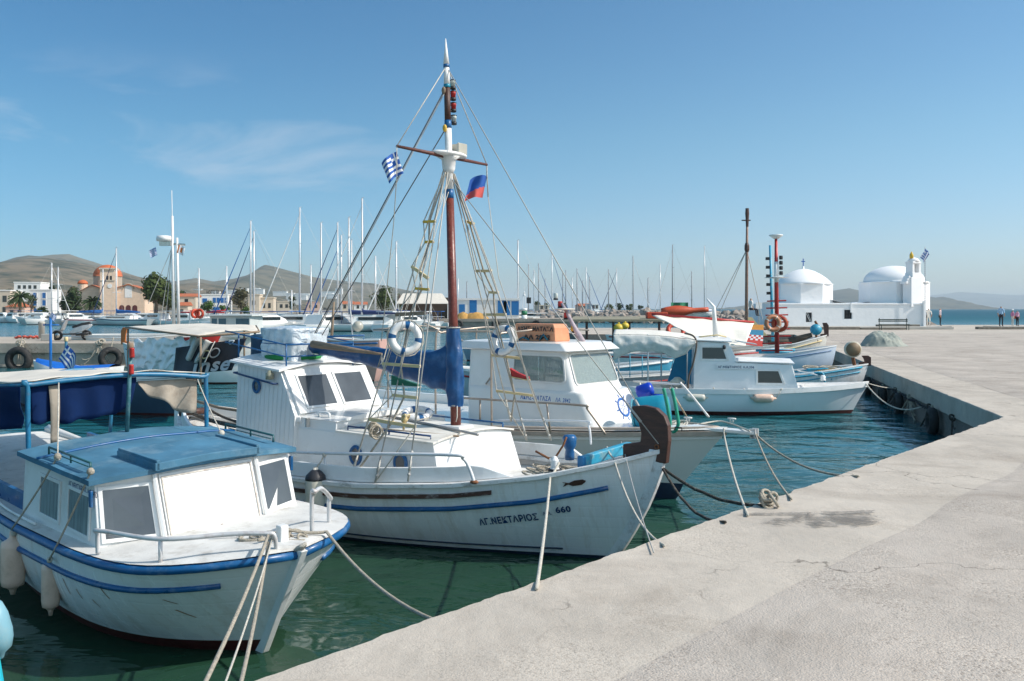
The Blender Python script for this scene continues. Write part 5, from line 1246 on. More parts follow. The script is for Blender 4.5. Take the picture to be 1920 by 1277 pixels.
# orange crate with the boat's name on the roof, and the leaning lamp mast
t = thing('orange_box', 'faded orange name box lettered in black on the fibreglass cabin roof', 'box', B3.w((0, 0, 0)), B3.rot)
ob = B3.y(989, 660, -.40)
bx0, bx1 = -3.26, -2.50; by = -.42
mb = MB(); mb.loft([[V((bx0 - .02, by - .01, 2.105)), V((bx1 + .02, by - .01, 2.105)), V((bx1 + .02, by + .36, 2.105)), V((bx0 - .02, by + .36, 2.105))], [V((bx0, by, 2.30)), V((bx1, by, 2.30)), V((bx1, by + .34, 2.30)), V((bx0, by + .34, 2.30))], [V((bx0 + .01, by + .01, 2.36)), V((bx1 - .03, by + .01, 2.36)), V((bx1 - .03, by + .33, 2.36)), V((bx0 + .01, by + .33, 2.36))]])
P('box', mb, mat('faded_orange', (.64, .27, .14), .6, var=.15, vs=4, stain=(.62, .45, .34), stain_amt=.6, ss=5), t, bevel=.015)
yb0 = by - .012
lettering('name_lettering', 'ΑΚΗΣ-ΝΑΤΑΣΑ', .085, lambda tx, ty: V((bx0 + .07 + tx, yb0, 2.255 + ty)), black, t, .004, fit=.68)
lettering('number_lettering', 'ΛΑ 2842', .085, lambda tx, ty: V((bx0 + .20 + tx, yb0 - .006, 2.135 + ty)), black, t, .004, fit=.50)
mb = MB(); mb.box(bx0, bx1, by - .008, by + .003, 2.225, 2.235); P('lid_seam', mb, mat('pale_orange', (.66, .36, .20), .6), t)
m0, m1 = B3.y(1092, 642, .05), B3.y(1041, 545, .05)
mb = MB(); mb.tube([m0, m0.lerp(m1, .35), m0.lerp(m1, .75)], [.055, .03, .022], 8); lm = P('folding_mast', mb, mat('white_pole_purple_cloth', (.45, .38, .42), .7, var=.4, vs=9), b3, True)
for t_, m_ in ((.26, ylwd), (.52, red), (.74, red), (.90, mat('lamp_glass', (0, 0, 0)))):
    c = m0.lerp(m1, t_) + V((-.04, 0, 0)); mb = MB(); mb.lathe([(.03, -.04), (.034, -.03), (.034, .03), (.03, .04)], c, 12); lp = P('signal_lamp', mb, m_, lm, True); mb = MB(); mb.lathe([(.036, -.065), (.036, -.04)], c, 12); P('lamp_base', mb, black, lp, True)
c = m0.lerp(m1, .64); mb = MB(); mb.lathe([(.02, -.015), (.17, -.01), (.175, .005), (.02, .012)], c, 18, sx=.8); P('spreader_plate', mb, canvas, lm, True)
mb = MB(); c = B3.y(1020, 645, -.40)
for k, (a, b) in enumerate(((-3.15, -2.95), (-2.75, -2.6))): mb.tube([(a, -.45, 2.12), ((a + b) / 2, -.46, 2.16 + .05 * k), (b, -.45, 2.12)], .012, 5)
P('teal_rope', mb, mat('teal_rope', (.02, .16, .22), .8), t, True)
# side rails of weathered steel
def fin3(pts, posts, m=mat('bronze_tone_steel', (.42, .35, .29), .38, metal=.5, var=.2, vs=8), r=.016, par=b3):
    mb = MB(); mb.tube(smooth_path(pts, 6), r, 7)
    for a, b in posts: mb.tube([a, b], r * .9, 6)
    return P('side_rail', mb, m, par, True)
s0, s1, s2, s3, s4 = B3.y(850, 745, -1.30), B3.y(960, 752, -1.22), B3.y(1090, 760, -1.08), B3.y(1102, 768, -1.03), B3.y(1136, 815, -.93)
fin3([s0, s1, s2, s3, s4], [(B3.y(1025, 757, -1.18), B3.y(1032, 812, -1.18)), (B3.y(900, 749, -1.28), B3.y(900, 790, -1.28))])
u0, u1, u2 = B3.y(1188, 715, 1.02), B3.y(1280, 722, .80), B3.y(1329, 782, .62)
fin3([u0, u1 + V((-.1, 0, .005)), u1, u2], [(B3.y(1200, 717, 1.0), B3.y(1203, 765, 1.0))], mat('white_rail', (.75, .72, .68), .4))
# tall awning frame over the cockpit aft
fr = mat('bronze_tone_steel', (0, 0, 0))
for k, (px, pb, yy) in enumerate(((728, 800, -.95), (817, 790, -1.15), (893, 775, .6), (922, 790, -1.22))):
    top = B3.y(px, 608, yy); zt3 = 2.22
    bot = V((top.x, yy, .84)); mb = MB(); mb.tube(smooth_path([bot, V((top.x, yy, zt3 - .1)), V((top.x + .05, yy * .93, zt3)), V((top.x + .12, yy * .7, zt3 + .03))], 5), .016, 7); P('awning_post', mb, fr, b3, True)
mb = MB(); xa_, xc_ = B3.y(728, 608, -.95).x, -2.9
for yy in (-1.0, 1.0): mb.tube([(xa_ - .3, yy, 2.24), (xc_, yy * .9, 2.25)], .016, 6)
for x in (xa_ - .3, (xa_ + xc_) / 2, xc_): mb.tube([(x, -1.0, 2.24), (x, 0, 2.29), (x, 1.0, 2.24)], .014, 6)
mb.tube([B3.y(795, 606, -1.0), B3.y(892, 650, .3)], .012, 5); mb.tube([B3.y(893, 745, .6), B3.y(922, 705, -1.2)], .014, 5)
P('awning_frame', mb, fr, b3, True)
mb = MB()   # cockpit coaming
mb.loft([[V((x, s_ * y, .80)), V((x, s_ * y, 1.0 + .0)), V((x, s_ * (y - .10), 1.0)), V((x, s_ * (y - .10), .80))] for s_ in (-1,) for x, y in ((-8.1, 1.12), (-6, 1.22), (-4.05, 1.18))]); mb.loft([[V((x, y, .80)), V((x, y, 1.0)), V((x, y - .10, 1.0)), V((x, y - .10, .80))] for x, y in ((-8.1, 1.12), (-6, 1.22), (-4.05, 1.18))]); P('cockpit_coaming', mb, gel, b3, bevel=.02)
# foredeck fittings and the turquoise drum with green hoses
for px, py in ((1290, 790), (1372, 792)):
    mb = MB(); c = B3.z(px, py, 1.0); mb.tube([c + V((-.06, 0, .05)), c + V((.06, 0, .05))], .014, 6); mb.tube([c + V((-.02, 0, 0)), c + V((-.02, 0, .05))], .012, 5); mb.tube([c + V((.02, 0, 0)), c + V((.02, 0, .05))], .012, 5)
    P('deck_cleat', mb, gel, b3, True)
mb = MB(); c = B3.z(1272, 808, .99); mb.tube([c + V((-.05, 0, 0)), c + V((-.05, 0, .045)), c + V((.05, 0, .045)), c + V((.05, 0, 0))], .009, 5); P('deck_handle', mb, black, b3, True)
t = thing('plastic_drum', 'turquoise plastic drum lying behind the brown stem head', 'drum', (0, 0, 0)); dc = B3.y(1222, 775, -.05); c0 = B3.w(dc)
ax = V((.95, -.25, .12)).normalized(); M = ax.to_track_quat('Z', 'Y').to_matrix()
mb = MB(); mb.lathe([(.05, -.24), (.20, -.235), (.235, -.20), (.24, -.10), (.24, .10), (.235, .22), (.20, .25), (.05, .255)], c0, 26, M); P('drum_body', mb, cyand, t, True)
mb = MB(); e = c0 - ax * .245; mb.torus(e, .21, .014, M, 26, 6); P('drum_rim', mb, mat('pale_cyan_plastic', (.12, .42, .50), .4), t, True)
t = thing('green_hoses', 'two bright green hoses looped over the turquoise drum', 'hose', (0, 0, 0)); mb = MB()
for dx in (0, .105):
    a = B3.w(B3.y(1243 + dx * 150, 722 + dx * -30, -.20)); 
    pts = [B3.w(B3.y(px + dx * 150, py, -.34)) for px, py in ((1244, 728), (1249, 750), (1254, 778), (1256, 795), (1250, 808), (1238, 814))]
    m_ = MB(); m_.tube(smooth_path(pts, 5), .024, 8); P('hose', m_, ropeg, t, True)
t = thing('blue_jerrycan', 'bright blue plastic barrel and funnel hung on the far bow rail of the fibreglass boat', 'barrel', (0, 0, 0)); c = B3.w(B3.y(1210, 732, .55)); M = rot3(0, 70, -20)
mb = MB(); mb.lathe([(.03, -.13), (.08, -.125), (.10, -.10), (.10, .08), (.08, .11), (.04, .12)], c, 20, M); P('barrel_body', mb, mat('royal_blue_plastic', (.005, .04, .42), .3), t, True)
mb = MB(); c2 = B3.w(B3.y(1234, 744, .55)); mb.tube([c2 + V((-.08, 0, 0)), c2 + V((.12, 0, -.01))], [.045, .04], 12); P('funnel', mb, mat('royal_blue_plastic', (0, 0, 0)), t, True)
t = thing('boathook', 'pale wooden pole leaning from the green hoses down to the foredeck', 'pole', (0, 0, 0)); mb = MB(); mb.tube([B3.w(B3.z(1288, 783, 1.0)), B3.w(B3.y(1256, 728, .3))], .013, 7); P('pole', mb, mat('varnished_pole', (.55, .42, .30), .5), t, True)
mb = MB(); c = B3.z(1262, 795, 1.0)
for i in range(5): mb.torus(c + V((.03 * i, .05 * (i % 2), .012)), .07 + .02 * (i % 3), .010, rot3(6 * i, 0, 0), 20, 5)
P('coiled_line', mb, ropew, b3, True)
mb = MB(); mb.tube(smooth_path([B3.z(1300, 798, 1.0), B3.z(1345, 790, 1.02), B3.z(1372, 795, 1.02), B3.z(1405, 808, 1.05)], 5), .012, 6); P('bow_line', mb, ropew, b3, True)

# ------------------------------------------------------------ boat 4: pale blue-white cabin boat lying across, with canopy
B4 = Fr(8.78, 22.31, 9.0)
b4 = thing('cabin_boat', 'white cabin boat with a dark red waterline, two sausage fenders and a sagging cream canopy', 'fishing boat', B4.loc, B4.rot, 'fishing boats moored bow-on to the quay')
H4 = Hull(6.6, 1.05, [(0, .62), (.3, .60), (.6, .61), (.85, .67), (1, .74)], [(-.6, -.8), (0, -.41), (.4, -.2), (.75, 0), (1, .05)], [(-.6, -6.2), (0, -6.4), (1, -6.6)], um=.45, pg=2.3, pw=1.5, ps=2.6, tr=.75, trw=.4, keel=-.45, full=.55)
h4m = mat('pale_blue_white_hull', (.80, .82, .83), .22, var=.04, vs=2, stain=GRIME, stain_amt=.15, ss=2)
P('hull', H4.mesh(.09, 40, 12), [h4m, bootr], b4, True)
mb = MB(); 
for s_ in (-1, 1): L = H4.line(.03, s_, 0, 1, 40); mb.loft([[p + V((0, -s_ * .03, .07)), p + V((0, s_ * .03, .07)), p + V((0, s_ * .03, -.05)), p + V((0, -s_ * .01, -.05))] for p in L])
P('gunwale', mb, white, b4)
P('foredeck', H4.deck(-.02, .55, 1, 20, .04, 0), deckw, b4, True); P('cockpit_floor', H4.deck(.22, .02, .55, 14, 0), deckw, b4, True)
y4 = -.78
def p4(px, py, y=y4): q = B4.y(px, py, y); return (q.x, q.z)
A, Bq, Cq, D, E_, Fq, G = p4(1300, 730), p4(1310, 640), p4(1367, 643), p4(1383, 680), p4(1485, 684), p4(1499, 728), p4(1499, 735)
prof = [(A[0], .55), (A[0] + .03, Bq[1]), (Cq[0], Cq[1]), (D[0], D[1]), (E_[0], E_[1]), (Fq[0], .55)]
mb = MB(); cabin_block(mb, prof, .80, .72); cab4 = P('cabin', mb, h4m, b4, bevel=.01)
mb = MB()
for (xa, za, xb_, zb_) in ((Bq[0] - .08, Bq[1] + .012, Cq[0] + .07, Cq[1] + .012), (D[0] - .05, D[1] + .012, E_[0] + .06, E_[1] + .012)):
    mb.loft([[V((x, -.78, z)), V((x, 0, z + .07)), V((x, .78, z)), V((x, .78, z + .03)), V((x, 0, z + .10)), V((x, -.78, z + .03))] for x, z in ((xa, za), (xb_, zb_))])
P('cabin_roof', mb, white, b4, bevel=.005)
def q4(px0, py0, px1, py1, rake=0):
    z0 = B4.y((px0 + px1) / 2, py1, y4).z; z1 = B4.y((px0 + px1) / 2, py0, y4).z; x0 = B4.y(px0, py0, y4).x; x1 = B4.y(px1, py0, y4).x
    yy = lambda z: -(.80 - .08 * (z - .55) / (Bq[1] - .55))
    return [V((x0, yy(z0), z0)), V((x1 + rake, yy(z0), z0)), V((x1, yy(z1), z1)), V((x0, yy(z1), z1))]
window(q4(1317, 652, 1355, 673, .09), b4, .05, .012, glassd); window(q4(1421, 696, 1459, 718, .10), b4, .05, .012, glassd)
wx = lambda z, a, b: a[0] + (b[0] - a[0]) * (a[1] - z) / (a[1] - b[1])
for (a, b) in ((Cq, D), (E_, Fq)):
    for y0, y1 in ((-.62, -.06), (.06, .62)):
        zt4, zb4 = a[1] - .04, a[1] - .22 if a is E_ else b[1] + .03
        q = [V((wx(zb4, a, b) + .003, y0, zb4)), V((wx(zb4, a, b) + .003, y1, zb4)), V((wx(zt4, a, b) + .003, y1, zt4)), V((wx(zt4, a, b) + .003, y0, zt4))]; window(q, b4, .03, .012, glassd)
# opened front hatch flap and slatted shade
for (px, py, w_, m_) in ((1500, 697, .34, white), (1383, 640, .40, white)):
    c = B4.y(px, py, -.55); q = [c + V((0, -.22, 0)), c + V((w_, -.24, -.07)), c + V((w_, .30, -.07)), c + V((0, .30, 0))]; mb = MB(); mb.frame(q, .035, .02); mb.slab(q, .006, .005, ) if px < 1450 else None; P('open_flap', mb, m_, b4)
lettering('name_lettering', 'ΑΓ.ΝΕΚΤΑΡΙΟΣ Λ.Λ.336', .075, lambda tx, ty: V((p4(1346, 690)[0] + tx, -.80 + .01 - .0 * ty, p4(1346, 690)[1] + ty)), ink, b4, .002, fit=.86)
mb = MB(); mb.slab([V((p4(1343, 692)[0], -.778, p4(1343, 692)[1])), V((p4(1418, 692)[0], -.778, p4(1343, 692)[1])), V((p4(1418, 692)[0], -.774, p4(1343, 681)[1])), V((p4(1343, 692)[0], -.774, p4(1343, 681)[1]))], .01); P('name_board', mb, h4m, b4)
mb = MB(); c = B4.z(1543, 714, .74); mb.lathe([(.07, 0), (.08, .02), (.06, .05), (.07, .10), (.04, .14)], c, 10); P('mooring_bitt', mb, white, b4, True)
mb = MB(); mb.lathe([(.03, -.05), (.04, 0), (.03, .05)], B4.y(1358, 651, -.76), 10); P('side_light', mb, black, b4, True)
for k, (px, py) in enumerate(((1304, 745), (1431, 747))):
    c = B4.w(B4.y(px, py, -1.02)); fender(c, .50, .10, [foamw, foamp][k], None, ['cream sausage fender hung under the after side of the white cabin boat', 'pinkish sausage fender hung under the cabin window of the white boat'][k], [B4.w(B4.y(px - 36, py - 17, -1.0)), B4.w(B4.y(px + 34, py - 17, -1.0))][::-1], rot=(0, radians(90), radians(-9)))
# canopy aft: cream top with a draped clear-plastic skirt
c0, c1_, c2_ = B4.y(1150, 629, -.85), B4.y(1300, 640, -.85), B4.y(1220, 618, .5)
xA, xB = c0.x, c1_.x + .06; zA, zB = c0.z + .02, c1_.z + .03
def cano(u, v): y = -.88 + 1.76 * v; z = zA + (zB - zA) * u + .10 * sin(pi * v) + .05 * sin(pi * u) + .018 * noise.noise(V((u * 6, v * 4, 1))); return V((xA + (xB - xA) * u, y, z))
mb = MB(); mb.grid(cano, 30, 16); P('canopy_top', mb, mat('cream_canopy', (.74, .71, .64), .7, stain=(.4, .35, .28), stain_amt=.4, bump=.2, bs=8), b4, True, thick=.012)
skm = mat('draped_clear_sheet', (.66, .66, .62), .28, var=.25, vs=4, bump=1.0, bs=6, stain=(.35, .30, .24), stain_amt=.5, ss=4, coat=.3)
def skirt(yy, s_=1):
    def f(u, v):
        a = cano(u, 0 if s_ > 0 else 1); dep = lerp_tab([(0, .62), (.10, .52), (.22, .42), (.5, .38), (.75, .50), (.88, .38), (1, .05)], u)
        n3 = noise.noise(V((u * 9, v * 3, 4 * s_))); return a + V((.03 * n3, -s_ * (.02 + .10 * sin(pi * v) * (0.6 + .5 * n3)), -dep * v * (1 - .05 * n3) - .01))
    return f
mb = MB(); mb.grid(skirt(0), 60, 14); P('canopy_skirt', mb, skm, b4, True, thick=.004)
pm = mat('painted_canopy_post', (.55, .60, .62), .45)
for px, yb_ in ((1215, -.85), (1240, .80), (1160, -.85), (1288, .8)):
    t_ = B4.y(px, 640, yb_); mb = MB(); mb.tube([V((t_.x, yb_, .55)), V((t_.x, yb_, zA + .02))], .018, 6); P('canopy_post', mb, pm, b4, True)
mb = MB(); mb.tube(smooth_path([B4.y(1284, 625, -.7), B4.y(1300, 630, -.85), B4.y(1306, 645, -.9), B4.y(1300, 680, -.9), B4.y(1292, 705, -.9), B4.y(1290, 728, -.9)], 5), .024, 7); P('exhaust_hose', mb, mat('brown_hose', (.12, .09, .07), .6), b4, True)
mb = MB(); a = B4.y(1342, 632, .0); mb.tube([V((a.x, 0, Bq[1] + .08)), V((a.x - .05, 0, Bq[1] + .85)), V((a.x - .22, 0, Bq[1] + 1.05))], [.07, .045, .02], 8); P('short_mast', mb, white, b4, True)
mb = MB(); mb.tube([B4.y(1310, 632, -.3), B4.y(1345, 628, -.3), B4.y(1362, 632, -.3)], .016, 6); P('roof_pole', mb, ylw, b4, True)
mb = MB(); mb.prism([V((B4.y(1250, 700, .9).x, .86, .6)), V((B4.y(1302, 700, .9).x, .86, .6)), V((B4.y(1302, 700, .9).x, .86, 1.52)), V((B4.y(1270, 640, .9).x, .86, 1.45))], (0, .03, 0)); P('blue_side_cloth', mb, mat('bright_blue_cloth', (.01, .22, .42), .7, bump=.2, bs=5), b4)
for k, (px, w_) in enumerate(((1248, .16), (1270, .19))):
    c = B4.z(px, 727, .58); t = thing('basin', ['pale plastic basin on the after deck of the white cabin boat', 'pale sack beside the plastic basin on the after deck of the white cabin boat'][k], 'container', B4.w(c)); mb = MB(); mb.lathe([(.10, 0), (w_, .14), (w_ + .01, .15), (.06, .15 + .12 * k)], n=14); P('basin_body', mb, foamw, t, True)
# ------------------------------------------------------------ further boats, ropes and quay things
def hull_boat(name, label, fr, L, B, sh, m, stripes=(), head=None, boot=bootr, group='fishing boats moored bow-on to the quay', deckm=deckw, ps=2.2, tr=0.0, drop=.12):
    t = thing(name, label, 'fishing boat', fr.loc, fr.rot, group); zb = sh[-1][1]
    H = Hull(L, B, sh, [(-.6, -1.1), (0, -.42), (.5, -.15), (zb, 0), (zb + .4, .05)], [(-.6, -L + .9), (0, -L + .35), (1, -L)], um=.5, pg=2.2, pw=1.5, ps=ps, tr=tr, trw=tr * .5, keel=-.4, full=.6)
    P('hull', H.mesh(.06, 30, 10), [m, boot], t, True); P('deck', H.deck(drop, .02, .98, 24, .03), deckm, t, True)
    mb = MB(); cap(H, mb, 0, .09, .04, n=40, out=.02); P('cap_rail', mb, white, t)
    for (dz, r, sm) in stripes:
        mb = MB()
        for s_ in (-1, 1): mb.tube(H.line(dz, s_, .02, .97, 40, .006), r, 6)
        P('painted_strake', mb, sm, t, True)
    if head:
        hm, hh = head; mb = MB(); mb.prism([V((x, -.03, zb + z)) for x, z in ((-.28, -.05), (-.28, .04), (-.12, .07), (-.14, hh * .6), (-.2, hh), (-.02, hh * 1.02), (.06, hh * .8), (.06, -.05))], (0, .06, 0)); P('stem_head', mb, hm, t, bevel=.01)
    return t, H
def fro(px, py, z, a): p = AT(px, py, z); return Fr(p.x, p.y, a)
def frd(px, d, a): return Fr((px - CX) / F * d, d, a)
brass = mat('brown_reel_face', (.20, .14, .08), .6, var=.3)
# boat 5: cyan strakes, brown stem head and drum-shaped net hauler
F5 = frd(1629, 26.3, 12); t5, H5 = hull_boat('fishing_boat', 'white fishing boat with two cyan strakes, brown stem head and round net hauler', F5, 6.4, 1.1, [(0, .75), (.4, .62), (.7, .72), (1, .98)], hullw, [(.06, .035, cyan), (.20, .018, cyan)], (brown, .24))
def disc(t, fr, px, py, y, r, m, rim, w_=.10, yaw=0):
    c = fr.y(px, py, y); M = rot3(90, 0, 0) @ rot3(0, yaw, 0); mb = MB(); mb.lathe([(.02, -w_), (r * .98, -w_), (r, -w_ + .01), (r, w_ - .01), (r * .98, w_), (.02, w_)], c, 26, M); h = P('net_hauler', mb, rim, t, True)
    mb = MB(); mb.lathe([(.01, w_ + .002), (r * .86, w_ + .002), (r * .86, w_ + .012), (.01, w_ + .02)], c, 24, M); P('hauler_face', mb, m, h, True); mb = MB(); mb.tube([c + V((0, 0, -r)), c + V((.05, 0, -r - .25))], .05, 6); P('hauler_arm', mb, rust, h)
disc(t5, F5, 1599, 655, -.10, .235, brass, mat('pale_reel', (.60, .55, .44), .5))
mb = MB(); 
for k in range(2):
    a = F5.y(1500 + 12 * k, 700 - 7 * k, -.85 + .3 * k); mb.tube(smooth_path([a, a + V((.35, 0, .02)), a + V((.62, 0, .0)), a + V((.68, 0, -.28))], 4), .03, 7)
P('blue_pipe_rail', mb, cyan, t5, True)
mb = MB(); rnd = random.Random(4)
for i in range(10): mb.torus(V((-.9 - rnd.random() * .8, rnd.uniform(-.4, .4), .86)), rnd.uniform(.1, .22), .018, rot3(rnd.uniform(-15, 15), 0, 0), 14, 4)
P('rope_heap', mb, rope, t5, True)
lettering('name_lettering', 'ΑΠΟΣΤΟΛΟΣ', .13, lambda tx, ty: H5.at(-1.62 + tx, .72 + ty + .10 * tx, -1, .012), mat('gold_lettering', (.42, .24, .05), .5), t5, .01, fit=.95)
# boat 6
F6 = frd(1569, 33.5, 14); t6, H6 = hull_boat('fishing_boat', 'small pale blue-white boat whose bare bow shows behind the net hauler', F6, 5.6, 1.1, [(0, .8), (.5, .8), (1, 1.22)], mat('pale_blue_hull', (.62, .70, .80), .35, var=.08), [(.16, .015, blue)])
mb = MB(); mb.tube([(-1.6, -.7, 1.0), (-2.8, -.8, .98)], .06, 6); mb.tube([(-1.5, -.4, 1.06), (-2.9, -.4, 1.02)], .05, 6); P('blue_oar_bundle', mb, cyan, t6, True)
# boat 7
F7 = frd(1551, 38.5, 10); t7, H7 = hull_boat('fishing_boat', 'weathered white boat with a high brown stem head and a round blue hauler', F7, 7.0, 1.25, [(0, 1.0), (.5, .92), (.8, 1.12), (1, 1.46)], mat('weathered_white_hull', (.68, .66, .60), .5, stain=(.32, .24, .15), stain_amt=.8, ss=2.5), [(.18, .025, ylw)], (brown, .52))
disc(t7, F7, 1530, 618, -.25, .23, cyan, cyan, .12)
mb = MB(); mb.tube([F7.y(1537, 617, 0), F7.y(1528, 602, 0)], .05, 6); P('hauler_lever', mb, rust, t7)
mb = MB(); mb.tube([F7.y(1480, 640, -.2), F7.y(1522, 628, -.2)], [.16, .10], 8); mb.tube([F7.y(1440, 642, .3), F7.y(1490, 640, .3)], .1, 6); P('net_bundle', mb, mat('brown_net_bundle', (.10, .08, .06), .95, bump=.5), t7, True)
# boat 8: big slanting white awning, painted banner and the red mast with ladder and life rings
F8 = frd(1470, 35.5, 8); t8, H8 = hull_boat('fishing_boat', 'fishing boat under a big slanting white awning with a red edge and red mast', F8, 8.0, 1.35, [(0, .8), (.5, .8), (1, 1.05)], white, [(.1, .03, red)])
awn = mat('white_awning_sheet', (.80, .76, .66), .8, var=.06, bump=.3, bs=4)
pp = [AD(1222, 591, 39), AD(1414, 606, 38.5), AD(1398, 648, 34.2), AD(1330, 644, 34.0)]
I8 = F8.I
def bil(p, u, v): return (p[0] * (1 - u) + p[1] * u) * (1 - v) + (p[3] * (1 - u) + p[2] * u) * v
mb = MB(); mb.grid(lambda u, v: I8 @ (bil(pp, u, v) + V((0, 0, -.14 * sin(pi * u) * sin(pi * v) + .06 * noise.noise(V((u * 7, v * 5, 0)))))), 24, 12); P('slanting_awning', mb, awn, t8, True, thick=.01)
mb = MB(); mb.tube([I8 @ (p + V((0, 0, .04))) for p in pp[:2]], .05, 6); P('red_edge_pole', mb, red, t8, True)
bcol = [mat('banner_orange', (.62, .26, .04), .7), mat('banner_blue', (.02, .22, .38), .7), mat('banner_red', (.55, .05, .04), .7), flw]
bq = [AD(1412, 609, 34), AD(1432, 609, 34), AD(1430, 650, 33.6), AD(1398, 646, 33.6)]
mb = MB()
for j in range(12):
    for i in range(6):
        k = 0 if j < 3 else 1 if j < 6 else 2; k = 3 if (5 < j < 9 and (i + j) % 2) else k
        mb.add([I8 @ bil(bq, (i + a) / 6, (j + b) / 12) for a, b in ((0, 1), (1, 1), (1, 0), (0, 0))], [(0, 1, 2, 3)], k)
P('painted_banner', mb, bcol, t8, thick=.008)
def ipt(fr, px, py, d): return fr.I @ AD(px, py, d)
r0_, r1_ = ipt(F8, 1457, 662, 33), ipt(F8, 1455, 448, 33)
mb = MB(); mb.tube([r0_, r0_.lerp(r1_, .72), r1_], [.085, .07, .05], 10); rm = P('red_mast', mb, red, t8, True)
mb = MB(); mb.tube([r0_.lerp(r1_, .62), r0_.lerp(r1_, .80)], [.082, .072], 10); P('white_band', mb, white, rm, True)
mb = MB(); mb.lathe([(.08, 0), (.25, .12), (.25, .15), (.05, .16)], r1_, 12); P('mast_cap', mb, white, rm, True)
mb = MB(); c = r0_.lerp(r1_, .66); mb.lathe([(.1, -.03), (.45, 0), (.1, .04)], c, 14); P('crosstree', mb, white, rm, True)
for k in range(8):
    f = .02 + .062 * k; c = r0_.lerp(r1_, f); w_ = .55 - .03 * k; mb = MB(); mb.tube([c + V((-w_, 0, 0)), c + V((w_, 0, .02))], .028, 5); P('ladder_rung', mb, red, rm)
for k in range(4):
    c = r0_.lerp(r1_, .70 + .045 * k) + V((.16, -.05, 0)); mb = MB(); mb.lathe([(.06, -.07), (.07, 0), (.06, .07)], c, 8); P('signal_lamp', mb, black, rm)
fo = mat('faded_orange_ring', (.50, .20, .10), .6, var=.2, stain=(.5, .4, .3), stain_amt=.6, ss=5)
life_ring(AD(1449, 606, 32.6), rz(5) @ rot3(90), .235, .075, 'faded pale orange life ring hung in front on the red mast', cols=(fo, canvas)); life_ring(AD(1462, 607, 32.9), rz(-30) @ rot3(90), .235, .07, 'deeper orange life ring half hidden behind the pale one', cols=(mat('orange_ring', (.48, .08, .03), .6), red))
mb = MB(); b0_, b1_ = ipt(F8, 1449, 640, 34.5), ipt(F8, 1444, 460, 34.5); mb.tube([b0_, b1_], [.06, .045], 8); bm = P('blue_mast', mb, cyan, t8, True)
for k in range(5): mb = MB(); c = b0_.lerp(b1_, .5 + .09 * k); mb.box(c.x - .18, c.x - .04, c.y - .05, c.y + .05, c.z - .05, c.z + .06); P('mast_fitting', mb, black, bm)
# tall brown mast boat and its stays
F9 = frd(1420, 54, 5); t9, H9 = hull_boat('fishing_boat', 'caique at the back pier carrying the tall bare brown mast', F9, 9, 1.5, [(0, 1), (.5, .9), (1, 1.3)], white, [(.1, .04, red)])
a, b = ipt(F9, 1399, 640, 54), ipt(F9, 1401, 400, 54); mb = MB(); mb.tube([a, a.lerp(b, .65), b], [.10, .09, .06], 10); tm9 = P('mast', mb, mat('brown_mast', (.26, .16, .12), .6, var=.3, vs=5), t9, True)
mb = MB(); c = a.lerp(b, .945); mb.tube([c + V((-.32, 0, 0)), c + V((.2, 0, 0))], .04, 5); mb.lathe([(.08, -.8), (.10, -.3), (.12, 0), (.10, .3)], b, 8); P('masthead_fitting', mb, brown, tm9); mb = MB(); c = a.lerp(b, .73); mb.lathe([(.1, -.25), (.15, -.1), (.14, .15), (.09, .3)], c, 8); P('hounds_band', mb, brown, tm9)
for k, (px, py) in enumerate(((1340, 585), (1348, 590), (1430, 600))):
    mb = MB(); mb.tube([a.lerp(b, .72), ipt(F9, px, py, 54)], .022, 4); P('stay', mb, wire, t9)
# boat 10: olive awning, orange kayak and gear on top
F10 = frd(1225, 44, 6); t10, H10 = hull_boat('fishing_boat', 'work boat under a long olive awning with brown posts', F10, 9.5, 1.5, [(0, .8), (.5, .8), (1, 1.2)], mat('blue_grey_hull', (.25, .36, .44), .5, var=.2), [(.1, .04, cyan)])
ol = mat('olive_awning', (.26, .24, .17), .9, var=.2, bump=.2, bs=5)
def slabw(t, pts, th, m, nm): mb = MB(); mb.prism([t.matrix_world.inverted() @ p if False else p for p in pts], (0, 0, th)); return P(nm, mb, m, t)
def quadz(fr, px0, px1, py0, py1, d0, d1_): return [fr.I @ AD(px0, py1, d0), fr.I @ AD(px1, py1, d0), fr.I @ AD(px1 - 6, py0, d1_), fr.I @ AD(px0 + 6, py0, d1_)]
slabw(t10, quadz(F10, 1070, 1250, 597, 603, 42, 46), .10, ol, 'awning'); 
for px in (1100, 1150, 1180, 1236): q_ = F10.I @ AD(px, 601, 42.2); mb = MB(); mb.tube([q_, V((q_.x, q_.y, .8))], .06, 6); P('awning_post', mb, brown, t10)
t = thing('kayak', 'long orange-red plastic kayak lying on top of the awnings', 'kayak', (0, 0, 0)); kk = [AD(1240 + 88 * i / 10, 585 - 4.5 * i / 10 - 4 * sin(pi * i / 10) * 0, 45) for i in range(11)]; mb = MB(); mb.tube(kk, [.12 + .16 * sin(pi * min(1, (i + 1) / 8)) for i in range(11)], 10); P('kayak_hull', mb, mat('orange_red_plastic', (.50, .07, .02), .5, var=.15), t, True)
t = thing('orange_crate', 'orange-red crate standing left of the kayak', 'crate', (0, 0, 0)); mb = MB(); c = AD(1231, 597, 43); mb.box(c.x - .48, c.x + .48, c.y - .3, c.y + .3, c.z, c.z + .30); P('crate_body', mb, mat('orange_red_crate', (.50, .06, .02), .6, var=.2), t, bevel=.03)
t = thing('green_net', 'green netting screen standing on the kayak', 'net', (0, 0, 0)); c = AD(1274, 577, 45.2); mb = MB(); mb.grid(lambda u, v: c + V((-.42 + .86 * u, .05 * sin(u * 9), .26 * v)), 10, 4); P('netting', mb, mat('green_screen_net', (.03, .22, .12), .9, var=.3), t, thick=.02)
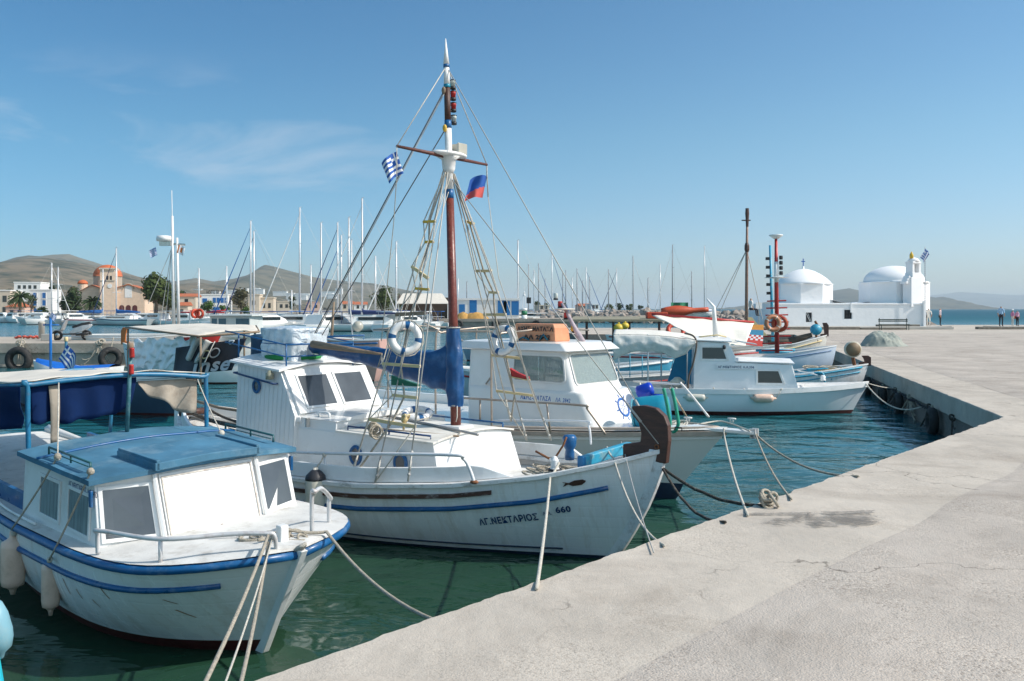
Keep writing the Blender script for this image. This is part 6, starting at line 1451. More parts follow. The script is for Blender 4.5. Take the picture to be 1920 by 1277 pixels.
t = thing('white_skiff', 'white skiff with a blue lining stacked under the kayak', 'boat', (0, 0, 0)); mb = MB(); c = AD(1290, 592, 45.4); kk = [c + V((-1.2 + 2.4 * i / 8, 0, .02 * i)) for i in range(9)]; mb.tube(kk, [.06, .16, .22, .25, .26, .26, .24, .2, .16], 10); P('hull', mb, white, t, True); mb = MB(); mb.tube([k_ + V((0, -.24, .08)) for k_ in kk[1:]], .035, 5); P('blue_gunwale', mb, blue, t, True)
for k, (px, py, s_) in enumerate(((1160, 615, .24), (1172, 611, .19))):
    t = thing('buoy', ['larger yellow buoy under the olive awning', 'smaller yellow buoy hung above and right of the larger one'][k], 'buoy', AD(px, py, 42), group='yellow buoys'); mb = MB(); mb.ball((0, 0, 0), (s_, s_, s_ * .85), 12, 8); mb.lathe([(.05, s_ * .8), (.05, s_ * 1.1)], n=6); P('buoy_body', mb, mat('yellow_buoy', (.62, .46, .05), .5), t, True)
life_ring(AD(1267, 620, 40), rot3(55), .33, .10, 'red-orange life ring lying under the white awning', cols=(mat('red_orange', (.55, .06, .02), .5), red))
# small blue rowing boat seen under the plastic canopy
FA = frd(1262, 27, 6); hull_boat('rowing_boat', 'small white rowing boat with a blue hull stripe seen beneath the sagging canopy', FA, 4.2, .75, [(0, .95), (.5, .85), (1, 1.05)], mat('cyan_hull', (.05, .30, .45), .4), [(.03, .03, white)])
FB = frd(1300, 25, 8); tB, HB = hull_boat('fishing_boat', 'low open fishing boat with light blue rails behind the sagging canopy', FB, 7.2, 1.1, [(0, .95), (.5, .68), (1, .85)], mat('pale_grey_hull', (.50, .56, .58), .5, var=.15), [(.04, .03, white), (.2, .03, red)])
mb = MB()
for px in (1181, 1204, 1239, 1262, 1290): q_ = FB.I @ AD(px, 662 + (px - 1180) * .12, 24.2); mb.tube([q_, V((q_.x, q_.y, .75))], .014, 5)
mb.tube([FB.I @ AD(1181, 664, 24.2), FB.I @ AD(1300, 676, 24.2)], .014, 5); P('light_blue_rail', mb, cyan, tB, True)

# ---- left: jetty boats
FL = frd(222, 33.5, 150); FL = Fr(AD(222, 640, 33.5).x, 33.5, 165)
tL, HL = hull_boat('fishing_boat', 'white double-ended boat with a bright orange stem head at the jetty', Fr(AD(243, 640, 32).x - .5, 32.6, 192), 6, 1.1, [(0, .9), (.5, .9), (1, 1.35)], white, [(.18, .02, blue)], (mat('orange_brown_varnish', (.42, .13, .03), .5), .55))
t = thing('rowing_boat', 'small white boat with a bright blue inside, moored at the jetty', 'rowing boat', (0, 0, 0)); Fb = Fr(AD(62, 690, 26).x, 26, 188)
H = Hull(2.6, .62, [(0, .95), (.5, .88), (1, 1.12)], [(-.6, -.5), (0, -.25), (1, 0)], [(-.6, -2.4), (1, -2.6)], tr=.6, trw=.3, keel=-.2); t.location = Fb.loc; t.rotation_euler = Fb.rot
P('hull', H.mesh(.05, 24, 8), [white, bootb], t, True); P('blue_cover', H.deck(.03, .02, .95, 16, .10), mat('bright_blue_tarp', (.005, .12, .50), .6, bump=.3, bs=8), t, True)
t = thing('blue_pole', 'bright blue pole with a crossbar and small flag rising from the rowing boat', 'pole', AD(95, 700, 24)); mb = MB(); mb.tube([(0, 0, 0), (0, 0, 1.5)], .035, 8); mb.tube([(-.2, 0, 1.28), (.22, 0, 1.28)], .018, 6); P('pole', mb, mat('bright_blue_pole', (.005, .14, .45), .45), t, True)
flag(AD(97, 586, 23.9), rot3(0, 30, 0), .20, .14, 'little Greek flag at the top of the bright blue pole', wav=.02, seed=1, droop=.3, nu=18, nv=9)
t = thing('flag_pole', 'dark blue pole with a cork top carrying the big striped flag', 'pole', AD(124, 705, 22)); mb = MB(); mb.tube([(0, 0, 0), (0, 0, .85)], .035, 8); P('pole', mb, mat('teal_pole', (.02, .12, .20), .6), t, True); mb = MB(); mb.lathe([(.03, .83), (.045, .85), (.045, .93), (.03, .95)], n=10); P('cork_top', mb, ylw, t, True)
flag(AD(126, 646, 21.9), rot3(0, 34, -10), .55, .42, 'big blue and white Greek flag drooping from the cork-topped pole', wav=.05, seed=3, droop=.45)
tyre_rd = random.Random(2)
def tyre(c, R, r, M, label, g='tyres hung as fenders', up=.55):
    t = thing('tyre', label, 'tyre', c, group=g); mb = MB(); pr = []
    for j in range(14): b = 2 * pi * j / 14; pr.append((R + r * cos(b) * (1 if cos(b) > 0 else .9), r * 1.1 * sin(b)))
    vs = [M @ V((p[0] * cos(2 * pi * i / 30), p[0] * sin(2 * pi * i / 30), p[1])) for i in range(30) for p in pr]
    mb.add(vs, [(i * 14 + j, ((i + 1) % 30) * 14 + j, ((i + 1) % 30) * 14 + (j + 1) % 14, i * 14 + (j + 1) % 14) for i in range(30) for j in range(14)]); P('tyre_body', mb, rubber, t, True)
    mb = MB(); mb.tube(sag((0, 0, R * .6), (.05 if up > .3 else 0, .2 if up > .3 else 0, R + up), -.05, 5), .025, 5); P('hanging_rope', mb, rope, t, True); return t
tyre(AD(35, 675, 39.4), .42, .17, rot3(92, 0, 0), 'big black tyre hung on the jetty wall above the blue awning'); tyre(AD(207, 672, 39.4), .36, .15, rot3(90, 0, 35), 'black tyre on the jetty wall beside the orange stem head')
# ropes draped on the jetty wall
for k, (px, py, n_) in enumerate(((37, 646, 5), (187, 643, 7))):
    t = thing('rope_bunch', ['knotted ropes over the jetty edge above the big tyre', 'bunch of ropes hanging down the jetty wall between the tyre and the flag'][k], 'rope', (0, 0, 0)); mb = MB(); rnd = random.Random(k)
    for i in range(n_):
        a = AD(px + rnd.uniform(-4, 6), py, 39.7); b = AD(px + rnd.uniform(-34, 30), py + rnd.uniform(18, 46), 39.6); mb.tube(sag(a, b, rnd.uniform(.05, .35), 8), .025, 5)
    for i in range(4): mb.torus(AD(px, py, 39.7) + V((rnd.uniform(-.1, .1), 0, rnd.uniform(-.05, .1))), .12, .03, rot3(rnd.uniform(40, 90), rnd.uniform(0, 60), 0), 12, 5)
    P('rope_strands', mb, rope, t, True)
t = thing('stone_bollard', 'squat pale stone block beside the scooter on the jetty', 'bollard', AD(89, 637, 43.5)); mb = MB(); mb.box(-.22, .22, -.2, .2, -.05, .28); P('block', mb, plat, t, bevel=.03)
t = thing('mooring_post', 'grey mooring post on the jetty left of the scooter', 'post', AD(78, 634, 45)); mb = MB(); mb.lathe([(.14, 0), (.14, .7), (.16, .72), (.16, .8), (.1, .84)], n=12); P('post', mb, plat, t, True)
t = thing('red_buoy_pile', 'flat pile of red floats on the jetty left of the mooring post', 'floats', AD(53, 634.5, 46)); mb = MB()
for i in range(14): mb.ball((-.6 + .09 * i, .1 * sin(i * 2.3), .04 + .03 * (i % 3)), (.12, .1, .06), 8, 5)
P('floats', mb, mat('red_floats', (.5, .08, .05), .6), t, True)
# scooter
t = thing('scooter', 'silver grey scooter with a black seat parked on the jetty', 'scooter', AD(135, 638.5, 44), (0, 0, radians(6))); dk = mat('scooter_silver', (.42, .42, .42), .3, metal=.5)
for x in (-.68, .68):
    mb = MB(); mb.torus((x, 0, .25), .20, .055, rot3(90), 24, 8); wl = P('wheel', mb, rubber, t, True); mb = MB(); mb.lathe([(.03, -.04), (.15, -.03), (.15, .03), (.03, .04)], (x, 0, .25), 10, rot3(90)); P('rim', mb, steel, wl, True)
mb = MB(); mb.loft([[V((x, -w_, z0)), V((x, w_, z0)), V((x, w_ * .8, z1)), V((x, -w_ * .8, z1))] for x, w_, z0, z1 in ((-.08, .12, .34, .42), (.15, .15, .34, .62), (.5, .17, .42, .74), (.82, .10, .62, .80), (.95, .03, .72, .78))]); P('rear_body', mb, dk, t, bevel=.03)
mb = MB(); mb.loft([[V((x, -w_, z0)), V((x, w_, z0)), V((x, w_ * .8, z1)), V((x, -w_ * .8, z1))] for x, w_, z0, z1 in ((.02, .08, .60, .70), (.2, .14, .64, .76), (.5, .14, .72, .86), (.85, .10, .80, .92))]); P('seat', mb, black, t, bevel=.03)
mb = MB(); mb.loft([[V((x, -w_, z)), V((x, w_, z)), V((x + .10, w_, z)), V((x + .10, -w_, z))] for x, w_, z in ((-.62, .08, .44), (-.50, .17, .50), (-.38, .18, .80), (-.30, .14, 1.0))]); P('front_shield', mb, dk, t, bevel=.03)
mb = MB(); mb.box(-.45, .2, -.14, .14, .28, .34); P('footboard', mb, black, t, bevel=.02); mb = MB(); mb.tube([(-.28, -.3, 1.08), (-.30, 0, 1.03), (-.28, .3, 1.08)], .03, 6); mb.tube([(-.3, 0, 1.03), (-.68, 0, .25)], .03, 6); P('handlebar', mb, black, t, True)
mb = MB(); mb.ball((-.42, 0, .98), (.10, .10, .09), 10, 8); P('headlight', mb, white, t, True); mb = MB(); mb.tube([(-.26, -.24, 1.08), (-.34, -.28, 1.25)], .012, 4); mb.ball((-.34, -.28, 1.27), (.03, .07, .05), 8, 6); P('mirror', mb, black, t, True); mb = MB(); mb.tube([(.25, -.2, .28), (.85, -.22, .36)], [.05, .07], 8); P('exhaust', mb, black, t, True); mb = MB(); mb.loft([[V((x, -.06, z)), V((x, .06, z)), V((x, .05, z + .05)), V((x, -.05, z + .05))] for x, z in ((-.92, .40), (-.75, .49), (-.58, .48), (-.45, .38))]); P('mudguard', mb, dk, t)

# ---- the awning boat in the middle left: cream flat awning, draped plastic, black banner
FC = Fr(AD(372, 650, 21.6).x, 21.6, 30); tC, HC_ = hull_boat('fishing_boat', 'boat under a ragged cream awning draped with white plastic and a black banner', FC, 7.5, 1.3, [(0, .8), (.5, .72), (1, 1.0)], mat('navy_grey_hull', (.05, .09, .14), .4), [(.05, .02, white)])
Ic = FC.I
cpt = [AD(236, 614, 24.5), AD(480, 611, 24.0), AD(486, 622, 20.2), AD(374, 631, 19.4)]
def awc(u, v): return Ic @ (bil(cpt, u, v) + V((0, 0, .07 * sin(pi * u) + .03 * noise.noise(V((u * 6, v * 5, 3))))))
mb = MB(); mb.grid(awc, 26, 14); P('awning_cloth', mb, canvas, tC, True, thick=.02)
for (px, py, d, zb) in ((376, 632, 19.4, .8), (478, 622, 20.2, .8), (240, 614, 24.4, .8), (458, 612, 24, .8)):
    q_ = Ic @ AD(px, py, d); mb = MB(); mb.tube([q_, V((q_.x, q_.y, zb))], .025, 6); P('awning_post', mb, wood, tC, True)
mb = MB(); mb.tube([Ic @ p for p in (cpt[0], cpt[3], cpt[2], cpt[1])], .025, 6); P('awning_pole', mb, wood, tC, True)
wq = [AD(252, 636, 22.6), AD(372, 634, 20.2), AD(350, 690, 20.2), AD(248, 690, 22.6)]
def wpl(u, v): n3 = noise.noise(V((u * 10, v * 5, 8))); return Ic @ (bil(wq, u, v) + V((.02 * n3, .05 * sin(u * 44 + 5 * v) + .10 * n3, (.05 * sin(u * 29) + .16 * n3) * (v if v > .5 else (1 - v) * .7))))
mb = MB(); mb.grid(wpl, 56, 20); P('draped_plastic', mb, mat('draped_white_plastic', (.84, .83, .82), .45, var=.08, vs=3, bump=1.0, bs=7, coat=.2, stain=(.62, .62, .64), stain_amt=.3, ss=2.5), tC, True, thick=.01)
gq = [AD(356, 632, 20), AD(404, 642, 19.4), AD(388, 682, 19.4), AD(346, 672, 20)]
mb = MB(); mb.grid(lambda u, v: Ic @ (bil(gq, u, v) + V((0, .12 * sin(u * 16 + v * 2), .03 * sin(u * 20)))), 30, 10); P('hanging_cloth', mb, mat('grey_white_cloth', (.58, .56, .52), .8, bump=.5, bs=6, stain=(.3, .25, .2), stain_amt=.5), tC, True, thick=.01)
kq = [AD(318, 648, 20.6), AD(456, 631, 19.2), AD(446, 688, 19.2), AD(312, 706, 20.6)]; kq[3] = AD(318, 712, 20.4)
kq = [AD(330, 652, 20.2), AD(462, 634, 19.1), AD(436, 694, 19.1), AD(322, 704, 20.2)]
mb = MB(); mb.grid(lambda u, v: Ic @ (bil(kq, u, v) + V((0, .06 * sin(u * 9 + 2 * v), .0))), 26, 10); P('black_banner', mb, mat('black_banner_cloth', (.012, .013, .022), .55, bump=.2, bs=4), tC, True, thick=.01)
def bnf(u0, v0, s_): return lambda tx, ty: Ic @ (bil(kq, u0 + tx * s_, v0 - ty * s_ * 1.9 - .0) + V((0, .06 * sin((u0 + tx * s_) * 9 + 2 * (v0 - ty * s_)) - .045, 0)))
lettering('banner_lettering', 'inse', .55, bnf(.36, .97, .62), mat('pale_grey_print', (.5, .5, .52), .6), tC, .015)
for (u, v, r, m_) in ((.50, .38, .13, ylw), (.62, .36, .15, mat('pale_grey_print', (0, 0, 0))), (.80, .05, .07, flw)):
    mb = MB(); mb.tube([Ic @ (bil(kq, u + r * .42 * cos(a), max(0.02, v + r * sin(a) * 1.0)) + V((0, .06 * sin((u + r * .42 * cos(a)) * 9 + 2 * (v + r * sin(a))) - .03, 0))) for a in [2 * pi * i / 24 for i in range(24)]], .016, 4, closed=True); P('banner_print', mb, m_, tC)

# ---- vessel with radar mast and the grey wheelhouse with blue windows
FD = Fr(AD(430, 600, 44).x, 44, 8); tD, HD = hull_boat('trawler', 'grey motor vessel with square blue windows, twin white masts and a radar dome', Fr(AD(480, 600, 44).x, 44, 6), 9.5, 1.7, [(0, 1.3), (.5, 1.3), (1, 1.7)], gel, [(.1, .04, white)]); ID = Fr(AD(480, 600, 44).x, 44, 6).I
gw = mat('grey_white_house', (.58, .60, .58), .5, var=.08)
a, b = ID @ AD(386, 613, 43), ID @ AD(466, 613, 43); mb = MB(); mb.loft([[V((a.x, -.8, z)), V((b.x, -.8, z)), V((b.x - .1 * k, 1.0, z)), V((a.x + .1 * k, 1.0, z))] for k, z in enumerate((1.2, 2.22))]); mb.box(a.x - .15, b.x + .15, -.95, 1.1, 2.22, 2.30); P('wheelhouse', mb, gw, tD, bevel=.02)
bw = glassmat('blue_tinted_glass', (.03, .10, .15))
for (p0, p1) in ((390, 401), (404, 419), (438, 464)):
    x0, x1 = (ID @ AD(p0, 600, 43)).x, (ID @ AD(p1, 600, 43)).x; window([V((x0, -.81, 1.72)), V((x1, -.81, 1.72)), V((x1, -.81, 2.12)), V((x0, -.81, 2.12))], tD, .04, .02, bw, gw)
for (px, y0, y1, r) in ((323, 405, 614, .075), (332, 446, 614, .07)):
    d = 42; a, b = ID @ AD(px + 3, y1, d), ID @ AD(px, y0, d); mb = MB(); mb.tube([a, b], [r * 1.15, r * .75], 8); mm = P('mast', mb, mat('white_mast', (.74, .74, .73), .4), tD, True)
    if px == 323:
        mb = MB(); mb.tube([b, ID @ AD(322, 357, d)], .02, 4); P('aerial', mb, white, mm); c = ID @ AD(308, 448, d); mb = MB(); mb.lathe([(.2, -.12), (.34, -.10), (.36, .02), (.33, .13), (.1, .16)], c, 18); P('radar_dome', mb, white, mm, True)
        mb = MB(); mb.tube([ID @ AD(303, 456, d), ID @ AD(347, 459, d)], .05, 6); mb.box(c.x - .2, c.x + .35, c.y - .1, c.y + .1, c.z - .32, c.z - .12); P('crosstree', mb, steel, mm)
for k, (px, py) in enumerate(((290, 600), (268, 560), (300, 600))): mb = MB(); mb.tube([ID @ AD(322, 466, 42), ID @ AD(px + 10, py + 10, 42)], .015, 4); P('stay', mb, wire, tD)
flag(AD(292, 464, 41.8), rz(180) @ rot3(0, 12, 0), .35, .36, 'small Greek flag flying left of the radar dome', wav=.05, seed=6, nu=18, nv=9)
flag(AD(335, 459, 41.8), rot3(0, 14, 0), .38, .38, 'small white and orange flag right of the twin masts', lambda u, v: 1 if (abs(u - .5) < .15 and abs(v - .5) < .25) or u < .2 else 0, [flw, mat('flag_orange', (.7, .2, .05), .7)], .04, 4, nu=12, nv=9)
t = thing('dinghy', 'small red and white dinghy with two life rings beside the blue windows', 'dinghy', AT(374, 607, 1.0).xyz * 0 + AD(376, 612, 40)); H = Hull(2.0, .5, [(0, .42), (1, .5)], [(-.2, -.3), (.5, 0)], [(-.2, -1.9), (1, -2)], tr=.7, keel=-.15); t.rotation_euler = (0, 0, 0); t.location.x += .9; t.location.z = .9; P('hull', H.mesh(.2, 16, 6), [red, white], t, True); P('deck', H.deck(.02), white, t); mb = MB(); mb.tube([(-1.4, .05, .4), (-1.4, .05, 1.5)], .03, 5); mb.tube([(-1.4, .05, 1.1), (-1.0, .05, 1.1)], .03, 5); P('ring_stand', mb, white, t)
for k, px in enumerate((366, 374)): life_ring(AD(px, 588, 40), rz(50 - 60 * k) @ rot3(90), .16, .06, ['red-orange life ring, left of the pair beside the blue windows', 'red-orange life ring, right of the pair beside the blue windows'][k], cols=(mat('red_orange', (0, 0, 0)), red))

# ---- pink wooden boat with floodlight behind the furled sail
FE = Fr(AD(600, 640, 33).x, 33, 196); tE, HE = hull_boat('fishing_boat', 'small pink and white wooden boat with blue rails and a big floodlight', FE, 2.6, .8, [(0, 1.5), (.5, 1.45), (1, 1.55)], mat('pink_hull', (.55, .33, .28), .6, var=.15, vs=3), [(.12, .03, blue)], tr=.7)
mb = MB(); c = FE.I @ AD(671, 612, 33); mb.lathe([(.05, -.12), (.17, -.06), (.2, .06), (.17, .09), (.02, .09)], c, 18, rot3(90, 0, 20)); P('floodlight', mb, mat('aged_lamp_glass', (0, 0, 0)), tE, True); mb = MB(); mb.tube([FE.I @ AD(662, 640, 33), FE.I @ AD(655, 560, 33)], .03, 6); P('light_pole', mb, galv, tE)
a, b = FE.I @ AD(621, 645, 33), FE.I @ AD(626, 566, 33); mb = MB(); mb.tube([a, b], [.06, .04], 8); P('stub_mast', mb, wood, tE, True)
mb = MB(); mb.tube([FE.I @ AD(600, 632, 32.3), FE.I @ AD(683, 629, 32.3), FE.I @ AD(679, 652, 32.3)], .035, 6); P('blue_rail', mb, blue, tE, True)

# ---- mooring ropes
def mrope(pts, r, m, label, s_=.1, wob=.0):
    t = thing('mooring_rope', label, 'rope', pts[0], group='mooring lines running to the quay'); mb = MB(); out = []
    for i in range(len(pts) - 1): out += sag(pts[i], pts[i + 1], s_ * (1 if i == len(pts) - 2 else .15), 12, wob)[(0 if i == 0 else 1):]
    mb.tube([p - pts[0] for p in out], r, 7); P('rope', mb, m, t, True); return t
qe = lambda px, py: AT(px, py, QZ + .02)
bowp = B1.w(V((-.13, -.18, .99)))
mrope([bowp, qe(338, 1372)], .0115, rope, 'leftmost of three ropes dropping from the near bow rail to the quay', .05); mrope([bowp + V((.02, .02, -.04)), qe(396, 1350)], .006, ropew, 'thin middle rope of the three dropping from the near bow rail', .04); mrope([bowp + V((.0, .0, -.06)), qe(442, 1320)], .011, rope, 'rightmost of three ropes dropping from the near bow rail to the quay', .05)
mrope([B1.w((-.32, -.15, .90)), B1.w((-.30, .10, .93)), B1.w((-.14, .32, .90)), qe(838, 1157) + V((0, .02, -.05))], .012, rope, 'beige rope from the blue-roofed boat across its foredeck to the quay edge', .10)
t = thing('rope_tangle', 'loose coils of old rope on the foredeck of the blue-roofed boat', 'rope', B1.loc, B1.rot); mb = MB()
for i in range(7): mb.torus((-.46 + .05 * i, -.08 + .035 * i + .03 * (i % 2), .875), .06 + .02 * (i % 3), .012, rot3(8 * (i % 3), 5 * i, 0), 16, 5, sq=.6)
mb.tube(smooth_path([(-.75, -.25, .87), (-.6, -.12, .87), (-.5, -.18, .87), (-.3, -.02, .87), (-.1, .1, .89)], 5), .012, 6); P('rope_coils', mb, rope, t, True)
mrope([B2.w(B2.z(1048, 868, 1.0)), B2.w(H2.at(-.95, H2.Z(.88) + .0, -1, .03)), qe(1006, 1103)], .013, ropew, 'thick pale rope hanging from the caique\'s white post to the quay', .06)
mrope([B2.w(B2.z(1138, 838, 1.12)), B2.w(B2.z(1150, 858, 1.08)), qe(1246, 1023)], .010, ropew, 'pale rope curving down over the caique\'s bow planks', .16)
mrope([B2.w(B2.z(1165, 828, 1.15)), B2.w(B2.z(1172, 852, 1.1)), qe(1226, 1036)], .005, wire, 'thin wire hanging beside the pale rope over the caique\'s bow', .05)
sh_ = B2.w((-.01, 0, 1.0)); mrope([sh_, qe(1440, 948)], .015, roped, 'dark weedy hawser from the caique\'s stem to the knot on the quay', .10, .01); mrope([sh_, qe(1360, 979)], .013, roped, 'dark weedy hawser from the caique\'s stem to the quay edge', .14, .01)
pf = B3.w((.40, 0, .98)); mrope([pf, qe(1610, 893)], .012, rope, 'long beige rope from the white bow platform to the quay', .14); mrope([pf, qe(1484, 936)], .010, rope, 'thin rope hanging steeply from the white bow platform', .08); mrope([B3.w((.0, -.08, 1.03)), B3.w((.02, -.12, .96)), qe(1402, 966)], .012, ropew, 'pale rope dropping from the fibreglass bow to the quay', .08)
wl_ = lambda t_, z: K + d2 * t_ + V((-.09, 0, z)) 
mrope([B4.w((-.1, 0, .78)), wl_(6.0, .42)], .016, ropew, 'slack pale rope from the white cabin boat to the sea wall', .30); mrope([B4.w((-.0, 0, .74)), wl_(9.2, .55)], .013, ropew, 'short taut rope from the white cabin boat\'s bow to the sea wall', .03)
t = thing('rope_knot', 'lump of knotted pale rope on the quay edge at the end of the dark hawser', 'rope', qe(1440, 946)); mb = MB(); rnd = random.Random(12)
for i in range(9): mb.torus((rnd.uniform(-.05, .05), rnd.uniform(-.05, .05), .02 + .008 * i), .04 + .02 * rnd.random(), .014, rot3(rnd.uniform(0, 80), rnd.uniform(0, 80), 0), 12, 5)
P('knot', mb, rope, t, True); mb = MB()
for i in range(5): mb.tube(sag((0, 0, .03), (-.12 - .08 * i, -.16 + .02 * i, -.28), .02, 6), .013, 5)
P('loose_ends', mb, roped, t, True)
# chains, ropes and tyres under the capping of the shaded sea wall
for k, (t_, z) in enumerate(((4.6, .42), (8.4, .38), (10.8, .36), (13.5, .4))):
    tyre(wl_(t_, z - .16) + V((-.08, 0, 0)), .21, .085, rz(-14) @ rot3(90, 0, 90) if False else rz(76) @ rot3(90), ['tyre hung low on the shaded sea wall nearest the corner', 'tyre on the shaded sea wall behind the slack rope', 'dark tyre on the sea wall beyond the slack rope', 'farthest dark tyre on the sea wall beside the cyan-striped bow'][k], up=.12)
for k, t_ in enumerate((3.2, 5.2, 7.4, 9.3)):
    t = thing('rope_bunch', ['single rope with a hook low on the sea wall near the corner', 'bunch of wet ropes on the sea wall between two tyres', 'pale and dark ropes bunched on the sea wall where the slack rope ends', 'tangled dark ropes on the sea wall by the white boat\'s bow'][k], 'rope', wl_(t_, .5)); mb = MB(); rnd = random.Random(k + 30)
    for i in range((2, 9, 10, 8)[k]): mb.tube(sag((0, 0, 0), (rnd.uniform(-.1, 0), rnd.uniform(-.5, .5), -rnd.uniform(.15, .62)), rnd.uniform(.0, .15), 7), rnd.uniform(.010, .022), 5)
    mb.torus((0, 0, 0), .06, .02, rot3(60, 30, 0), 12, 5); P('rope_strands', mb, roped if k != 2 else rope, t, True)
t = thing('chain', 'rusty black chain running along the shaded sea wall', 'chain', wl_(5, .5)); mb = MB()
for i in range(70): mb.torus(d2 * (i * .115) + V((-.03, 0, -.05 * abs(sin(i * .23)))), .045, .014, rz(76) @ rot3(90 if i % 2 else 0, 0, 0), 8, 4, sq=.7)
P('links', mb, black, t)
# net heap on the quay
t = thing('net_heap', 'pile of fishing net under a wrinkled grey-green sheet on the quay', 'net heap', AT(1656, 649, QZ)); 
def nh(u, v):
    a = 2 * pi * u; r = 1 - v; x = 1.15 * cos(a) * r; y = .8 * sin(a) * r; h = .60 * math.exp(-((x + .35) / .55) ** 2 - (y / .7) ** 2) + .42 * math.exp(-((x - .45) / .42) ** 2 - (y / .6) ** 2) + .06; h *= min(1, 3.5 * (1 - r)); n3 = noise.noise(V((x * 2.5, y * 2.5, 2))) + .5 * noise.noise(V((x * 7, y * 7, 5))); rid = .035 * sin(x * 26 + y * 9 + 5 * n3) * min(1, 3 * (1 - r)); return V((x + .1 * n3 + rid, y + .1 * n3, max(0, h + .10 * n3 * min(1, 4 * (1 - r)) + rid * 1.0 * min(1, 3 * (1 - r)))))
mb = MB(); mb.grid(nh, 90, 22); P('covered_net', mb, mat('grey_green_net_cover', (.27, .30, .27), .85, var=.25, vs=3, bump=.6, bs=8, stain=(.45, .42, .34), stain_amt=.6, ss=2), t, True)
# ------------------------------------------------------------ chapel of two domes, bench, visitors
wash = mat('whitewash', (.82, .82, .82), .75, var=.03, vs=2, bump=.9, bs=2.6)
washs = mat('smooth_whitewash', (.83, .83, .83), .7, var=.03, vs=2, bump=.12, bs=5)
CD = 79.0
cX = lambda px, d=CD: (px - CX) / F * d
cZ = lambda py, d=CD: HC - (py - HY) * d / F
ch = thing('chapel', 'whitewashed chapel with two domes on octagonal drums and a small bell tower', 'chapel', (cX(1590), CD, 0)); o_ = V((cX(1590), CD, 0))
X = lambda px, d=CD: cX(px, d) - o_.x
zr = cZ(569)
mb = MB(); mb.add(*(lambda xs, ys, zz: ([(x, y, z) for x in xs for y in ys for z in zz], []))((0,), (0,), (0,)))
mb = MB(); x0, x1 = X(1448), X(1731)
holes = [(X(1511), X(1523), cZ(604), cZ(586)), (X(1583), X(1598), cZ(598), cZ(581))]
xs = [x0, holes[0][0], holes[0][1], holes[1][0], holes[1][1], x1]; zb_ = 1.0
def wallp(xa, xb, za, zc): 
    n_ = max(1, int((xb - xa) / .5)); 
    for i in range(n_): a = xa + (xb - xa) * i / n_; b = xa + (xb - xa) * (i + 1) / n_; mb.add([(a, 0, za), (b, 0, za), (b, 0, zc), (a, 0, zc)], [(0, 1, 2, 3)])
wallp(xs[0], xs[1], zb_, zr); wallp(xs[2], xs[3], zb_, zr); wallp(xs[4], xs[5], zb_, zr)
for h in holes:
    wallp(h[0], h[1], zb_, h[2]); wallp(h[0], h[1], h[3], zr)
    for (p, q) in (((h[0], h[2]), (h[0], h[3])), ((h[0], h[3]), (h[1], h[3])), ((h[1], h[3]), (h[1], h[2])), ((h[1], h[2]), (h[0], h[2]))): mb.add([(p[0], 0, p[1]), (q[0], 0, q[1]), (q[0], .35, q[1]), (p[0], .35, p[1])], [(0, 1, 2, 3)])
mb.add([(x0, 0, zb_), (x0, 9, zb_), (x0, 9, zr), (x0, 0, zr), (x1, 0, zb_), (x1, 9, zb_), (x1, 9, zr), (x1, 0, zr)], [(0, 3, 2, 1), (4, 5, 6, 7), (1, 2, 6, 5), (3, 7, 6, 2)]); P('wall', mb, wash, ch)
mb = MB(); mb.box(x0 - .05, x1 + .05, -.06, .16, zr - .12, zr + .03); P('parapet', mb, washs, ch, bevel=.03)
mb = MB(); mb.grid(lambda u, v: V((X(1548) + (X(1650) - X(1548)) * u, 1.5 + 2.5 * v, zr + .02 + .55 * max(0, 1 - 2.1 * u) ** .8 + .25 * max(0, 2 * u - 1.2))), 14, 4); mb.box(X(1548), X(1650), 1.5, 4.2, zr - .1, zr + .05); P('roof_vault', mb, washs, ch, True)
dk_ = mat('dark_chapel_window', (.015, .02, .03), .3)
for k, h in enumerate(holes):
    mb = MB(); mb.box(h[0], h[1], .25, .3, h[2], h[3]); wn = P('window', mb, dk_, ch); mb = MB()
    if k == 0: mb.tube([(h[0] + .05, .2, h[3]), (h[1] - .1, .2, h[2])], .03, 4); mb.tube([(h[0] + .2, .2, h[3]), (h[1], .2, h[2])], .02, 4); P('window_bar', mb, white, wn)
    else:
        for i in (1, 2): mb.tube([(h[0] + (h[1] - h[0]) * i / 3, .2, h[2]), (h[0] + (h[1] - h[0]) * i / 3, .2, h[3])], .02, 4)
        mb.tube([(h[0], .2, (h[2] + h[3]) / 2), (h[1], .2, (h[2] + h[3]) / 2)], .02, 4); P('window_bar', mb, black, wn)
mb = MB(); mb.box(X(1594), X(1597), -.12, -.02, cZ(586), cZ(568)); P('drain_spout', mb, washs, ch)
def octa(pxc, wpx, ybot, ytop, d, rot, name):
    R = wpx / F * d / 2 / cos(pi / 8); c = V((X(pxc, d), d - CD, 0)); mb = MB()
    ring = lambda z, k=1: [c + V((R * k * cos(rot + pi / 8 + pi / 4 * i), R * k * sin(rot + pi / 8 + pi / 4 * i), z)) for i in range(8)]
    mb.loft([ring(cZ(ybot, d) - .6), ring(cZ(ytop, d))]); dr_ = P('drum', mb, wash, ch); mb = MB(); mb.loft([ring(cZ(ytop, d) - .02, 1.012), ring(cZ(ytop, d) + .06, 1.012)]); P('drum_ledge', mb, washs, dr_); return c, R, cZ(ytop, d), dr_
c, R, z0, dr_ = octa(1506, 97, 569, 534, 82, 0, 'a'); zt_c = cZ(504, 82)
mb = MB(); mb.lathe([(R * .985, z0), (R * .93, z0 + .22), (R * .80, z0 + .55), (R * .60, z0 + .92), (R * .38, z0 + 1.22), (R * .2, zt_c - .08), (.10, zt_c), (.09, zt_c + .2), (.02, zt_c + .25)], c, 40); dm = P('dome', mb, washs, ch, True)
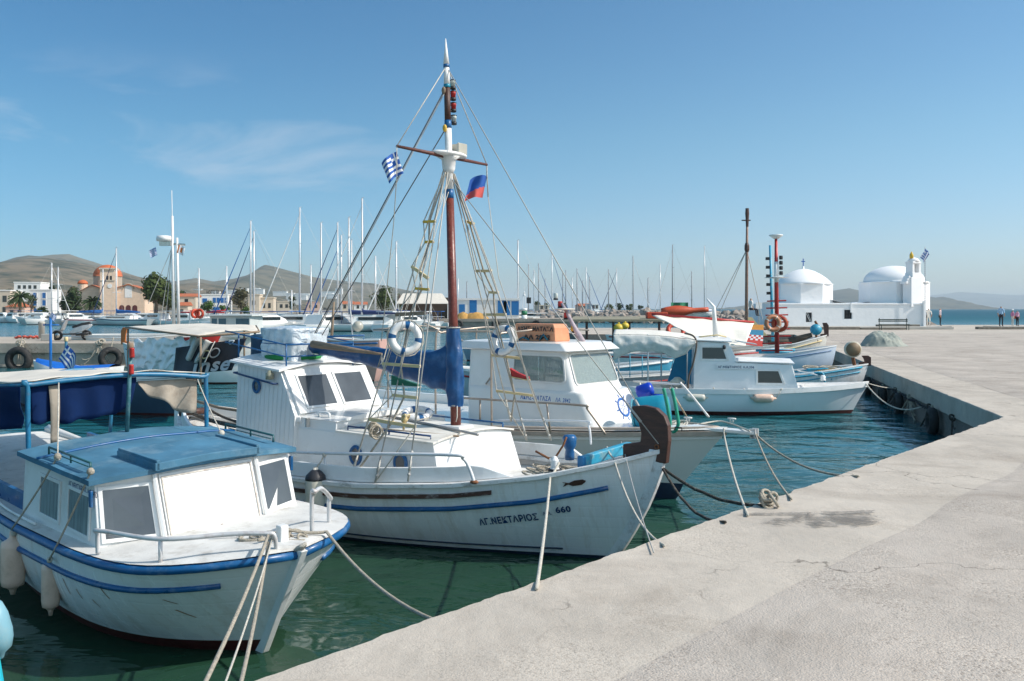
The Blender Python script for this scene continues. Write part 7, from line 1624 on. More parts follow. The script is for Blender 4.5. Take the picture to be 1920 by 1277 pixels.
crm = mat('cross_blue', (.01, .10, .40), .5); mb = MB(); q_ = c + V((0, 0, zt_c + .2)); mb.box(q_.x - .035, q_.x + .035, q_.y - .03, q_.y + .03, q_.z, q_.z + .72); mb.box(q_.x - .17, q_.x + .17, q_.y - .025, q_.y + .025, q_.z + .42, q_.z + .5); P('cross', mb, crm, dm)
c, R, z0, dr_ = octa(1676, 114, 569, 531, 83, .06, 'b'); zt_c = cZ(498.5, 83)
mb = MB(); h_ = zt_c - z0; mb.lathe([(R * .99, z0), (R * .97, z0 + .1)] + [(R * .88 * cos(a), z0 + .08 + (h_ - .08) * sin(a)) for a in [i * pi / 2 / 12 for i in range(13)]], c, 40); dm = P('dome', mb, washs, ch, True)
# bell tower
yt_ = .55; tc_ = V((X(1716), yt_, 0)); rr_ = lambda: rz(24)
def tb(x0_, x1_, y0_, y1_, z0_, z1_, m, nm, par=ch, M=rz(20)): mb = MB(); mb.box(x0_, x1_, y0_, y1_, z0_, z1_, M=Matrix.Translation(tc_) @ M.to_4x4()); return P(nm, mb, m, par, bevel=.03)
tw = tb(-.60, .62, -.5, .5, zr - .3, cZ(520), washs, 'bell_tower')
tb(-.42, .60, -.45, .45, cZ(520), cZ(511), washs, 'tower_stage', tw)
for xx in (-.28, .44): tb(xx - .10, xx + .13, -.4, .4, cZ(511), cZ(492), washs, 'belfry_pillar', tw)
tb(-.38, .58, -.45, .45, cZ(494), cZ(490), washs, 'belfry_lintel', tw); tb(-.16, .33, .0, .35, cZ(511), cZ(493), washs, 'belfry_back', tw)
mb = MB(); mb.lathe([(.5, cZ(490.5)), (.48, cZ(487)), (.33, cZ(484)), (.05, cZ(481.5))], tc_ + V((.1, 0, 0)), 20, sy=.9); P('belfry_cap', mb, washs, tw, True)
for k in range(3): tb(-1.05 + .18 * k, -.5, -.35, .35, cZ(527 - 5 * k) - .25, cZ(527 - 5 * k), washs, 'tower_step', tw)
mb = MB(); q_ = tc_ + V((-.12, -.1, cZ(483))); mb.lathe([(.16, -.05), (.17, .25), (.09, .42), (.03, .55)], q_, 12); P('tower_lamp', mb, mat('yellow_plastic_hood', (.65, .42, .03), .5), tw, True)
mb = MB(); mb.box(X(1729), X(1734), -.25, .0, .95, cZ(564)); P('corner_post', mb, washs, ch, bevel=.03)
t = thing('flag_pole', 'slim striped flagpole beside the chapel bell tower', 'pole', (cX(1730.5), CD - .4, cZ(566))); L_ = cZ(463) - cZ(566); mb = MB(); mb.tube([(0, 0, -.2), (0, 0, L_)], .035, 6); pl_ = P('pole', mb, white, t); 
mb = MB()
for k in range(26): mb.tube([(0, 0, .1 + k * L_ / 27), (0, 0, .1 + (k + .45) * L_ / 27)], .04, 6)
P('blue_spiral', mb, ink, pl_)
flag(V((cX(1731), CD - .45, cZ(468))), rot3(0, 34, 0), .62, .85, 'tattered Greek flag on the pole by the bell tower', wav=.12, seed=7, droop=.3, nu=18, nv=9)
# bench
t = thing('bench', 'dark green slatted bench standing before the chapel kerb', 'bench', (cX(1676.5, 73), 73, QZ)); gm_ = mat('dark_green_bench', (.008, .03, .022), .5); bw_ = 1.18
for z, y in ((.78, .22), (.66, .20)): mb = MB(); mb.box(-bw_, bw_, y, y + .04, z, z + .085); P('backrest', mb, gm_, t)
mb = MB(); [mb.box(-bw_, bw_, -.22 + .11 * k, -.14 + .11 * k, .42, .46) for k in range(4)]; P('seat', mb, gm_, t)
for x in (-bw_ + .08, bw_ - .08): mb = MB(); mb.tube([(x, .24, 0), (x, .24, .95)], .03, 5); mb.tube([(x, -.2, 0), (x, -.2, .43), (x, .22, .43)], .03, 5); P('leg', mb, gm_, t)
skin = mat('skin', (.40, .22, .14), .6); hair = mat('dark_hair', (.02, .014, .01), .7)
def person(loc, h, yaw, label, top, trouser, hairm=hair, hat=None, bag=None, sit=False, arms=((.26, .05), (.26, .05))):
    t = thing('person', label, 'person', loc, (0, 0, radians(yaw))); k = h / 1.75; me = bpy.data.meshes.new('body')
    vs = [(0, 0, .95), (0, 0, 1.15), (0, 0, 1.40), (0, 0, 1.52), (0, -.01, 1.64)]; ed = [(0, 1), (1, 2), (2, 3), (3, 4)]; rd = [(.15, .11), (.14, .10), (.17, .10), (.055, .055), (.085, .10)]
    for s_, (ax_, ay) in zip((-1, 1), arms):
        b = len(vs); vs += [(s_ * .20, 0, 1.42), (s_ * (ax_ + .02), .02, 1.15), (s_ * ax_, -ay, .90), (s_ * ax_, -ay - .02, .80)]; ed += [(2, b), (b, b + 1), (b + 1, b + 2), (b + 2, b + 3)]; rd += [(.065, .06), (.045, .045), (.035, .035), (.04, .025)]
        b = len(vs)
        if sit: vs += [(s_ * .10, 0, .90), (s_ * .13, -.42, .88), (s_ * .13, -.45, .48), (s_ * .13, -.58, .45)]
        else: vs += [(s_ * .10, 0, .88), (s_ * .11, -.01, .50), (s_ * .12, .01, .08), (s_ * .12, -.12, .03)]
        ed += [(0, b), (b, b + 1), (b + 1, b + 2), (b + 2, b + 3)]; rd += [(.095, .09), (.062, .06), (.045, .045), (.045, .03)]
    me.from_pydata([V(v) * k for v in vs], ed, []); o = bpy.data.objects.new('body', me); COL.objects.link(o); o.parent = t; sk = o.modifiers.new('s', 'SKIN'); sv = me.skin_vertices[0].data
    for i, r in enumerate(rd): sv[i].radius = (r[0] * k, r[1] * k)
    sv[0].use_root = True; ss = o.modifiers.new('u', 'SUBSURF'); ss.levels = ss.render_levels = 1
    bpy.context.view_layer.update(); m2 = bpy.data.meshes.new_from_object(o.evaluated_get(bpy.context.evaluated_depsgraph_get())); o.modifiers.clear(); o.data = m2; m2.name = 'body'
    m2.materials.clear(); [m2.materials.append(m_) for m_ in (skin, top, trouser, hairm)]
    for p in m2.polygons: z = p.center.z / k; p.use_smooth = True; p.material_index = (3 if (z > 1.66 or (z > 1.57 and p.center.y > .02 * k)) else 0) if z > 1.49 else (2 if z < .98 and abs(p.center.x) < .22 * k else (0 if z < 1.12 and abs(p.center.x) > .19 * k else 1))
    if hat: mb = MB(); mb.lathe([(.0, 1.80), (.09, 1.78), (.105, 1.70), (.19, 1.69), (.19, 1.68), (.1, 1.67)], (0, 0, 0), 14); mb.v = [tuple(V(v) * k) for v in mb.v]; P('hat', mb, hat, t, True)
    if bag: mb = MB(); mb.box(.16, .34, -.08, .16, .78, 1.05); mb.tube([(.25, 0, 1.05), (.05, -.05, 1.45), (-.1, .05, 1.4)], .018, 4); mb.v = [tuple(V(v) * k) for v in mb.v]; P('shoulder_bag', mb, bag, t, bevel=.02)
    return t
col = lambda n, c: mat(n, c, .85, var=.1)
navy, pinkc, lblue, blk = col('dark_cloth', (.02, .02, .03)), col('pink_top', (.55, .22, .36)), col('light_blue_top', (.30, .48, .68)), col('black_cloth', (.015, .015, .018))
zg = 1.07
person((cX(1763, 80), 80, zg), 1.62, 60, 'person in pale top and black trousers with a dark shoulder bag near the chapel', col('pale_top', (.55, .45, .48)), blk, bag=blk)
person((cX(1741, 80), 80, zg), 1.60, 150, 'person in white with a white head covering beside the chapel corner', col('white_dress', (.75, .72, .66)), col('white_dress', (0, 0, 0)), hat=col('white_hat', (.75, .73, .70)), bag=navy)
person((cX(1734.5, 80.5), 80.5, zg), 1.50, 200, 'person in light grey bending close to the chapel corner, half hidden', col('grey_top', (.45, .48, .55)), navy)
person((cX(1877, 78), 78, zg - .02), 1.85, 120, 'tall person in a light blue shirt and dark jeans facing the sea', lblue, navy, bag=None)
person((cX(1898.5, 79), 79, zg), 1.45, 90, 'shorter person in a pink top with pale trousers, left of the pair', pinkc, col('cream_trousers', (.6, .56, .5)), hat=col('white_hat', (0, 0, 0)))
person((cX(1907.5, 79), 79, zg), 1.42, 100, 'person in a pink and white top carrying a red bag, at the right edge', col('pink_white_top', (.65, .38, .50)), blk, bag=red)
mb = MB(); mb.box(cX(1860), cX(1935), 77.2, 80.5, .9, zg - .004); mb.box(cX(1752), cX(1785), 79, 82, .9, zg - .006); tag(mb.build('visitors_platform', plat), 'low concrete step under the visitors', kind='structure')
person(AD(1408, 604, 57), 1.6, 100, 'person in white sitting on the back pier between the two tall masts', col('white_shirt', (.72, .70, .66)), navy, sit=True)
t = thing('pier_crate', 'pale wooden crate where the person in white sits on the pier', 'crate', (0, 0, 0)); mb = MB(); c = AD(1416, 603, 56.6); mb.loft([[V((c.x - .7, c.y, .86)), V((c.x + .8, c.y, .86)), V((c.x + .8, c.y + .8, .86)), V((c.x - .7, c.y + .8, .86))], [V((c.x - .45, c.y, 2.05)), V((c.x - .2, c.y, 2.05)), V((c.x - .2, c.y + .7, 2.05)), V((c.x - .45, c.y + .7, 2.05))]]); P('crate_body', mb, ylw, t)
for k, (px, d) in enumerate(((1403, 62), (1423, 63))):
    t = thing('sign', ['small square white sign on a post, behind the brown mast', 'small square white sign on a post, right of the brown mast'][k], 'sign', (cX(px, d), d, QZ)); z = cZ(573, d) - QZ; mb = MB(); mb.box(-.22, .22, -.02, .02, z - .22, z + .22); P('sign_board', mb, white, t); mb = MB(); mb.tube([(0, .03, 0), (0, .03, z)], .03, 5); P('post', mb, steel, t)

# ------------------------------------------------------------ mole: white building, shed, marker, nets
def house(label, px0, px1, yt, yb, d, dep, m, wins=(), roofm=None, hip=False, name='house', trim=None, rh=1.3, wm=None, cat='house', shutter=None, group=None):
    x0, x1, z0, z1 = cX(px0, d), cX(px1, d), cZ(yb, d) - .8, cZ(yt, d); t = thing(name, label, cat, ((x0 + x1) / 2, d, 0), (0, 0, radians(10 if d > 150 else 0)), group=group); hw = (x1 - x0) / 2; mb = MB(); mb.box(-hw, hw, 0, dep, z0, z1); w_ = P('wall', mb, m, t)
    if roofm:
        e = .25; mb = MB(); a = [V((-hw - e, -e, z1)), V((hw + e, -e, z1)), V((hw + e, dep + e, z1)), V((-hw - e, dep + e, z1))]
        r = [V((-hw + (dep / 2 if hip else -e), dep / 2, z1 + rh)), V((hw - (dep / 2 if hip else -e), dep / 2, z1 + rh))] if 2 * hw > dep or not hip else [V((0, dep / 2, z1 + rh)), V((0.01, dep / 2, z1 + rh))]
        mb.add(a + r, [(0, 1, 5, 4), (1, 2, 5), (2, 3, 4, 5), (3, 0, 4), (0, 3, 2, 1)]); P('roof', mb, roofm, t)
    else: mb = MB(); mb.box(-hw - .12, hw + .12, -.12, dep, z1 - .05, z1 + .22); P('cornice', mb, trim or m, t)
    for (fx, fz, ww, wh) in wins:
        x = -hw + 2 * hw * fx; z = z0 + .8 + (z1 - z0 - .8) * fz; mb = MB(); mb.box(x - ww / 2, x + ww / 2, -.05, .02, z, z + wh); f = P('window', mb, wm or glassd, t)
        if shutter: mb = MB(); mb.box(x - ww * .62, x - ww * .5, -.09, -.0, z - .05, z + wh + .05); mb.box(x + ww * .5, x + ww * .62, -.09, 0, z - .05, z + wh + .05); mb.box(x - ww * .7, x + ww * .7, -.14, -.0, z - .14, z - .05); P('shutters', mb, shutter, f)
    return t
cw = mat('whitewashed_wall', (.76, .76, .74), .8, var=.05, vs=1); crw = mat('cream_wall', (.58, .50, .40), .85, var=.12, vs=1); pkw = mat('pink_wall', (.60, .42, .34), .85, var=.12, vs=1); grw = mat('pale_grey_wall', (.45, .44, .42), .85, var=.1)
terr = mat('terracotta_tiles', (.44, .13, .055), .85, var=.2, vs=2, planks=(0, .35, .6)); bsh = mat('blue_shutters', (.01, .12, .36), .6); wgl = mat('blue_door_paint', (.01, .16, .42), .6)
house('long white flat-roofed harbour building with blue doors on the mole', 857, 973, 562, 598, 124, 8, cw, [(.08, .15, .8, 1.6), (.26, .10, 1.0, 2.4), (.73, .3, 1.2, 1.7), (.80, .2, .9, 1.9), (.94, .2, 1.0, 1.9)], wm=wgl, name='harbour_building', cat='building')
mb = MB(); 
t = thing('shed', 'open shed with a pale canvas roof left of the white harbour building', 'shed', (cX(792, 122), 122, 1.25)); hw = 3.3; mb = MB(); mb.prism([V((-hw - .2, 0, 2.0)), V((hw + .3, 0, 2.0)), V((hw - .8, 0, 3.3)), V((-hw + .3, 0, 3.3))][:2] + [V((hw - .9, 3, 3.35)), V((-hw + .3, 3, 3.35))], (0, .05, .1)); P('canvas_roof', mb, canvas, t)
mb = MB(); mb.prism([V((-hw - .2, 0, 1.9)), V((-hw - .2, 6, 1.9)), V((-hw - .2, 3, 3.4))], (.1, 0, 0)); mb.box(-hw + .1, hw, 4.5, 6, 0, 2.9); P('back_wall', mb, mat('shed_dark_interior', (.08, .06, .045), .9), t)
for x in (-3.2, -1, 1.2, 3.4): mb = MB(); mb.tube([(x, .1, -.1), (x, .1, 2.0)], .05, 5); P('post', mb, white, t)
for k, (px, w_) in enumerate(((868, 20), (892, 34))):
    t = thing('net_pile', ['smaller heap of ochre fishing nets on the mole, left of the larger heap', 'larger heap of ochre fishing nets in front of the white harbour building'][k], 'net heap', (cX(px, 119.5), 119.5, 1.25)); L_ = w_ / F * 119.5 * .75
    mb = MB(); mb.grid(lambda u, v: V((L_ * cos(2 * pi * u) * (1 - v) * 1.0, .8 * sin(2 * pi * u) * (1 - v), (.85 + .15 * noise.noise(V((u * 6, v * 3, px)))) * (1 - (1 - v) ** 2.5))), 24, 8); P('nets', mb, mat('ochre_nets', (.50, .28, .08), .95, var=.3, vs=3, bump=.8, bs=8), t, True)
t = thing('beacon', 'white round harbour beacon with a green band and lantern frame', 'beacon', (cX(983, 121), 121, 1.0)); mb = MB(); mb.lathe([(.38, 0), (.38, .75)], n=18); mb.lathe([(.38, 1.3), (.38, 1.62), (.3, 1.66)], n=18); P('drum', mb, white, t, True); mb = MB(); mb.lathe([(.385, .74), (.385, 1.31)], n=18); P('green_band', mb, mat('beacon_green', (.01, .16, .07), .5), t, True)
mb = MB(); [mb.tube([(.22 * a, .22 * b, 1.6), (.12 * a, .12 * b, 3.4)], .03, 4) for a in (-1, 1) for b in (-1, 1)]; mb.lathe([(.2, 3.35), (.2, 3.45), (.08, 3.5), (.1, 3.8), (.02, 3.9)], n=8); mb.tube([(0, 0, 3.8), (0, 0, 4.6)], .02, 4); P('lantern_frame', mb, white, t); mb = MB(); mb.box(.3, .9, -.05, .05, 2.3, 3.1); P('radar_reflector', mb, black, t)
for k, px in enumerate((806, 818, 860, 930, 1006)): tyre(V((cX(px, 117.6), 117.5, .55)), .42, .17, rot3(90), 'tyre hung on the wall of the far mole')

# ------------------------------------------------------------ the town
tg = mat('town_ground', (.30, .26, .20), .9, var=.2, vs=.2)
mb = MB(); mb.prism([V((-190, 182, -1)), V((-22, 182, -1)), V((-8, 260, -1)), V((60, 420, -1)), V((130, 620, -1)), V((240, 1400, -1)), V((-900, 1400, -1))], (0, 0, 1.9)); tag(mb.build('town_ground', tg), 'waterfront ground of the town', kind='structure')
TD = 215
house('cream two-storey house at the far left edge of the town', -30, 17, 545, 592, TD, 8, crw, [(.8, .55, .9, 1.5), (.8, .08, .9, 1.6), (.5, .55, .9, 1.5)], trim=cw)
house('low pinkish house with a terracotta hip roof at the far left', 12, 45, 575, 596, TD - 6, 6, pkw, [(.32, .2, .7, 1.3), (.72, .2, .7, 1.3)], terr, True, rh=1.1)
house('white three-storey house with blue shutters left of the church', 57, 94, 544, 594, TD + 5, 8, cw, [(fx, fz, .8, 1.3) for fx in (.25, .68) for fz in (.12, .42, .70)], wm=bsh, shutter=cw)
house('white apartment house rising behind the one with blue shutters', 28, 74, 530, 560, TD + 45, 8, cw, [(fx, .62, .8, 1.0) for fx in (.2, .4, .6, .8)])
house('beige house right of the big green trees', 333, 366, 556, 592, TD + 6, 8, crw, [(.3, .3, .8, 1.3), (.7, .3, .8, 1.3), (.5, .7, .8, .8)], terr, rh=.8)
house('low house with a terracotta roof below the beige house', 330, 352, 573, 594, TD - 10, 5, crw, [(.5, .2, .7, 1.2)], terr, rh=.8)
hb = house('long pale blue and white hotel with roof lettering', 362, 426, 553, 590, TD + 30, 9, cw, [(fx, fz, .8, 1.4) for fx in (.62, .73, .84, .95) for fz in (.12, .60)] + [(.15, .6, 1.2, 1.2), (.35, .6, 1.2, 1.2)], name='hotel', cat='hotel', wm=bsh)
lettering('roof_lettering', 'HOTEL BROWN', 1.4, lambda tx, ty: V((-1.0 + tx, .3, cZ(553, TD + 30) + .25 + ty)), black, hb, .03, fit=5.2)
house('blocky beige building behind the twin yacht masts', 466, 486, 553, 590, TD, 8, crw, [(.5, .5, .7, 1.0)]); house('cream house right of the blocky beige building', 484, 512, 559, 590, TD + 3, 8, crw, [(.4, .4, .6, 1.2), (.75, .4, .6, 1.2)])
for k, (a, b, y, lab) in enumerate(((640, 662, 570, 'low house with a terracotta roof behind the paired masts'), (664, 688, 571, 'low house with an orange roof just right of the paired masts'), (575, 600, 567, 'low cream house behind the yachts'), (520, 545, 566, 'low white house between the yacht masts'), (1108, 1124, 571, 'small white block house beyond the breakwater'), (1088, 1108, 574, 'low red-roofed house beyond the breakwater'), (1010, 1030, 573, 'low pink house right of the beacon'))): house(lab, a, b, y, 592 if px < 900 else 582, 300 + 20 * (k % 3), 8, [crw, cw, pkw][k % 3], [(.3, .3, .9, 1.2), (.7, .3, .9, 1.2)], terr if k in (0, 1, 5) else None, rh=1.0)
rnd = random.Random(21); hproto = None      # scattered houses on the slopes
for k in range(46):
    px = rnd.choice([rnd.uniform(0, 260), rnd.uniform(330, 640)]); y = rnd.uniform(519, 545) if px < 260 else rnd.uniform(545, 566); d = 1550 + 350 * (560 - y) / 40
    if hproto is None:
        hproto = thing('hillside_house', 'tiny white house on the dry hillside above the town', 'house', (0, 0, 0), group='tiny white houses on the hillside'); mb = MB(); mb.box(-5, 5, 0, 7, -4, 3.2); P('wall', mb, cw, hproto); mb = MB(); mb.box(-5.3, 5.3, -.3, 7.3, 3.2, 3.7); P('roof', mb, cw, hproto); o = hproto
    else: o = copy_tree(hproto)
    o.location = AD(px, y, d); o.scale = (rnd.uniform(1., 2.6), 1.5, rnd.uniform(.9, 1.6))
# church
cs = mat('church_banded_stone', (.74, .56, .42), .85, var=.12, vs=1.5, planks=(2, .55, .5)); csd = mat('church_grey_stone', (.40, .35, .28), .85, var=.12, vs=1.5, planks=(2, .55, .5)); tdm = mat('orange_dome_tiles', (.52, .13, .045), .8, var=.15, vs=1)
d = 205; cu = thing('church', 'pink and cream stone church with an orange-red dome and square clock tower', 'church', (cX(238, d), d, 0), (0, 0, radians(14))); xx = lambda px, dd=d: cX(px, dd) - cX(238, d); zz = lambda y, dd=d: cZ(y, dd)
mb = MB(); mb.prism([V((xx(207), 0, .1)), V((xx(269), 0, .1)), V((xx(269), 0, zz(543))), V((xx(240), 0, zz(533))), V((xx(207), 0, zz(543)))], (0, 14, 0)); mb.prism([V((xx(152), 3, .1)), V((xx(196), 3, .1)), V((xx(196), 3, zz(543))), V((xx(172), 3, zz(534))), V((xx(152), 3, zz(546)))], (0, 9, 0)); P('nave', mb, cs, cu)
mb = MB()
for (a, b, c_, y) in ((205, 240, 271, 0), ): mb.prism([V((xx(a), -.4, zz(543.6))), V((xx(b), -.4, zz(532.5))), V((xx(c_), -.4, zz(543.6))), V((xx(b), -.4, zz(534)))], (0, 14.8, 0))
mb.prism([V((xx(150), 2.6, zz(546.5))), V((xx(172), 2.6, zz(533.5))), V((xx(198), 2.6, zz(544))), V((xx(172), 2.6, zz(535)))], (0, 9.5, 0)); P('roof', mb, terr, cu)
for k, px in enumerate((229, 240.5, 252)):
    mb = MB(); r = .52; mb.prism([V((xx(px) - r, -.06, .9)), V((xx(px) + r, -.06, .9))] + [V((xx(px) + r * cos(a), -.06, 2.9 + r * sin(a))) for a in [i * pi / 8 for i in range(9)]], (0, .1, 0)); P('arched_door', mb, mat('dark_red_door', (.10, .02, .02), .6), cu)
mb = MB(); r = .75; mb.prism([V((xx(240.5) - r, -.06, 5.1)), V((xx(240.5) + r, -.06, 5.1))] + [V((xx(240.5) + r * cos(a), -.06, 7.1 + r * sin(a))) for a in [i * pi / 8 for i in range(9)]], (0, .1, 0)); aw_ = P('arched_window', mb, white, cu); mb = MB(); mb.tube([V((xx(240.5) + 1.15 * cos(a), -.05, 7.0 + 1.25 * sin(a))) for a in [i * pi / 12 for i in range(13)]], .12, 5); P('window_arch', mb, csd, aw_)
mb = MB(); mb.prism([V((xx(193), -1.2, .1)), V((xx(211), -1.2, .1)), V((xx(219), .2, .1)), V((xx(219), 2.2, .1)), V((xx(193), 2.2, .1))][:1] + [V((xx(219), -1.2, .1)), V((xx(219), 2, .1)), V((xx(193), 2, .1))], (0, 0, zz(505) - .1)); tw = P('clock_tower', mb, cs, cu); mb = MB(); mb.box(xx(191.5), xx(220.5), -1.5, 2.3, zz(506), zz(503)); mb.box(xx(193), xx(219), -1.35, -1.15, zz(527), zz(525.5)); P('tower_cornice', mb, crw, tw)
for px in (206, 212): mb = MB(); mb.box(xx(px) - .2, xx(px) + .2, -1.26, -1.1, zz(526), zz(518)); P('belfry_opening', mb, black, tw)
mb = MB(); mb.lathe([(.02, 0), (.5, 0), (.5, .08), (.02, .09)], (xx(210), -1.22, zz(536.5)), 18, rot3(90)); P('clock_face', mb, white, tw); 
mb = MB(); R = 25 / F * 216; c = V((xx(205, 216) + 2.9, 11, 0)); mb.lathe([(R, 4), (R, zz(519, 216))], c, 12); P('dome_drum', mb, csd, cu); mb = MB(); mb.lathe([(R * 1.04, zz(519, 216))] + [(R * 1.02 * cos(a), zz(519, 216) + (zz(497, 216) - zz(519, 216)) * sin(a)) for a in [i * pi / 2 / 9 for i in range(10)]], c, 24); P('dome', mb, tdm, cu, True)
mb = MB(); R = 8.5 / F * 212; c = V((xx(163, 212) + 1.7, 7, 0)); mb.lathe([(R, 5), (R, zz(533, 212)), (R * 1.1, zz(533, 212))] , c, 12); P('small_dome_drum', mb, cs, cu); mb = MB(); mb.lathe([(R * 1.1 * cos(a), zz(533, 212) + .95 * sin(a)) for a in [i * pi / 2 / 6 for i in range(7)]], c, 16); P('small_dome', mb, tdm, cu, True)

# ------------------------------------------------------------ trees
def leafm(n, c, v=.35): return mat(n, c, .7, var=v, vs=.9, spec=.2)
lg = [leafm('olive_green_leaves', (.060, .085, .022)), leafm('dark_green_leaves', (.028, .050, .016)), leafm('grey_brown_leaves', (.085, .080, .042)), leafm('bright_green_leaves', (.055, .110, .020))]; bark = mat('bark', (.12, .09, .06), .9, var=.3)
def tree(px, yt, yb, wpx, d, m, label, n=900, seed=0, lobes=9, group=None):
    zt, zb = cZ(yt, d), cZ(yb, d); h = zt - zb; Wd = wpx / F * d; t = thing('tree', label, 'tree', (cX(px, d), d, zb), group=group); rnd = random.Random(seed + int(px)); mb = MB(); mb.tube([(0, 0, 0), (.02 * h, 0, h * .3), (0, 0, h * .6)], [.045 * h, .03 * h, .015 * h], 7); blobs = []
    for k in range(lobes):
        a = rnd.uniform(0, 6.28); r = rnd.uniform(.05, .33) * Wd; z = h * rnd.uniform(.32, .86); r *= 1.1 - abs(z / h - .5) * 1.3; c = V((r * cos(a), r * sin(a) * .8, z)); blobs.append((c, rnd.uniform(.20, .33) * min(Wd, h))); mb.tube([(0, 0, h * .3), c * .6 + V((0, 0, h * .1)), c], [.018 * h, .01 * h, .004 * h], 5)
    P('trunk', mb, bark, t); mb = MB(); s0 = .045 * min(Wd, h) if n > 500 else .08 * min(Wd, h)
    for i in range(n):
        c, r = rnd.choice(blobs); u = V((rnd.gauss(0, 1), rnd.gauss(0, 1), rnd.gauss(0, 1))).normalized(); p = c + u * r * rnd.uniform(.45, 1.05); p.z = max(p.z, h * .06); s_ = s0 * rnd.uniform(.5, 1.2); q = V((rnd.gauss(0, 1), rnd.gauss(0, 1), rnd.gauss(0, .6))).normalized(); e1 = (q.cross(u) if abs(q.dot(u)) < .95 else u.orthogonal()).normalized() * s_; e2 = (u.cross(e1)).normalized() * s_ * .8 + u * s_ * .3; mb.add([p - e1 - e2, p + e1 - e2 * .6, p + e1 * .7 + e2, p - e1 * .8 + e2 * .7], [(0, 1, 2, 3)])
    P('crown', mb, m, t); return t
tree(292, 509, 594, 60, 200, lg[0], 'tall dense green tree right of the church', 2600, 1, 16); tree(314, 524, 594, 40, 201, lg[0], 'broad green tree behind the twin white masts', 1800, 2, 12)
tree(133, 543, 596, 46, 198, lg[1], 'broad dark tree left of the church', 1500, 3, 12); tree(137, 533, 570, 22, 240, lg[2], 'yellowish tree top behind the broad dark tree', 500, 4); tree(97, 522, 575, 14, 232, lg[1], 'tall dark tree behind the leftmost yacht masts', 500, 5); tree(58, 545, 592, 22, 205, lg[1], 'dark green tree beside the palm at the far left', 700, 6)
tree(390, 562, 592, 30, 196, lg[3], 'round bright green tree before the hotel', 900, 7); tree(452, 540, 590, 40, 250, lg[2], 'wide grey-brown tree right of the hotel', 1200, 8, 12); tree(420, 573, 593, 28, 194, lg[3], 'low green bush below the hotel', 500, 9); tree(460, 576, 594, 20, 193, lg[3], 'small bush before the blocky beige building', 400, 10); tree(345, 547, 575, 30, 260, lg[1], 'dark tree behind the beige house', 500, 11)
tree(547, 549, 592, 16, 220, lg[1], 'dark narrow tree behind the yacht masts', 500, 12); tree(716, 538, 592, 44, 235, lg[0], 'broad olive tree behind the blue sail covers', 1300, 13, 12); tree(748, 546, 592, 26, 240, lg[0], 'smaller olive tree left of the canvas-roofed shed', 700, 14)
for k, (px, w_, yt) in enumerate(((772, 18, 548), (1008, 16, 566), (1025, 16, 567), (1055, 20, 566), (1143, 24, 570), (1162, 26, 568), (1180, 26, 569), (1200, 18, 572), (1215, 14, 574))): tree(px, yt, 584, w_, 330, lg[1] if k % 2 else lg[0], 'low green tree on the distant shore beyond the breakwater', 260, 20 + k, 7, group='low trees on the distant shore')
def palm(px, yt, yb, wpx, d, label):
    zt, zb = cZ(yt, d), cZ(yb, d); h = zt - zb; W2 = wpx / F * d / 2; t = thing('palm_tree', label, 'palm tree', (cX(px, d), d, zb)); mb = MB(); mb.tube([(0, 0, 0), (0, 0, h * .5), (0, 0, h - W2 * .8)], [.32, .28, .34], 8); P('trunk', mb, bark, t); mb = MB(); rnd = random.Random(int(px)); c = V((0, 0, h - W2 * .8))
    for i in range(64):
        a = rnd.uniform(0, 6.28); el = rnd.uniform(-.7, 1.35); dr_ = V((cos(a) * cos(el), sin(a) * cos(el), sin(el))); sd_ = V((-sin(a), cos(a), 0)) * .16; pts = [c + dr_ * W2 * s_ + V((0, 0, -W2 * .45 * s_ * s_)) for s_ in (0, .35, .7, 1.05)]
        for j in range(3):
            for sg in (-1, 1): o1 = sd_ * sg * (1.6 if j else .8) * (1.2 - .35 * j) - V((0, 0, .22)); mb.add([pts[j], pts[j] + o1, pts[j + 1] + o1 * .8, pts[j + 1]], [(0, 1, 2, 3)])
    P('crown', mb, lg[1], t)
palm(38, 537, 592, 42, 200, 'large date palm left of the house with blue shutters'); palm(173, 549, 594, 38, 192, 'date palm in front of the church nave'); palm(79, 571, 594, 26, 192, 'short palm before the house with blue shutters'); palm(18, 538, 580, 20, 225, 'slim palm at the far left edge')

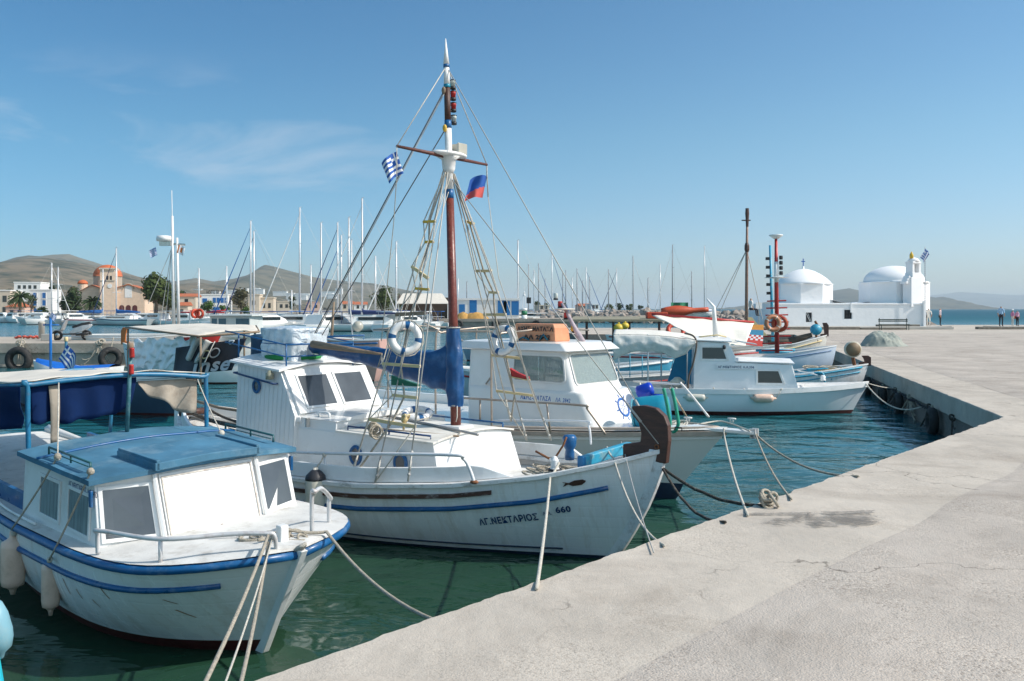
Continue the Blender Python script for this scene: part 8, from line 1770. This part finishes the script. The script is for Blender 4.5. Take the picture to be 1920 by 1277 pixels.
# ------------------------------------------------------------ yachts and motor boats in the marina
navyc = mat('navy_sail_cover', (.012, .03, .12), .7); mastw = mat('white_alloy_mast', (.66, .66, .66), .35, metal=.2); bluest = mat('blue_furled_jib', (.01, .10, .32), .7); mastg = mat('grey_alloy_mast', (.28, .29, .31), .5)
yhm = mat('yacht_white_hull', (.80, .80, .79), .25, var=.02, vs=.5)
def yacht(px, ytop, d, label, yaw=100, jib=None, jdx=-.33, cover=None, L=10.5, ybow=None, r=.125, mm=mastw, hull=True, stripe=None, group='sailing yachts in the marina'):
    t = thing('yacht', label, 'yacht', (cX(px, d), d, 0), (0, 0, radians(yaw)), group); zt = cZ(ytop, d)
    if hull:
        H = Hull(L, L * .155, [(0, 1.0), (.5, .95), (1, 1.25)], [(-.5, -1.6), (0, -.9), (1.3, 0)], [(-.5, -L + 1), (1, -L)], tr=.75, trw=.3, keel=-.5, um=.42); sh_ = V((L * .42, 0, 0)); m_ = H.mesh(.12, 20, 9); m_.v = [tuple(V(v) + sh_) for v in m_.v]; P('hull', m_, [yhm, bootb], t, True); m_ = H.deck(0, n=14); m_.v = [tuple(V(v) + sh_) for v in m_.v]; P('deck', m_, gel, t, True)
        if stripe: m_ = MB(); [m_.tube([p + sh_ for p in H.line(.16, s_, 0, .97, 20)], .06, 4) for s_ in (-1, 1)]; P('hull_stripe', m_, stripe, t)
        mb = MB(); mb.loft([[V((x, -w_, .95)), V((x, w_, .95)), V((x, w_ * .8, z)), V((x, -w_ * .8, z))] for x, w_, z in ((-L * .28, 1.05, 1.5), (0, 1.0, 1.5), (L * .16, .8, 1.45), (L * .27, .4, 1.15))]); P('coachroof', mb, gel, t); mb = MB(); [mb.box(-L * .2, L * .1, s_ * .98 - .02, s_ * .98 + .02, 1.18, 1.34) for s_ in (-1, 1)]; P('cabin_windows', mb, glassd, t)
        mb = MB(); mb.tube([H.pt(1, 1, 1) + sh_ + V((0, 0, .6))] + [p + sh_ + V((0, 0, .6)) for p in H.line(0, 1, 0, 1, 10)[::-1]] + [p + sh_ + V((0, 0, .6)) for p in H.line(0, -1, 0, 1, 10)], .025, 4); [mb.tube([p + sh_, p + sh_ + V((0, 0, .6))], .02, 4) for s_ in (-1, 1) for p in H.line(0, s_, 0, .95, 6)]; P('guard_rail', mb, steel, t)
    mb = MB(); mb.tube([(0, 0, .9), (0, 0, zt)], [r, r * .75], 8); ms = P('mast', mb, mm, t, True)
    mb = MB(); [mb.tube([(-.1, -w_, zt * f), (0, 0, zt * f + .08), (-.1, w_, zt * f)], .03, 4) for f, w_ in ((.42, 1.0), (.7, .7))]; mb.lathe([(.02, .02), (.12, .06), (.02, .1)], (-.15, 0, zt), 6); P('spreader', mb, mm, ms)
    mb = MB(); [mb.tube([(0, 0, zt - .1), (-.1, s_ * .95, zt * .7), (-.1, s_ * 1.3, 1.0)], .012, 3) for s_ in (-1, 1)]; mb.tube([(0, 0, zt), (-L * .55, 0, 1.0)], .012, 3); P('rigging', mb, wire, t)
    if jib: mb = MB(); mb.tube([(.08, 0, zt * .93), (L * -jdx * 0 + L * .40, 0, 1.2)], [.03, .085], 6); P('furled_jib', mb, jib, t)
    mb = MB(); mb.tube([(-.1, 0, 1.95), (-L * .38, 0, 1.95)], .07, 6); P('boom', mb, mm, t)
    if cover: mb = MB(); mb.tube([(.0, 0, 2.6), (-.2, 0, 2.15), (-L * .2, 0, 2.12), (-L * .38, 0, 2.05)], [.10, .30, .22, .12], 8); P('sail_cover', mb, cover, t, True)
    return t
wj = mat('white_furled_jib', (.70, .70, .68), .7)
Y = [(97, 493, 148, 'leftmost yacht, bare white mast above the scooter', 60, wj, None, 9), (109, 501, 147, 'yacht with the slightly shorter mast just right of the leftmost one', 120, None, None, 8), (193, 505, 144, 'yacht before the church tower with a bright blue boom cover', 20, None, bluest, 10), (218, 464, 142, 'yacht with a tall mast crossing the church dome', 165, navyc, bluest, 11.5), (373, 503, 140, 'yacht with a thin short mast before the hotel', 10, None, red, 8), (425, 499, 138, 'yacht whose thin mast stands at the hotel corner', 10, None, red, 8),
 (470, 414, 118, 'yacht with a tall mast and dark blue furled jib leaning left', 195, bluest, None, 12), (476, 433, 121, 'yacht with a thin mast just right of the tall one with the blue jib', 185, navyc, None, 10), (562, 389, 115, 'yacht with a very tall white mast and pale jib stay leaning left', 200, wj, None, 13), (583, 496, 130, 'small yacht with a short thin mast right of the very tall one', 170, None, None, 7), (602, 417, 114, 'yacht with a clean tall mast left of three dark stays', 185, None, None, 11), (633, 417, 112, 'yacht with a dark furled jib leaning far left', 200, navyc, None, 11), (640, 441, 116, 'yacht with a slimmer mast right behind the dark jib', 190, bluest, None, 10), (654, 407, 110, 'yacht with a tall mast and radar dish over a navy sail cover', 175, None, navyc, 12), (659, 449, 119, 'yacht with a shorter mast right beside the radar dish', 170, None, None, 9), (679, 371, 108, 'yacht with the tallest marina mast and a navy sail cover', 178, wj, navyc, 14), (743, 453, 112, 'yacht with a white mast left of the canvas-roofed shed', 195, wj, navyc, 10), (704, 480, 128, 'yacht with a thin mast before the olive tree', 10, wj, None, 8), (547, 544, 135, 'small boat with a very short mast left of the tallest group', 0, None, None, 6), (971, 450, 128, 'yacht with a tall white mast just left of the beacon', 175, None, None, 11)]
for (px, yt, d, lab, yaw, jb, cv, L) in Y: yacht(px, yt, d, lab, yaw, jb, cover=cv, L=L, stripe=red if px in (373, 193) else (navyc if L > 11 else None))
far = [(859, 522), (875, 528), (991, 496), (1001, 507), (1010, 494), (1022, 523), (1035, 474), (1055, 512), (1061, 507), (1073, 520), (1082, 504), (1092, 526), (1099, 502), (1105, 519), (1141, 505), (1156, 503), (1187, 480), (1215, 521), (1238, 496), (1261, 459), (1297, 509), (1321, 461)]
gl = {1035: 'yacht with a blue jib, its mast rising above the leaning lamp mast', 1187: 'distant yacht with a tall mast and white jib stay over the blue awning', 1238: 'distant yacht with a radar dish halfway up its mast', 1261: 'distant yacht with a tall mast rising behind the green net', 1321: 'distant yacht with a mast rising left of the tall brown mast', 1215: 'distant yacht with a dark bare mast left of the orange crate'}
for k, (px, yt) in enumerate(far):
    jb = {1035: bluest, 1010: bluest, 1187: wj, 1261: wj, 1141: navyc, 1156: navyc, 1082: navyc, 1099: bluest}.get(px)
    yacht(px, yt, 186 + (k * 7) % 22, gl.get(px, 'distant yacht beyond the breakwater, seen as one slim mast among many'), (185 if k % 2 else 5), jb, L=10, r=.12, mm=mastg if k % 3 else mastw, group='distant yachts beyond the breakwater')
def motor(px, d, label, L, yaw, cabm=gel, top=None, group='motor boats along the town quay'):
    t = thing('motor_boat', label, 'motor boat', (cX(px, d), d, 0), (0, 0, radians(yaw)), group); H = Hull(L, L * .17, [(0, .8), (.5, .85), (1, 1.25)], [(-.4, -1.2), (0, -.8), (1.2, 0)], [(-.4, -L), (1, -L)], tr=.85, trw=.5, keel=-.3); sh_ = V((L * .5, 0, 0)); m_ = H.mesh(.1, 16, 8); m_.v = [tuple(V(v) + sh_) for v in m_.v]; P('hull', m_, [yhm, bootb], t, True); m_ = H.deck(0, n=10); m_.v = [tuple(V(v) + sh_) for v in m_.v]; P('deck', m_, gel, t)
    mb = MB(); w_ = L * .12; mb.loft([[V((x, -w_, .85)), V((x, w_, .85)), V((x * .85, w_ * .85, z)), V((x * .85, -w_ * .85, z))] for x, z in ((-L * .25, 1.9), (L * .05, 1.9), (L * .2, 1.4))]); P('cabin', mb, cabm, t); mb = MB(); mb.box(-L * .18, L * .08, -w_ * .96 - .03, w_ * .96 + .03, 1.3, 1.65); P('windscreen', mb, glassd, t)
    if top: mb = MB(); mb.box(-L * .4, L * .0, -w_, w_, 2.2, 2.28); mb.tube([(-L * .35, -w_, .9), (-L * .35, -w_, 2.2)], .03, 4); mb.tube([(-L * .35, w_, .9), (-L * .35, w_, 2.2)], .03, 4); P('sun_top', mb, top, t)
    return t
cols_ = [None, navyc, white, bluest]
ml = ['white motor boat moored at the town quay, left of the church', 'white motor boat moored below the hotel', 'white motor boat in the middle of the marina', 'motor boat moored beyond the breakwater']
rnd = random.Random(9); k = 0
for (px, d, L, g) in [(6, 166, 5, 0), (22, 165, 5, 0), (38, 166, 6, 0), (55, 164, 5, 0), (70, 150, 7, 0), (118, 150, 9, 0), (140, 149, 9, 0), (243, 146, 9, 0), (268, 150, 7, 1), (292, 143, 9, 1), (350, 135, 8, 1), (405, 150, 7, 1), (440, 128, 9, 1), (505, 122, 10, 2), (528, 118, 10, 2), (590, 125, 9, 2), (617, 104, 11, 2), (705, 104, 11, 2), (760, 106, 10, 2), (722, 122, 9, 2), (545, 108, 11, 2), (500, 104, 11, 2), (480, 112, 10, 2), (570, 116, 10, 2), (640, 108, 12, 2), (660, 118, 10, 2), (740, 112, 11, 2), (780, 118, 9, 2), (610, 122, 10, 2), (455, 118, 10, 2), (690, 126, 9, 2), (1030, 180, 8, 3), (1055, 184, 9, 3), (1078, 182, 8, 3), (1120, 186, 8, 3), (1000, 176, 8, 3), (1240, 190, 9, 3)]: motor(px, d, ml[g], L, rnd.choice([8, 172, 188, -10, 150, 60]), top=cols_[k % 4], group=ml[g].replace('white motor boat', 'white motor boats').replace('motor boat moored beyond', 'motor boats moored beyond')); k += 1
# ------------------------------------------------------------ the air
mb = MB(); mb.box(-50000, 50000, -3000, 58000, -6, 240); hz = mb.build('haze', [])
vm = bpy.data.materials.new('sea_haze'); vm.use_nodes = True; n = vm.node_tree.nodes
for x in list(n): n.remove(x)
o_ = n.new('ShaderNodeOutputMaterial'); pv = n.new('ShaderNodeVolumePrincipled'); pv.inputs['Color'].default_value = (0.80, 0.92, 1.0, 1); pv.inputs['Density'].default_value = 1.05e-4; pv.inputs['Anisotropy'].default_value = 0.0
vm.node_tree.links.new(pv.outputs[0], o_.inputs['Volume']); hz.data.materials.append(vm); tag(hz, 'pale blue sea haze', kind='stuff')
